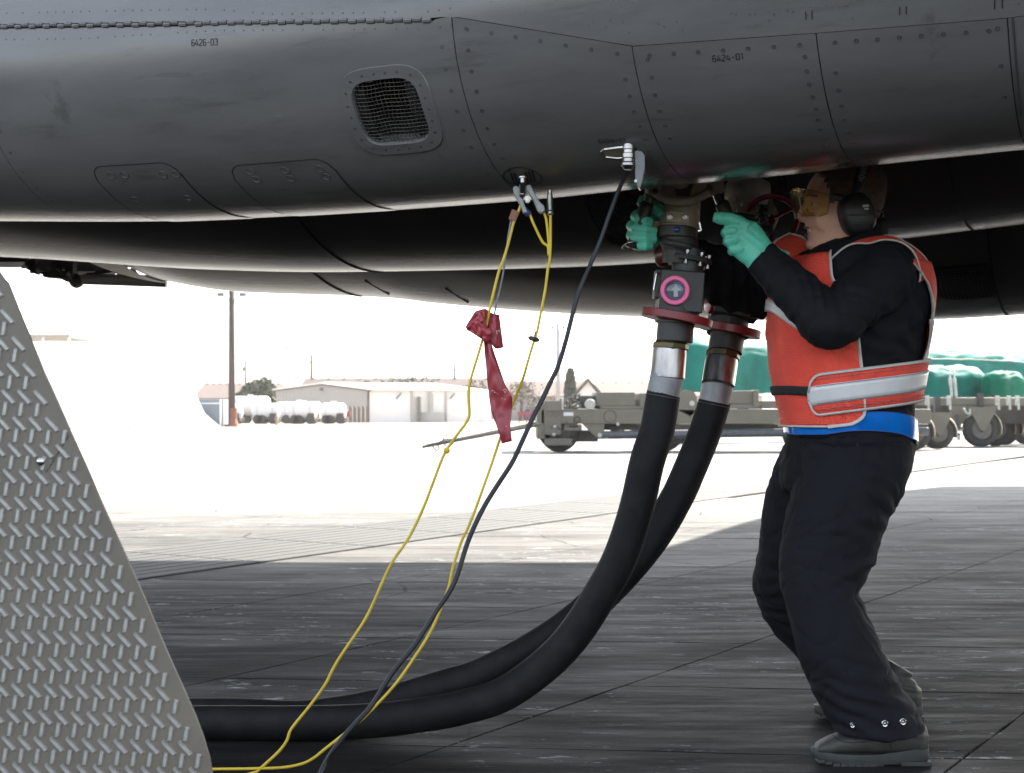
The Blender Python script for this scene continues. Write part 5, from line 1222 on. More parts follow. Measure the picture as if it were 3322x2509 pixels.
    def ont(x, y, d=.001):
        dr = Vector(((x - CX) / F, 1, -(y - HY) / F)).normalized(); h = trb.ray_cast(Vector((0, 0, CAMZ)) - jo, dr)
        return (h[0] + jo - dr * d) if h[0] is not None else P(x, y, 4.0)
    seam([(2870, 1410), (2845, 1500), (2838, 1580), (2842, 1640)], parent=tr, f=ont); seam([(2842, 1628), (2870, 1650), (2883, 1662)], .0018, parent=tr, f=ont)
    seam([(2790, 1400), (2778, 1450), (2768, 1500), (2752, 1590), (2725, 1680), (2690, 1760), (2650, 1830), (2632, 1850)], parent=tr, f=ont)
    seam([(2632, 1850), (2680, 1830), (2730, 1812)], parent=tr, f=ont); seam([(2632, 1850), (2650, 1900), (2680, 2000), (2720, 2100), (2760, 2200), (2785, 2260), (2818, 2292), (2824, 2340), (2826, 2368)], parent=tr, f=ont)
    seam([(2592, 1410), (2600, 1450), (2596, 1520)], parent=tr, f=ont); seam([(2782, 1410), (2776, 1440), (2772, 1470)], .0022, parent=tr, f=ont)
    for x, y, r_ in ((2765, 2353, .0075), (2870, 2348, .0095), (2929, 2342, .0095)):
        p = ont(x, y, .001); mb = MB(); mb.revolve(p, (0.05, -1, 0), [(0, r_), (.002, r_), (.003, r_ * .82), (.0025, r_ * .55), (.001, r_ * .5), (.003, r_ * .3), (.0035, 0)], 20); mb.build('snap_button', M['chrome'], tr, smooth=True, sharp=30)
    # hem edge
    # ---------------- belt
    def ray_torso(ph, py, extra, bvh=tb, cx=2755):
        c = q(cx, py); d = Vector((-math.cos(ph), -math.sin(ph), 0)); h = bvh.ray_cast(c + d * 1.0, -d)
        if h[0] is None: return c + d * .2
        return h[0] + d * extra
    def belt_pt(ph, f, extra):
        # centre line and half height by angle: low in front, arched at the near side, low at the back
        deg = math.degrees(ph) % 360
        tabc = [(0, 1392), (30, 1392), (55, 1385), (75, 1370), (95, 1365), (120, 1371), (145, 1390), (165, 1404), (180, 1406), (270, 1390), (360, 1392)]
        hh = [(0, 14), (40, 18), (60, 24), (90, 30), (140, 35), (180, 36), (270, 26), (360, 14)]
        return ray_torso(ph, smooth_tab(tabc, deg) + f * smooth_tab(hh, deg), extra)
    mb = MB(); n = 96; vs = [belt_pt(2 * math.pi * k / n, f, e_) for k in range(n) for f, e_ in ((-1, .006), (-.9, .0095), (.9, .0095), (1, .006), (1, .001), (-1, .001))]
    mb.add(vs, [(6 * k + j, 6 * ((k + 1) % n) + j, 6 * ((k + 1) % n) + (j + 1) % 6, 6 * k + (j + 1) % 6) for k in range(n) for j in range(6)])
    bl = mb.build('belt', M['belt'], t, smooth=True, sharp=50)
    mb = MB()
    for f in (-.94, .94): mb.tube([belt_pt(2 * math.pi * k / 72, f, .0092) for k in range(73)], .0016, 5)
    mb.build('belt_piping', mat('belt_edge', (.01, .04, .25), .4), bl)
    # ---------------- vest
    def vpt(ph, py, e_): return ray_torso(ph, py, e_ + .006 * noise.noise(Vector((ph * 2.5, py * .012, 3))) + .0035 * math.sin(ph * 6 + py * .02) * noise.noise(Vector((ph, py * .006, 8))) * 2 + .002 * noise.noise(Vector((ph * 9, py * .03, 5))))
    def vest_panel(name, phf, y0, y1, ys=40, e_=.017, ns=60, m=M['vest'], th=.002):
        mb = MB(); g = []
        for i in range(ys + 1):
            y = y0 + (y1 - y0) * i / ys; a, b = phf(y); g.append([vpt(a + (b - a) * j / ns, y, e_) for j in range(ns + 1)])
        mb.grid(g); o = mb.build(name, m, t, smooth=True); md = o.modifiers.new('s', 'SOLIDIFY'); md.thickness = th; md.offset = -1
        return o, g
    edge_front = [(800, 60), (840, 62), (880, 64), (930, 66), (970, 74), (1000, 84), (1060, 82), (1150, 84), (1240, 87), (1320, 88), (1345, 88), (1362, 84), (1375, 76), (1382, 60)]
    fp, g = vest_panel('vest_front', lambda y: (R(-95), R(smooth_tab(edge_front, y))), 838, 1382, 58)
    def vtrim(pts, parent, r_=.0036, b=.0062, name='vest_binding'):
        mb = MB(); mb.tube(pts, r_, 8, b=b); return mb.build(name, M['trim'], parent, smooth=True)
    vtrim([r_[-1] for r_ in g], fp, .0035, .009); vtrim([v for v in g[-1]], fp)
    bp_, g2 = vest_panel('vest_back', lambda y: (R(smooth_tab([(860, 118), (900, 128), (960, 140), (1040, 150), (1120, 152), (1180, 146), (1230, 143), (1300, 143)], y)), R(268)), 862, 1296, 44)
    vtrim([r_[0] for r_ in g2], bp_, .003, .007)
    # shoulder straps over both shoulders
    def strap(near_side):
        s_ = -1 if near_side else 1; jbv = jb
        if near_side: P1 = [(2630, 960), (2665, 905), (2700, 855), (2760, 800), (2830, 778), (2890, 778), (2950, 812), (2990, 862), (3010, 905)]
        else: P1 = [(2560, 905), (2570, 850), (2600, 800), (2660, 780), (2740, 770), (2860, 790), (2950, 830), (2990, 870), (3010, 905)]
        sp = smooth_path([Vector((x, y, 0)) for x, y in P1], 6); g = []
        for i, v in enumerate(sp):
            f = i / (len(sp) - 1); row = []
            for j in range(13):
                u = j / 12; inn = .075 + .085 * math.exp(-((v.x - 2755) / 75) ** 2); yy = Yb + s_ * (inn + (.19 - inn) * u)
                # come down from above / outside on to the jacket
                c0 = P(2770, 1000, yy); tgt = P(v.x, v.y, yy); d = (tgt - c0).normalized()
                h = jbv.ray_cast(c0 + d * .6 - jo, -d)
                p = (h[0] + jo + d * .010) if h[0] is not None else tgt
                if (p - tgt).length > .10: p = tgt
                p.z = min(p.z, tgt.z + .010)
                row.append(p)
            g.append(row)
        # relax
        for _ in range(3):
            for i in range(1, len(g) - 1):
                for j in range(13): g[i][j] = (g[i - 1][j] + g[i + 1][j] + g[i][j] * 2) / 4
        mb = MB(); mb.grid(g); o = mb.build('vest_shoulder', M['vest'], t, smooth=True); md = o.modifiers.new('s', 'SOLIDIFY'); md.thickness = .002
        vtrim([r_[-1] for r_ in g], o, .003, .006); vtrim([r_[0] for r_ in g], o, .003, .005)
    strap(True); strap(False)
    # far flap of the vest pulled forward with the reaching arm
    mb = MB(); G = [[(2508, 830), (2505, 795), (2520, 778), (2560, 758)], [(2530, 870), (2550, 820), (2580, 780), (2600, 768)], [(2560, 905), (2590, 850), (2620, 810), (2632, 790)], [(2605, 960), (2635, 900), (2650, 860), (2650, 832)]]
    g = []
    for i in range(10):
        a = i / 9 * 3; k = min(int(a), 2); f = a - k; r0, r1 = G[k], G[k + 1]; row = []
        for j in range(10):
            b = j / 9 * 3; l = min(int(b), 2); h = b - l
            x = (r0[l][0] * (1 - h) + r0[l + 1][0] * h) * (1 - f) + (r1[l][0] * (1 - h) + r1[l + 1][0] * h) * f
            y = (r0[l][1] * (1 - h) + r0[l + 1][1] * h) * (1 - f) + (r1[l][1] * (1 - h) + r1[l + 1][1] * h) * f
            row.append(P(x, y, 4.33 - .05 * math.sin(math.pi * i / 11) + .004 * math.sin(i * 2 + j)))
        g.append(row)
    mb.grid(g); o = mb.build('vest_front_flap', M['vest'], t, smooth=True); md = o.modifiers.new('s', 'SOLIDIFY'); md.thickness = .003
    vtrim([r_[-1] for r_ in g[:6]] , o, .003, .005); vtrim(g[0], o, .003, .005)
    vtrim([P(x, y, 4.14) for x, y in ((2603, 912), (2615, 890), (2626, 868))], fp, .004, .008)
    # chest band seen below the sleeve, reflective
    def band(name, pts, hh, e_, m, th=.0015, n=30, parent=None):
        """pts: (angle deg, py)"""
        mb = MB(); g = []
        for i in range(n + 1):
            a = pts[0][0] + (pts[-1][0] - pts[0][0]) * i / n; y = smooth_tab(pts, a); hv = hh(a) if callable(hh) else hh
            g.append([ray_torso(R(a), y + hv * f, e_) for f in (-1, -.5, 0, .5, 1)])
        mb.grid(g); o = mb.build(name, m, parent or t, smooth=True); md = o.modifiers.new('s', 'SOLIDIFY'); md.thickness = th; md.offset = 1; return o, g
    band('chest_reflector', [(-30, 985), (0, 990), (18, 1005), (30, 1030), (42, 1062)], 19, .0225, M['reflect'])
    band('back_elastic', [(150, 905), (178, 908), (230, 905)], 20, .016, mat('dark_red_strap', (.35, .02, .018), .6))
    # side closure strap with rounded end
    cl = [(47, 1290), (60, 1281), (90, 1265), (120, 1250), (150, 1236), (178, 1230)]
    rnd = lambda a: 63 * (1 if a > 56 else math.sqrt(max(.02, 1 - ((56 - a) / 9.2) ** 2)))
    so_, g = band('side_strap', cl, rnd, .025, M['vest'], .002, 60)
    vtrim([r_[0] for r_ in g], so_, .0035, .007); vtrim([r_[-1] for r_ in g], so_, .0035, .007); vtrim(g[0], so_, .0035, .007)
    band('strap_reflector', cl, lambda a: min(30, rnd(a) - 8) if a < 52 else 30, .0285, M['reflect'], .0012, 50, so_)
    for dy in (-27, 27, -48, 47):
        mb = MB(); mb.tube([ray_torso(R(a), smooth_tab(cl, a) + dy, .0302 if abs(dy) < 30 else .0285) for a in range(54, 179, 4)], .0007, 4); mb.build('stitching', M['greycord'], so_)
    band('back_reflector', [(168, 1232), (180, 1232), (215, 1235)], 22, .031, mat('grey_reflector', (.20, .20, .21), .3, metal=.3), .001, 12, so_)
    band('front_elastic', [(-40, 1272), (0, 1268), (30, 1268), (49, 1272)], 14, .0225, M['elastic'])
    # see through mesh patch at the small of the back
    mb = MB(); g = []
    for i in range(16):
        y = 1046 + 148 * i / 15; f = i / 15; a0 = 142 + 6 * math.sin(f * 3.1); a1 = 163 - 17 * f; g.append([ray_torso(R(a0 + (a1 - a0) * j / 8), y, .0185) for j in range(9)])
    mb.grid(g); mp_ = mb.build('mesh_patch', mat('pale_mesh', (.5, .42, .4), .7, bump=.6, bscale=400), t, smooth=True); md = mp_.modifiers.new('s', 'SOLIDIFY'); md.thickness = .001
    # ---------------- boots
    def boot(cx_heel, cx_toe, ysole, Yc, top, name, ang=0., lift=0.):
        pm = lambda x, y, d=0.: P(x, y, Yc) + Vector((0, d, 0))
        L = cx_heel - cx_toe; z0 = lift
        f = lambda u: cx_toe + L * u                              # 0 toe .. 1 heel
        b = thing_part = None
        mb = MB(); rings = []
        prof = [(0.01, .030, .018, .030), (.05, .052, .050, .038), (.12, .066, .066, .043), (.22, .080, .074, .046), (.34, .092, .080, .047), (.46, .108, .086, .044), (.58, .130, .086, .040), (.70, .150, .084, .038), (.82, .145, .076, .038), (.92, .120, .066, .036), (.985, .095, .030, .030)]
        M2 = Matrix.Rotation(ang, 3, 'Z'); o0 = Vector(((cx_heel - CX) / F * Yc, Yc, 0))
        def tr_(p): return M2 @ (p - o0) + o0
        def fx(u): return (f(u) - CX) / F * Yc
        for u, h, w_, bs in prof:
            ring = []
            for k in range(20):
                a = 2 * math.pi * k / 20; ca, sa = math.cos(a), math.sin(a)
                ring.append(tr_(Vector((fx(u), Yc + w_ * .62 * math.copysign(abs(ca) ** .7, ca), z0 + .03 + (h - .03) * (.5 + .5 * math.copysign(abs(sa) ** .8, sa))))))
            rings.append(ring)
        mb.rings(rings)
        mb.tube([tr_(Vector((fx(.76), Yc, .08 + z0))), tr_(Vector((fx(.74), Yc, .13 + z0))), tr_(Vector((fx(top[0]), Yc, top[1] + z0)))], [.052, .048, .046], 20, b=[.042, .042, .042])
        up = remeshed(name, mb, M['boot'], t, .0045, 4, lambda c, n: noise.noise(c * 30) * .0015 + .0022 * math.exp(-((c.z - .115) / .03) ** 2) * math.sin(c.z * 260 + c.x * 60))
        mb = MB(); out = []
        for k in range(48):
            a = 2 * math.pi * k / 48; u = .5 - .5 * math.cos(a); w_ = .052 * (math.sin(math.pi * min(1, u * 1.0)) ** .42) * (1 - .16 * math.exp(-((u - .62) / .16) ** 2)) + .001
            out.append((u, math.copysign(w_, math.sin(a)) if abs(math.sin(a)) > .01 else 0))
        def sole(z, g_, hl=0): return [tr_(Vector((fx(.5 + (u - .5) * g_), Yc + w_ * g_, z0 + z + (hl * max(0, (u - .55) / .45)) + (.012 * max(0, .18 - u) / .18)))) for u, w_ in out]
        mb.rings([sole(.004, .98), sole(.010, 1.0), sole(.024, 1.005, .014), sole(.032, .985, .018)]); s_ = mb.build('boot_sole', M['sole'], up, smooth=True, sharp=40)
        lg = MB()
        for k in range(9): u = .06 + k * .062; x = fx(u); lg.box(tr_(Vector((x, Yc, .004 + z0 + .012 * max(0, .18 - u) / .18))), (.019, .100 if 1 < k < 8 else .085, .010))
        lg.box(tr_(Vector((fx(.86), Yc, .006 + z0))), (.085, .092, .012)); tag(lg.build('sole_tread', M['sole'], s_, bevel=.001), kind='stuff')
        mb = MB(); bvh = BVHTree.FromObject(up, bpy.context.evaluated_depsgraph_get())
        def onb(x, y):
            dr = Vector(((x - CX) / F, 1, -(y - HY) / F)).normalized(); h = bvh.ray_cast(Vector((0, 0, CAMZ)) - jo, dr); return h[0] + jo - dr * .0005 if h[0] is not None else None
        return up, onb
    bt, onb = boot(3012, 2632, 2487, 4.0, (.62, .16), 'boot')
    def bseam(pts, r_=.0011, m=M['gap']):
        v = [onb(x, y) for x, y in [(p_.x, p_.y) for p_ in smooth_path([Vector((a, b, 0)) for a, b in pts], 4)]]; v = [x for x in v if x is not None]
        if len(v) > 2: mb = MB(); mb.tube(v, r_, 5); mb.build('boot_seam', m, bt)
    bseam([(2885, 2375), (2878, 2385), (2886, 2410), (2892, 2432)]); bseam([(2700, 2385), (2740, 2408), (2800, 2408), (2880, 2396)]); bseam([(2770, 2402), (2800, 2385), (2860, 2368)])
    for x, y in ((2785, 2377), (2812, 2368)):
        v = onb(x, y)
        if v is not None: mb = MB(); mb.ring(v, (0, -1, .3), .006, .0015, 14, 5); mb.build('eyelet', M['steel'], bt, smooth=True)
    boot(2992, 2640, 2328, 4.57, (.80, .165), 'boot')
    # ---------------- gloves
    mb = MB(); G = 4.08
    g_ = lambda x, y, d=0.: P(x, y, G + d)
    mb.tube([g_(2508, 868, -.005), g_(2482, 846, -.005), g_(2458, 822, -.005), g_(2430, 792), g_(2405, 762), g_(2388, 742)], [.058, .0545, .050, .056, .056, .042], 20, b=[.042, .040, .034, .032, .030, .026])
    mb.tube([g_(2502, 862, -.005), g_(2512, 872, -.005)], [.061, .063], 22, b=[.046, .048])
    mb.tube([g_(2420, 742, -.01), g_(2395, 722, -.012), g_(2368, 712, -.012), g_(2335, 708, -.012), g_(2314, 704, -.012)], [.026, .0215, .0195, .019, .014], 14, b=[.022, .020, .018, .017, .012])
    for k, (x, y) in enumerate(((2350, 752), (2356, 782), (2372, 811))):
        mb.tube([g_(x + 62 - k * 6, y - 10 + k * 2, -.006), g_(x + 30, y - 4, -.016), g_(x + 8, y, -.008), g_(x + 4, y + 3, .022), g_(x + 26, y + 6, .045), g_(x + 50, y + 8, .048)], [.020, .0165, .0155, .015, .014, .011], 12)
    mb.tube([g_(2440, 800, .02), g_(2410, 775, .045), g_(2375, 752, .055), g_(2350, 742, .06)], [.026, .021, .018, .014], 12)
    def gfn(ctrs):
        def f(c, n):
            w_ = noise.noise(c * 34) * .0016
            for (p_, d_, wl, amp, rad) in ctrs: w_ += fold(c, p_, d_, wl, amp, rad)
            return w_
        return f
    remeshed('glove', mb, M['glove'], t, .0032, 2, gfn([(g_(2470, 830), Vector((1, 0, -.8)).normalized(), .016, .0022, .035), (g_(2425, 770), Vector((.6, 0, .8)).normalized(), .022, .0018, .04), (g_(2380, 740), Vector((.9, 0, -.3)).normalized(), .014, .0016, .03)]))
    mb = MB(); G = 4.24
    # far hand closed round the handle: four fingers, thumb up, palm to the right
    mb.tube([g_(2214, 835, .12), g_(2202, 800, .09), g_(2188, 765, .05), g_(2170, 735, .03), g_(2158, 705, .02)], [.044, .043, .043, .040, .026], 18, b=[.036, .032, .030, .028, .022])
    mb.tube([g_(2150, 672, .03), g_(2165, 715, .03), g_(2190, 775, .045)], [.014, .024, .03], 12)
    for k, (x0, y0, x1, y1, r_) in enumerate(((2060, 698, 2112, 722, .0165), (2048, 730, 2128, 750, .0165), (2046, 760, 2126, 776, .0160), (2060, 788, 2112, 800, .015))):
        mb.tube([g_(2150, y0 + 20 - k * 2, .05), g_(2105, y0 + 2, .055), g_(x0 + 14, y0 - 4, .045), g_(x0 + 2, y0 + 4, .012), g_(x0 + 14, y0 + 12, -.030), g_((x0 + x1) / 2 + 8, (y0 + y1) / 2 + 6, -.044), g_(x1, y1, -.030)], [r_, r_, r_ * 1.04, r_ * 1.04, r_, r_ * .96, r_ * .78], 14)
    mb.tube([g_(2168, 712, .02), g_(2140, 686, .012), g_(2108, 665, .0), g_(2084, 654, -.005), g_(2070, 648, -.005)], [.026, .0215, .020, .0205, .015], 14)
    remeshed('glove', mb, M['glove'], t, .0030, 2, gfn([(g_(2195, 780, .04), Vector((1, 0, .3)).normalized(), .015, .0022, .045), (g_(2100, 745, -.03), Vector((.2, 0, 1)).normalized(), .012, .0010, .03)]))
person()
# ------------------------------------------------------------------ far side of the apron
def Bz(px, py, Y): return P(px, py, Y)
def far_pole(name, px, ytop, Y, r, m, label, cat, arms=(), group=None, base=None, heads=(), taper=.7):
    b = Vector(((px - CX) / F * Y, Y, gz(Y))); t = thing(name, b, label, cat, group)
    top = P(px, ytop, Y); mb = MB(); mb.tube([b, (b + top) / 2, top], [r, r * (1 + taper) / 2, r * taper], 10); mb.build('shaft', m, t, smooth=True)
    for x0, x1, y in arms:
        mb = MB(); mb.bar(P(x0, y, Y), P(x1, y, Y), r * .7); mb.build('crossarm', m, t)
    for x, y, sx, sy in heads:
        mb = MB(); mb.box(P(x, y, Y), (mpx(sx, Y), .3, mpx(sy, Y)), Matrix.Rotation(R(25 if x < px else -25), 3, 'Y')); mb.build('lamp_head', M['lamp'], t, bevel=.02)
    return t
def background():
    Y = 101
    t = far_pole('light_pole', 752, 930, Y, .25, M['wood'], 'thick brown wooden pole with two floodlights, beside the white tank trailers', 'pole', taper=.85)
    for sx, x in ((-1, 722), (1, 782)):
        mb = MB(); mb.tube([P(752, 975, Y), P(752 + sx * 18, 972, Y), P(x, 958, Y)], .05, 8); mb.build('lamp_arm', M['pole'], t, smooth=True)
        mb = MB(); mb.bar(P(x - 6 * sx * -1, 962, Y), P(x - sx * 6 * -1, 950, Y), .35, .5); mb.build('floodlight', M['lamp'], t, bevel=.05)
    mb = MB(); mb.tube([P(757, 1385, Y - .3), P(757, 1360, Y - .3), P(758, 1325, Y - .3)], [.4, .25, .25], 10); mb.box(P(750, 1383, Y - .3), (.9, .5, .25)); mb.build('pole_guard', M['rust'], t)
    far_pole('stadium_light', 393, 975, 260, .18, mat('faint_pole', (.2, .2, .2), .6), 'very faint stadium floodlight mast above the white tent', 'light mast', arms=((358, 424, 978), (360, 422, 986)), heads=[(x, y, 5, 4) for x in (362, 372, 382, 404, 413, 422) for y in (976, 986)])
    far_pole('lamp_post', 935, 1130, 200, .14, mat('faint_pole2', (.12, .12, .12), .6), 'slim twin headed lamp post over the white shed', 'lamp post', heads=((928, 1131, 9, 7), (942, 1131, 7, 6)))
    far_pole('lamp_post', 1811, 1050, 150, .3, M['pole'], 'tall pale twin headed lamp post right of the streamer, behind the trailer', 'lamp post', heads=((1793, 1063, 10, 8), (1829, 1063, 10, 8)))
    far_pole('mast', 1670, 1040, 420, .2, M['pole'], 'hair thin tall mast right of the streamer', 'mast')
    far_pole('mast', 3086, 1045, 420, .2, M['pole'], 'hair thin tall mast above the teal tarpaulin at the right', 'mast')
    g = 'distant utility poles'
    far_pole('utility_pole', 796, 1168, 230, .22, M['bark'], 'utility pole with a transformer can just right of the wooden light pole', 'utility pole', group=g, heads=((790, 1198, 7, 14),))
    far_pole('utility_pole', 881, 1195, 330, .26, M['pole'], 'faintest and shortest utility pole, above the green tree', 'utility pole', arms=((872, 890, 1212), (874, 888, 1226)), group=g)
    far_pole('utility_pole', 1010, 1152, 250, .3, M['bark'], 'utility pole with two crossarms above the roof left of the streamer', 'utility pole', arms=((994, 1028, 1154), (990, 1030, 1176)), group=g)
    far_pole('utility_pole', 1474, 1178, 280, .3, M['bark'], 'utility pole with one crossarm close to the left yellow cord', 'utility pole', arms=((1458, 1492, 1180), (1464, 1484, 1200)), group=g)
    # long brown roofed buildings
    def long_building(x0, x1, ridge, eave, Y, label, gable=None, dep=12):
        b = Vector(((x0 - CX) / F * Y, Y, gz(Y))); t = thing('long_building', b, label, 'building', 'low buildings with brown roofs')
        a, c = P(x0, ridge, Y), P(x1, ridge, Y); e0, e1 = P(x0 - 6, eave, Y - dep / 2), P(x1 + 6, eave, Y - dep / 2); k0, k1 = e0 + Vector((0, dep, 0)), e1 + Vector((0, dep, 0))
        hip = mpx(35, Y); n = 12
        mb = MB(); rows = []
        A = a + Vector((hip, 0, 0)); C = c - Vector((hip, 0, 0))
        mb.add([e0, e1, C, A, k0, k1], [(0, 1, 2, 3), (4, 3, 2, 5), (0, 3, 4), (1, 5, 2)])
        rf = mb.build('roof', M['roof'], t)
        mb = MB(); q = Vector((0, .5, 0)); z = gz(Y)
        mb.box(((e0.x + e1.x) / 2, Y, (z + e0.z) / 2), (e1.x - e0.x - .8, dep - 1, e0.z - z - .02)); mb.build('wall', M['wall'], t)
        for k in range(n):
            x = A.x + (C.x - A.x) * (k + .5) / n; mb = MB(); mb.box((x, Y, a.z + .02), (.3, .4, .14)); mb.build('roof_vent', M['trimb'], rf)
        nw = int((e1.x - e0.x) / 5)
        for k in range(nw):
            x = e0.x + (e1.x - e0.x) * (k + .5) / nw; f = MB(); f.box((x, e0.y + .48, z + 1.7), (1.5, .1, 1.2)); fo = f.build('window', M['trimb'], t); f = MB(); f.box((x, e0.y + .41, z + 1.7), (1.3, .06, 1.0)); f.build('pane', M['glass'], fo)
        return t
    long_building(628, 950, 1245, 1292, 185, 'low brown roofed building behind the green tree and wooden pole')
    long_building(955, 1640, 1228, 1295, 200, 'longest brown roofed building running behind the white shed')
    long_building(1900, 2480, 1240, 1285, 190, 'brown roofed building behind the olive trailer, right of the white gable')
    # building with the white gable
    Y = 175; t = thing('gabled_building', (P(1800, 0, Y).x, Y, gz(Y)), 'brown roofed building with a white gable beside the dark cypress', 'building', 'low buildings with brown roofs')
    z = gz(Y); mb = MB(); ap = P(1908, 1238, Y - 6); el, er = P(1868, 1285, Y - 6), P(1944, 1285, Y - 6)
    mb.prism([el, ap, er, Vector((er.x, er.y, z)), Vector((el.x, el.y, z))], (0, 8, 0)); mb.build('gable_wall', M['whitewall'], t)
    mb = MB(); up = Vector((0, 0, .12)); mb.prism([el + Vector((-.6, -.5, -.4)) + up, ap + Vector((0, -.5, 0)) + up, ap + Vector((0, -.5, .3)) + up, el + Vector((-.6, -.5, -.1)) + up], (0, 9, 0)); mb.prism([er + Vector((.6, -.5, -.4)) + up, ap + Vector((0, -.5, 0)) + up, ap + Vector((0, -.5, .3)) + up, er + Vector((.6, -.5, -.1)) + up], (0, 9, 0)); mb.build('gable_roof', M['roof'], t)
    mb = MB(); a, c = P(1640, 1237, Y), P(1915, 1237, Y); e0, e1 = P(1640, 1285, Y - 5), P(1880, 1285, Y - 5); mb.add([e0, e1, c, a, e0 + Vector((0, 10, 0)), c + Vector((0, 5, -1.5))], [(0, 1, 2, 3), (3, 2, 5, 4)]); mb.build('roof', M['roof'], t)
    mb = MB(); mb.box(((e0.x + e1.x) / 2, Y, (z + e0.z) / 2), (e1.x - e0.x, 8, e0.z - z)); mb.build('wall', M['wall'], t)
    # white metal shed
    Y = 150; z = gz(Y); t = thing('metal_shed', (P(1195, 0, Y).x, Y, z), 'white metal shed with a low gable, behind the tank trailers', 'shed')
    ang = R(0); fx = lambda x, zz, d=0: Vector((x, Y + d, zz))
    xl, xr, xa = P(895, 0, Y).x, P(1196, 0, Y).x, P(1043, 0, Y).x; ze, za = P(0, 1266, Y).z, P(0, 1248, Y).z
    D_ = Vector((P(1560, 0, Y).x - xr, 7, 0))      # the long side runs to the right and away
    mb = MB(); gab = [fx(xl, z), fx(xr, z), fx(xr, ze), fx(xa, za), fx(xl, ze)]; mb.add(gab, [(0, 1, 2, 3, 4)]); mb.build('gable_wall', M['wall'], t); mb = MB(); mb.add([v + D_ for v in gab], [(4, 3, 2, 1, 0)]); mb.build('gable_wall', M['wall'], t)  # gable takes the duller siding, its shade put into the colour
    # siding ribs
    mb = MB()
    for k in range(26):
        x = xl + (xr - xl) * (k + .5) / 26; zt = ze + (za - ze) * (1 - abs(x - xa) / (xa - xl)); mb.box((x, Y - .03, (z + zt) / 2), (.05, .05, zt - z))
    tag(mb.build('siding_rib', M['wall'], t), kind='stuff')
    mb = MB(); s0, s1 = fx(xr, z), fx(xr, z) + D_; h = Vector((0, 0, ze - z)); mb.add([s0, s1, s1 + h, s0 + h], [(0, 1, 2, 3)]); mb.build('side_wall', M['whitewall'], t)
    for f in (.37, .67):
        p = s0 + D_ * f; mb = MB(); mb.box(p + Vector((0, -.1, (ze - z) / 2)), (.25, .12, ze - z)); mb.build('wall_joint', M['wall'], t)
    for f0, f1, x0, x1, m_ in ((.40, .66, .02, .32, M['wall']), (.41, .46, .02, .8, M['trailer']), (.52, .57, .3, .95, M['wall']), (.63, .66, .02, .3, M['chassis'])):
        a = s0 + D_ * f0; c = s0 + D_ * f1; mb = MB(); mb.box((a + c) / 2 + Vector((0, -.4, (ze - z) * (x0 + x1) / 2)), (abs(c.x - a.x) * (1 if f1 - f0 > .1 else .6), .5, (ze - z) * (x1 - x0))); mb.build('wall_unit', m_, t)
    mb = MB(); q = Vector((0, -.25, .06)); up = Vector((0, 0, .16))
    for pts in ((fx(xl - .35, ze - .1), fx(xa, za)), (fx(xa, za), fx(xr + .35, ze - .1))):
        mb.add([pts[0] + q, pts[1] + q, pts[1] + D_ - q * 0 + up * .4, pts[0] + D_ + up * .4, pts[0] + q + up, pts[1] + q + up, pts[1] + D_ + up * 1.4, pts[0] + D_ + up * 1.4], [(0, 1, 2, 3), (4, 7, 6, 5), (0, 4, 5, 1), (2, 6, 7, 3), (1, 5, 6, 2), (0, 3, 7, 4)])
    mb.build('roof', M['whitewall'], t)
    mb = MB()
    mb.bar(fx(xl - .3, ze - .08, -.12), fx(xa, za + .02, -.12), .14); mb.bar(fx(xa, za + .02, -.12), fx(xr + .3, ze - .08, -.12), .14); mb.bar(fx(xr, z, -.1), fx(xr, ze, -.1), .18); mb.build('roof_edge_trim', M['trimb'], t)
    mb = MB(); mb.box(fx(xa, za - .5, -.15), (.3, .2, .3)); mb.build('gable_lamp', M['lamp'], t)
    for f in (.28, .75): mb = MB(); mb.bar(s0 + D_ * f + Vector((0, -.3, ze - z - .3)), s0 + D_ * f + Vector((-.5, -.5, ze - z - .9)), .12); mb.build('wall_lamp', M['lamp'], t)
    mb = MB(); mb.revolve(P(1192, 1262, Y + 3), (0, 0, 1), [(0, .25), (.6, .25), (.65, .4), (.9, .4)], 12); mb.build('roof_fan', M['trimb'], t)
    # fence beside the shed
    t = thing('plank_fence', (P(1160, 0, 146).x, 146, gz(146)), 'weathered brown and grey plank fence against the shed gable', 'fence')
    for k in range(14):
        x = P(1130 + k * 4.6, 0, 146).x; mb = MB(); mb.box((x, 146, gz(146) + .85), (.13, .05, 1.7 + .15 * math.sin(k * 2.1))); mb.build('plank', M['trimb'] if k % 3 else M['wall'], t)
    mb = MB(); mb.box((P(1160, 0, 146).x, 146.06, gz(146) + 1.3), (2.0, .05, .1)); mb.build('rail', M['trimb'], t)
    # small white storage tank right of the shed
    mb = MB(); p = Vector((P(1572, 0, 146).x, 146, gz(146))); mb.revolve(p, (0, 0, 1), [(0, .62), (2.9, .62), (3.3, .45), (3.42, .1)], 20); tag(mb.build('storage_tank', M['whitewall'], None, smooth=True, sharp=40, loc=p), 'upright white storage tank right of the shed', 'tank')
    # white tank trailers
    def tanker(x0, x1, ytop, Y, label, red=False):
        z = gz(Y); a = P(x0, 0, Y).x; b = P(x1, 0, Y).x; zt = P(0, ytop, Y).z; r = min(.95, (zt - z - .55) / 2 + .1); zc = zt - r
        t = thing('tank_trailer', ((a + b) / 2, Y, z), label, 'tank trailer', 'white tank trailers')
        mb = MB(); mb.revolve((a, Y, zc), (1, 0, 0), [(0, r * .3), (.12, r * .8), (.3, r), (b - a - .3, r), (b - a - .12, r * .8), (b - a, r * .3)], 24); tk = mb.build('tank', M['tank'], t, smooth=True, sharp=50)
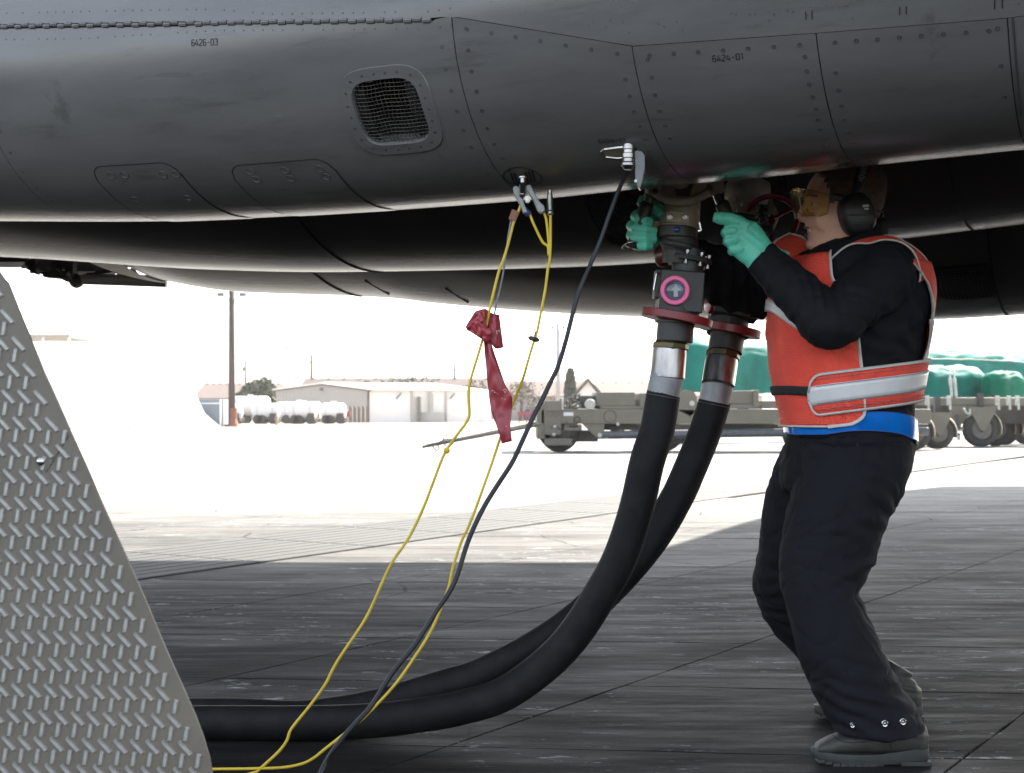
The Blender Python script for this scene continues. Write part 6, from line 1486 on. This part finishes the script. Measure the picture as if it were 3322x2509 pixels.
        mb = MB(); mb.revolve(((a + b) / 2, Y, zt - .05), (0, 0, 1), [(0, .3), (.18, .3), (.2, .2)], 12); mb.build('manhole', M['tank'], t, smooth=True, sharp=30)
        for k in (.22, .78): mb = MB(); mb.ring((a + (b - a) * k, Y, zc), (1, 0, 0), r + .01, .03, 24, 6); mb.build('tank_band', M['wall'], t)
        mb = MB(); mb.bar((a + .1, Y, zc - r), (b - .1, Y, zc - r), .5, .18); mb.build('frame', M['chassis'], t)
        for k in (.25, .4, .8):
            for dy in (-.8, .8): mb = MB(); mb.revolve((a + (b - a) * k, Y + dy - .1, z + .42), (0, 1, 0), [(0, .42), (.25, .42)], 16); mb.build('wheel', M['tyre'], t, smooth=True, sharp=40)
        if red: mb = MB(); mb.box((b + .25, Y - .5, z + .9), (.3, .3, .5)); mb.build('red_lamp_box', M['red'], t)
        mb = MB(); mb.box((b - .5, Y - .7, z + .75), (.6, .3, .5)); mb.build('valve_box', M['chassis'], t, bevel=.03)
    tanker(745, 878, 1286, 138, 'white tank trailer furthest back, its top under the green tree')
    tanker(700, 788, 1312, 128, 'white tank trailer partly behind the brown wooden pole')
    tanker(818, 908, 1309, 128, 'white tank trailer right of the wooden pole, second in the front row')
    tanker(895, 1045, 1304, 134, 'white tank trailer in the back row against the shed gable')
    tanker(936, 1030, 1306, 127, 'white tank trailer in the middle of the front row')
    tanker(1040, 1124, 1308, 130, 'white tank trailer at the right end of the row with a red lamp box', True)
    # grey-blue container and the white tent
    Y = 100; z = gz(Y); t = thing('container', (P(690, 0, Y).x, Y, z), 'blue grey steel container between the white tent and the wooden pole', 'container')
    mb = MB(); x0, x1 = P(600, 0, Y).x, P(718, 0, Y).x; zt = P(0, 1296, Y).z; mb.box(((x0 + x1) / 2, Y + 1.5, (z + zt) / 2), (x1 - x0, 3, zt - z)); mb.build('box_body', M['bluegrey'], t, bevel=.03)
    for k in range(16): mb = MB(); mb.box((x0 + (x1 - x0) * (k + .5) / 16, Y - .02, (z + zt) / 2), (.07, .05, zt - z - .3)); mb.build('panel_rib', M['bluegrey'], t)
    mb = MB(); mb.box(((x0 + x1) / 2, Y - .05, P(0, 1309, Y).z), (x1 - x0, .08, .06)); mb.box((x1 - .04, Y - .06, (z + zt) / 2), (.1, .1, zt - z)); mb.build('frame_rail', M['tank'], t)
    Y = 92; z = gz(Y); t = thing('shelter_tent', (P(300, 0, Y).x, Y, z), 'broad white fabric shelter with a flared right side, at the left across the apron', 'tent')
    prof = [(140, 1150), (400, 1140), (560, 1150), (605, 1190), (628, 1253), (645, 1300), (665, 1342), (695, 1368), (722, 1390)]
    pts = [P(x, y, Y) for x, y in prof]; pts[-1].z = z; pl = [Vector((P(-900, 0, Y).x, Y, z)), Vector((P(-700, 0, Y).x, Y, P(0, 1160, Y).z))] + pts
    mb = MB(); n = 9; rows = []
    for k in range(n): rows.append([p + Vector((-1.9 * k / (n - 1), 7.5 * k / (n - 1), -.12 * math.sin(math.pi * k * 2 / (n - 1)) ** 2 if p.z > z + .2 else 0)) for p in pl])
    mb.grid(rows); mb.add(pl, [tuple(range(len(pl)))]); mb.build('canopy', M['tent'], t)
    mb = MB()
    for k in range(1, 6): mb.bar(Vector((P(150 + k * 90, 0, Y).x, Y - .04, z)), Vector((P(150 + k * 90, 0, Y).x, Y - .04, P(0, 1150, Y).z)), .06)
    mb.build('door_pole', M['tent'], t); t.children[-1]['kind'] = 'stuff'
    t = thing('open_canopy', (P(100, 0, 180).x, 180, gz(180)), 'faint open canopy roof on thin posts at the far left edge of the plate', 'canopy')
    mb = MB(); mb.box(P(40, 1090, 180) + Vector((0, 6, 0)), (mpx(372, 180), 12, .35)); mb.build('canopy_roof', mat('pale_brown', (.3, .26, .2), .8), t)
    for x in (-60, 20, 140, 223): mb = MB(); a = P(x, 1095, 180); mb.bar(a, Vector((a.x, a.y, gz(180))), .25); mb.build('post', M['tank'], t)
    # small things
    def hydrant(px, Y, label, m):
        t = thing('fire_hydrant', (P(px, 0, Y).x, Y, gz(Y)), label, 'hydrant'); b = t.location
        mb = MB(); mb.revolve(b, (0, 0, 1), [(0, .17), (.08, .17), (.09, .11), (.62, .11), (.64, .15), (.70, .15), (.80, .08), (.86, .04)], 14); mb.build('barrel', m, t, smooth=True, sharp=40)
        for s_ in (-1, 1): mb = MB(); mb.revolve(b + Vector((0, 0, .48)), (s_, 0, 0), [(0, .07), (.19, .07), (.2, .05)], 10); mb.build('outlet', m, t)
    hydrant(898, 112, 'small pale hydrant on the verge in front of the tank trailers', mat('pale_hydrant', (.28, .2, .15), .7))
    def barrier(px0, px1, Y, label):
        t = thing('road_barrier', (P(px0, 0, Y).x, Y, gz(Y)), label, 'barrier', 'red barriers'); a, b = P(px0, 0, Y).x, P(px1, 0, Y).x; z = gz(Y)
        mb = MB(); mb.box(((a + b) / 2, Y, z + .95), (b - a, .1, .35)); mb.build('plank', M['red'], t)
        for x in (a + .1, b - .1): mb = MB(); mb.bar((x, Y - .3, z), (x, Y, z + 1.1), .1); mb.build('leg', M['red'], t)
    barrier(1680, 1712, 125, 'red barrier left of the olive trailer, the left one of two'); barrier(1716, 1742, 125, 'red barrier nearest the olive trailer end')
    def car(px0, px1, Y, m, label):
        z = gz(Y); a, b = P(px0, 0, Y).x, P(px1, 0, Y).x; L = b - a; t = thing('parked_car', ((a + b) / 2, Y, z), label, 'car', 'cars parked far off')
        pr = [(0, .35), (0, .8), (.18, .95), (.3, 1.4), (.72, 1.4), (.86, .95), (1, .85), (1, .35)]
        mb = MB(); mb.prism([Vector((a + L * u, Y, z + h)) for u, h in pr], (0, 1.7, 0)); mb.build('body', m, t, bevel=.08)
        mb = MB(); mb.prism([Vector((a + L * u, Y - .02, z + h)) for u, h in ((.24, 1.0), (.33, 1.32), (.69, 1.32), (.8, 1.0))], (0, 1.74, 0)); mb.build('window', M['glass'], t)
        for u in (.2, .8): mb = MB(); mb.revolve((a + L * u, Y - .05, z + .33), (0, 1, 0), [(0, .33), (1.8, .33)], 16); mb.build('wheel', M['tyre'], t)
    car(1686, 1748, 170, M['car'], 'blue car far off behind the red barriers'); car(1620, 1680, 178, M['chassis'], 'dark car left of the blue car')
    # trees
    def tree(px, ytop, Y, wpx, n, m, label, kind='round', seed=0, group=None, size=.35, base=None, cov=1.):
        rr = random.Random(seed); b = Vector((P(px, 0, Y).x, Y, gz(Y))); t = thing('tree', b, label, 'tree', group); top = P(px, ytop, Y).z; H = top - b.z; W = mpx(wpx, Y) / 2
        mb = MB(); mb.tube([b, b + Vector((.1, 0, H * .4)), b + Vector((0, .1, H * .85))], [H * .035 + .08, H * .025 + .05, .04], 8)
        limbs = []
        for k in range(9):
            a = rr.uniform(0, 6.28); s0 = b + Vector((0, 0, H * rr.uniform(.2, .6))); e = b + Vector((math.cos(a) * W * .7, math.sin(a) * W * .7, H * rr.uniform(.5, .9))); mb.tube([s0, (s0 + e) / 2 + Vector((0, 0, .2)), e], [.06, .04, .015], 5); limbs.append((s0, e))
            for q in range(4): f = s0.lerp(e, rr.uniform(.4, 1)); mb.tube([f, f + Vector((rr.uniform(-1, 1), rr.uniform(-1, 1), rr.uniform(0, 1))) * W * .4], [.02, .008], 4)
        mb.build('trunk', M['bark'], t)
        mb = MB(); lob = [(b + Vector((rr.uniform(-1, 1) * W * .6, rr.uniform(-1, 1) * W * .6, H * rr.uniform(.35, .8))), W * rr.uniform(.35, .6)) for _ in range(12)]
        for k in range(n):
            if kind == 'cone':
                h = rr.random() ** .8; rad = W * (1 - (abs(h - .35) / .68) ** 2.2) ** .5 * (1 if h > .08 else .4) if abs(h - .35) < .68 else .02; a = rr.uniform(0, 6.28); d = rr.random() ** .4
                c = b + Vector((math.cos(a) * rad * d, math.sin(a) * rad * d, H * (.04 + .96 * h)))
            else:
                L0, rad = rr.choice(lob); v = Vector((rr.gauss(0, 1), rr.gauss(0, 1), rr.gauss(0, 1))).normalized() * rad * rr.random() ** .35; c = L0 + v
                if c.z > top: continue
            s_ = size * rr.uniform(.5, 1.2); u = Vector((rr.gauss(0, 1), rr.gauss(0, 1), rr.gauss(0, 1))).normalized(); v = u.orthogonal().normalized(); w_ = u.cross(v)
            mb.add([c + v * s_, c + w_ * s_ * .6, c - v * s_, c - w_ * s_ * .6], [(0, 1, 2, 3)])
        o = mb.mesh('crown', m, b, fix=False); link('crown', o, t)
    tree(838, 1222, 165, 130, 2600, M['leaf'], 'green bushy tree left of the white shed', seed=1, size=.32)
    tree(770, 1262, 172, 60, 900, M['leaf'], 'small green tree just behind the wooden pole', seed=2, size=.3)
    tree(1325, 1218, 185, 190, 1500, M['twig'], 'sparse olive brown tree above the shed roof', seed=3, size=.26)
    tree(1268, 1240, 190, 80, 500, M['twig'], 'smaller sparse tree left of the olive brown one over the shed', seed=13, size=.24)
    tree(1545, 1228, 170, 120, 1100, M['twig'], 'sparse tree at the right end of the shed behind the streamer', seed=4, size=.26)
    tree(1690, 1228, 165, 150, 650, M['twig'], 'almost bare tree between streamer and lamp post', seed=5, size=.2)
    tree(1760, 1270, 160, 110, 400, M['twig'], 'low bare shrub tree left of the pale lamp post', seed=6, size=.2)
    tree(1850, 1196, 140, 42, 3800, M['leafd'], 'dark green cypress right of the pale lamp post', 'cone', seed=7, size=.16)
background()

# ------------------------------------------------------------------ olive trailers and tarpaulined loads
def wheel(parent, c, r, w_, holes=0, name='wheel'):
    """wheel with its axle along y"""
    mb = MB(); mb.revolve(c - Vector((0, w_ / 2, 0)), (0, 1, 0), [(0, r * .62), (.0, r * .8), (w_ * .12, r * .96), (w_ * .3, r), (w_ * .7, r), (w_ * .88, r * .96), (w_, r * .8), (w_, r * .62)], 36); wh = mb.build(name, M['tyre'], parent, smooth=True, sharp=35)
    mb = MB(); mb.revolve(c - Vector((0, w_ / 2 + .005, 0)), (0, 1, 0), [(0, r * .60), (0, r * .56), (.04, r * .52), (.04, r * .2), (0, r * .16), (-.05, r * .12), (-.05, 0)], 30); hb = mb.build('hub', M['hub'], wh, smooth=True, sharp=30)
    if holes:
        hm = MB().revolve((0, 0, 0), (0, -1, 0), [(0, r * .045), (.006, r * .045)], 10).mesh('hub_hole', M['gap'])
        me = MB()
        for k in range(holes):
            a = 2 * math.pi * k / holes; me.revolve(c + Vector((math.cos(a) * r * .44, -w_ / 2 + .03, math.sin(a) * r * .44)), (0, -1, 0), [(0, r * .05), (.008, r * .05)], 10)
        tag(me.build('hub_hole', M['gap'], wh), kind='stuff')
    return wh
def trailer_a():
    Y = 32.5; z = gz(Y); t = thing('cargo_trailer', (P(1900, 0, Y).x, Y, z), 'long low olive grey trailer with number T207 at its end, seen behind the hoses', 'trailer', 'olive grey trailers')
    p = lambda x, y, d=0: P(x, y, Y + d)
    def bx(x0, y0, x1, y1, d0=0, dep=2.2, m=M['trailer'], name='deck_box', bev=.015):
        mb = MB(); a, b = p(x0, y0, d0), p(x1, y1, d0); mb.box(((a.x + b.x) / 2, Y + d0 + dep / 2, (a.z + b.z) / 2), (b.x - a.x, dep, a.z - b.z)); return mb.build(name, m, t, bevel=bev)
    bx(1755, 1328, 3020, 1376, 0, .18, name='side_beam'); bx(1760, 1332, 3020, 1372, 2.3, .2, name='side_beam')
    bx(1765, 1300, 1820, 1412, -.03, .5, name='end_plate'); bx(1742, 1312, 1768, 1425, .0, 2.4, name='end_frame'); bx(1776, 1300, 1822, 1334, -.06, .4, name='end_box')
    bx(1822, 1290, 1828, 1332, 0, .3, M['tank'], 'white_post')
    bx(1934, 1273, 2060, 1318, .1, 1.8); bx(1945, 1318, 2075, 1328, .05, 2, name='deck_ledge'); bx(1884, 1284, 1936, 1326, .2, 1.2, name='deck_frame', m=M['trailerd']); bx(2075, 1276, 2130, 1328, .1, 1.5)
    bx(2350, 1268, 2445, 1312, .1, 1.8); bx(2445, 1266, 2462, 1322, 0, .5, name='upright'); bx(2320, 1312, 2460, 1326, .05, 2, name='deck_ledge'); bx(2470, 1300, 2560, 1326, .1, 1.5)
    mb = MB(); mb.prism([p(x, y) for x, y in ((2200, 1300), (2205, 1272), (2225, 1265), (2250, 1270), (2262, 1290), (2262, 1328), (2240, 1352), (2195, 1328))], (0, .08, 0)); mb.build('bracket_plate', M['trailer'], t)
    mb = MB(); mb.revolve(p(2245, 1309, -.02), (0, 1, 0), [(0, .06), (.03, .06)], 16); mb.build('pin', M['rope'], t)
    mb = MB(); mb.revolve(p(1915, 1312, -.1), (0, 1, 0), [(0, .11), (.02, .12), (.25, .12)], 20); mb.revolve(p(1915, 1312, -.12), (0, 1, 0), [(0, .05), (.03, .05)], 12); mb.build('winch', M['rope'], t, smooth=True, sharp=30)
    mb = MB()
    rr = random.Random(4)
    for k in range(26): a = p(rr.uniform(1828, 1884), rr.uniform(1290, 1330), rr.uniform(0, .6)); mb.bar(a, a + Vector((rr.uniform(-.25, .25), rr.uniform(-.2, .2), rr.uniform(-.12, .12))), .035)
    tag(mb.build('deck_fittings', M['trailerd'], t), kind='stuff')
    # under-frame: long pipe, arm plates, hydraulics
    mb = MB(); mb.tube([p(1945, 1412, .1), p(2560, 1404, .1), p(3010, 1400, .1)], .095, 20); mb.build('torque_tube', M['pipe'], t, smooth=True, sharp=40)
    mb = MB(); mb.prism([p(x, y, .02) for x, y in ((1888, 1376), (1960, 1376), (1960, 1400), (1975, 1425), (1940, 1425))], (0, .08, 0)); mb.build('arm_plate', M['trailer'], t)
    mb = MB(); mb.revolve(p(1946, 1412, -.02), (0, 1, 0), [(0, .05), (.04, .05)], 16); mb.build('pin', M['rope'], t)
    bx(1955, 1376, 3010, 1396, .5, 1.2, M['trailerd'], 'under_frame'); bx(1832, 1378, 1888, 1398, -.02, .5, name='step_box'); bx(1846, 1381, 1876, 1387, -.05, .05, M['gap'], 'step_slot')
    bx(1768, 1424, 1856, 1446, -.1, .6, M['trailer'], 'tyre_guard'); bx(1786, 1378, 1835, 1425, .2, .8, M['trailerd'], 'axle_block'); bx(1850, 1398, 1940, 1434, .3, 1.6, M['trailerd'], 'suspension')
    bx(2100, 1410, 2240, 1440, .8, .8, M['chassis'], 'rear_suspension')
    mb = MB()
    for k in range(24): a = p(rr.uniform(1960, 2140), rr.uniform(1376, 1402), rr.uniform(0, .4)); mb.bar(a, a + Vector((rr.uniform(-.3, .3), 0, rr.uniform(-.08, .08))), .035)
    for k in range(20): a = p(rr.uniform(1780, 1860), rr.uniform(1380, 1424), rr.uniform(-.05, .1)); mb.bar(a, a + Vector((rr.uniform(-.1, .1), 0, rr.uniform(-.15, .15))), .035)
    tag(mb.build('hydraulic_fittings', M['trailerd'], t), kind='stuff')
    for x, y in ((1797, 1410), (1800, 1385), (2005, 1377), (1850, 1435)): mb = MB(); mb.ball(p(x, y, -.05), .04, 8, 6); mb.build('white_valve', M['rope'], t)
    for x, d in ((1815, .15), (1815, 1.9), (2165, .5), (2165, 1.9), (2620, .5)): wheel(t, Vector((P(x, 0, Y).x, Y + d + .2, z + .46)), .46, .36)
    # markings
    def tx(s, x, y, h, m):
        vs, fs = strokes(s); c = p(x, y, -.045); mb = MB(); mb.add([c + Vector((v.x * h, 0, v.y * h)) for v in vs], fs); return mb.build('stencil_number', m, t, fix=False)
    tx('T207', 1797, 1343, .12, M['trimb'])
    mb = MB(); mb.box(p(1844, 1344, -.004), (.22, .006, .08)); mb.build('white_label', M['tank'], t)
    mb = MB(); mb.ring(p(1979, 1352, -.002), (0, 1, 0), .14, .008, 24, 4); mb.build('faint_ring_mark', M['trailerd'], t)
    mb = MB(); mb.ring(p(1872, 1362, -.03), (0, 1, 0), .07, .014, 20, 6); mb.build('tie_down_ring', M['trailerd'], t, smooth=True)
    # tow bar reaching out to the left
    b = thing('tow_bar', P(1370, 1450, 30.8), 'thin drawbar with a hooked end reaching left from the olive trailer', 'tow bar'); q = lambda x, y, d=0: P(x, y, 31.2 + d)
    mb = MB(); mb.bar(q(1385, 1447), q(1750, 1378, .8), .07, .07); mb.bar(q(1400, 1441, .1), q(1740, 1372, .9), .04, .04); mb.bar(q(1370, 1451), q(1420, 1440), .04, .06); mb.build('bar', M['trailerd'], b)
    mb = MB()
    for k in range(14): f = k / 13; a = q(1400 + 340 * f, 1444 - 66 * f); mb.bar(a, a + Vector((.14, .1, .02)), .02)
    mb.build('lattice', M['trailerd'], b); b.children[-1]['kind'] = 'stuff'
    mb = MB(); mb.tube(smooth_path([q(1400, 1443), q(1415, 1462), q(1425, 1455), q(1420, 1440), q(1450, 1425), q(1480, 1432)], 5), .015, 6); mb.ring(q(1455, 1430), (0, 1, 0), .12, .012, 20, 5); mb.build('cable_loop', M['trailerd'], b)
trailer_a()
def caster_trailer():
    Y = 38; t = thing('cargo_trailer', (P(3200, 0, Y).x, Y, gz(Y)), 'olive grey trailer on large tyred fork wheels under the teal tarpaulin at the right edge', 'trailer', 'olive grey trailers')
    p = lambda x, y, d=0: P(x, y, Y + d)
    mb = MB(); a, b = p(2880, 1290), p(3460, 1316); mb.box(((a.x + b.x) / 2, Y + .1, (a.z + b.z) / 2), (b.x - a.x, .2, a.z - b.z)); mb.build('side_beam', M['trailer'], t, bevel=.02)
    mb = MB(); mb.box(((a.x + b.x) / 2, Y + 1.2, b.z - .25), (b.x - a.x, 1.2, .5)); mb.build('under_frame', M['trailerd'], t)
    mb = MB(); mb.prism([p(x, y, -.02) for x, y in ((3085, 1316), (3260, 1316), (3215, 1330), (3160, 1330), (3130, 1360), (3095, 1420), (3080, 1420))], (0, .1, 0)); mb.build('gusset', M['trailer'], t)
    # forked wheel in front, others receding
    for k, (x, ybase, dY, rpx) in enumerate(((2962, 1452, -3.6, 57), (3040, 1448, -2.6, 52), (3180, 1434, 0, 57), (3228, 1432, .9, 54), (3254, 1427, 1.8, 52), (3330, 1424, 3.0, 50), (3400, 1434, 0, 57))):
        YY = Y + dY; r = mpx(rpx, YY); c = Vector((P(x, 0, YY).x, YY, gz(YY) + r)); wheel(t, c, r, .3, 17 if k in (0, 2) else 8)
        mb = MB(); arc = [c + Vector((math.sin(R(a_)) * (r + .05), 0, math.cos(R(a_)) * (r + .05))) for a_ in range(8, 112, 8)]; mb.tube(arc, .045, 8, b=.17, side=(0, 1, 0)); mb.build('mudguard', M['trailer'], t, smooth=True, sharp=50)
        mb = MB(); mb.prism([c + Vector((x_, -.24, z_)) for x_, z_ in ((-.38 * r / .46, r + .12), (.38 * r / .46, r + .12), (.08, 0), (0, -.05), (-.08, 0))], (0, .05, 0)); mb.build('fork_plate', M['trailer'], t)
        mb = MB(); mb.bar(c + Vector((0, 0, r)), c + Vector((0, 0, r + .5)), .14); mb.build('fork_stem', M['trailerd'], t)
    for x in (3008, 3078, 3236, 3272, 3300):
        mb = MB(); mb.box(p(x, 1300, -.25), (.11, .06, .26)); a = mb.build('strap_ratchet', M['rope'], t, bevel=.01); mb = MB(); mb.bar(p(x + 4, 1310, -.28), p(x + 5, 1330, -.28), .05); mb.build('strap_tail', M['rope'], a)
    mb = MB(); a = p(3110, 1395, -.3); mb.tube([p(3106, 1345, -.2), p(3112, 1400, -.2)], .06, 10); mb.revolve(p(3110, 1388, -.2), (0, 0, -1), [(0, .14), (.04, .14)], 12); mb.tube([p(3110, 1405, -.2), p(3110, 1428, -.2)], .045, 8); mb.build('support_jack', M['trailerd'], t, smooth=True, sharp=40)
    mb = MB(); mb.box(p(3112, 1398, -.32), (.14, .06, .05)); mb.box(p(3110, 1420, -.32), (.06, .06, .1)); mb.build('white_tag', M['rope'], t)
    mb = MB(); mb.tube(smooth_path([p(3126, 1325, -.3), p(3135, 1340, -.3), p(3145, 1342, -.3), p(3147, 1328, -.3)], 4), .03, 8); mb.build('hook', M['rope'], t, smooth=True)
caster_trailer()
def tarps():
    def tarp(name, A, B, r, h, m, label, seed, legs=(), n=44, sag=.05, flat=1.0, group='tarpaulin covered loads'):
        A = Vector(A); B = Vector(B); ax = (B - A).normalized(); side = Vector((ax.y, -ax.x, 0)); t = thing(name, (A + B) / 2 - Vector((0, 0, r + h)), label, 'tarpaulin', group)
        rows = []; L = (B - A).length
        for i in range(n + 1):
            f = i / n; c = A.lerp(B, f); e = min(1, min(f, 1 - f) * n / 3.0); rr_ = r * (1 - (1 - e) ** 2 * .55)
            row = []
            for j in range(33):
                a = math.pi * (j / 32) ; q = 1.0
                x = -math.cos(a); y = math.sin(a)
                w_ = noise.noise(Vector((f * L * 1.1, a * 2.2, seed))) * .09 + noise.noise(Vector((f * L * 3.6, a * 4, seed + 9))) * .05 - .07 * max(0, 1 - 3 * abs(noise.noise(Vector((f * L * 1.7, a * 1.1, seed + 4))))) ** 3 + .03 * math.sin(f * L * 4 + 2 * noise.noise(Vector((f * 9, 0, seed)))) * (1 - y) 
                p_ = c + side * -x * rr_ * (1 + w_) + Vector((0, 0, y * rr_ * flat * (1 + w_) - sag * math.sin(f * math.pi * 3) ** 2))
                row.append(p_)
            lo = [row[0] + Vector((0, 0, -h * k / 4)) + side * .0 + side * noise.noise(Vector((f * L * 2, k, seed))) * .08 for k in (4, 3, 2, 1)]
            hi = [row[-1] + Vector((0, 0, -h * k / 4)) + side * noise.noise(Vector((f * L * 2, k, seed + 3))) * .08 for k in (1, 2, 3, 4)]
            rows.append(lo + row + hi)
        mb = MB(); mb.grid(rows); mb.add(rows[0], [tuple(range(len(rows[0])))]); mb.add(rows[-1], [tuple(range(len(rows[0])))])
        o = mb.build('cover', m, t, smooth=True, sharp=60); return t, rows
    t, rows = tarp('tarpaulin_load', P(2190, 1160, 42.5), P(3480, 1200, 56), .62, 1.0, M['tarp'], 'long teal tarpaulin roll behind the hoses and the man, the largest load', 1, n=90)
    # rope along it
    mb = MB(); mb.tube([r_[8] + Vector((0, -.03, 0)) for r_ in rows[40:88]], .018, 5); mb.build('rope', M['rope'], t)
    tarp('tarpaulin_load', P(2960, 1232, 38.8), P(3178, 1234, 40.5), .42, .5, M['tarp'], 'teal tarpaulin hump right of the man with two pale straps', 2, n=22)
    for x in (3088, 3102):
        pass
    t2_, _ = tarp('tarpaulin_load', P(3200, 1240, 39.3), P(3310, 1243, 40), .34, .5, M['tarp2'], 'small green tarpaulin hump near the right edge', 3, n=16)
    s = thing('tie_down_strap', P(3095, 1290, 38.2), 'pair of pale knotted tie down straps over the teal hump', 'strap')
    for x in (3084, 3098):
        mb = MB(); mb.tube(smooth_path([P(x - 3, 1205, 38.3), P(x - 2, 1230, 38.2), P(x + 1, 1255, 38.15), P(x + 4, 1290, 38.1)], 4), [.02] * 4 + [.05] * 4 + [.04] * 5, 8); mb.build('strap', M['rope'], s, smooth=True)
    tarp('tarpaulin_load', P(3335, 1190, 44), P(3420, 1190, 44), .6, .6, M['tarp'], 'teal tarpaulin end cut by the right edge', 5, n=10)
tarps()
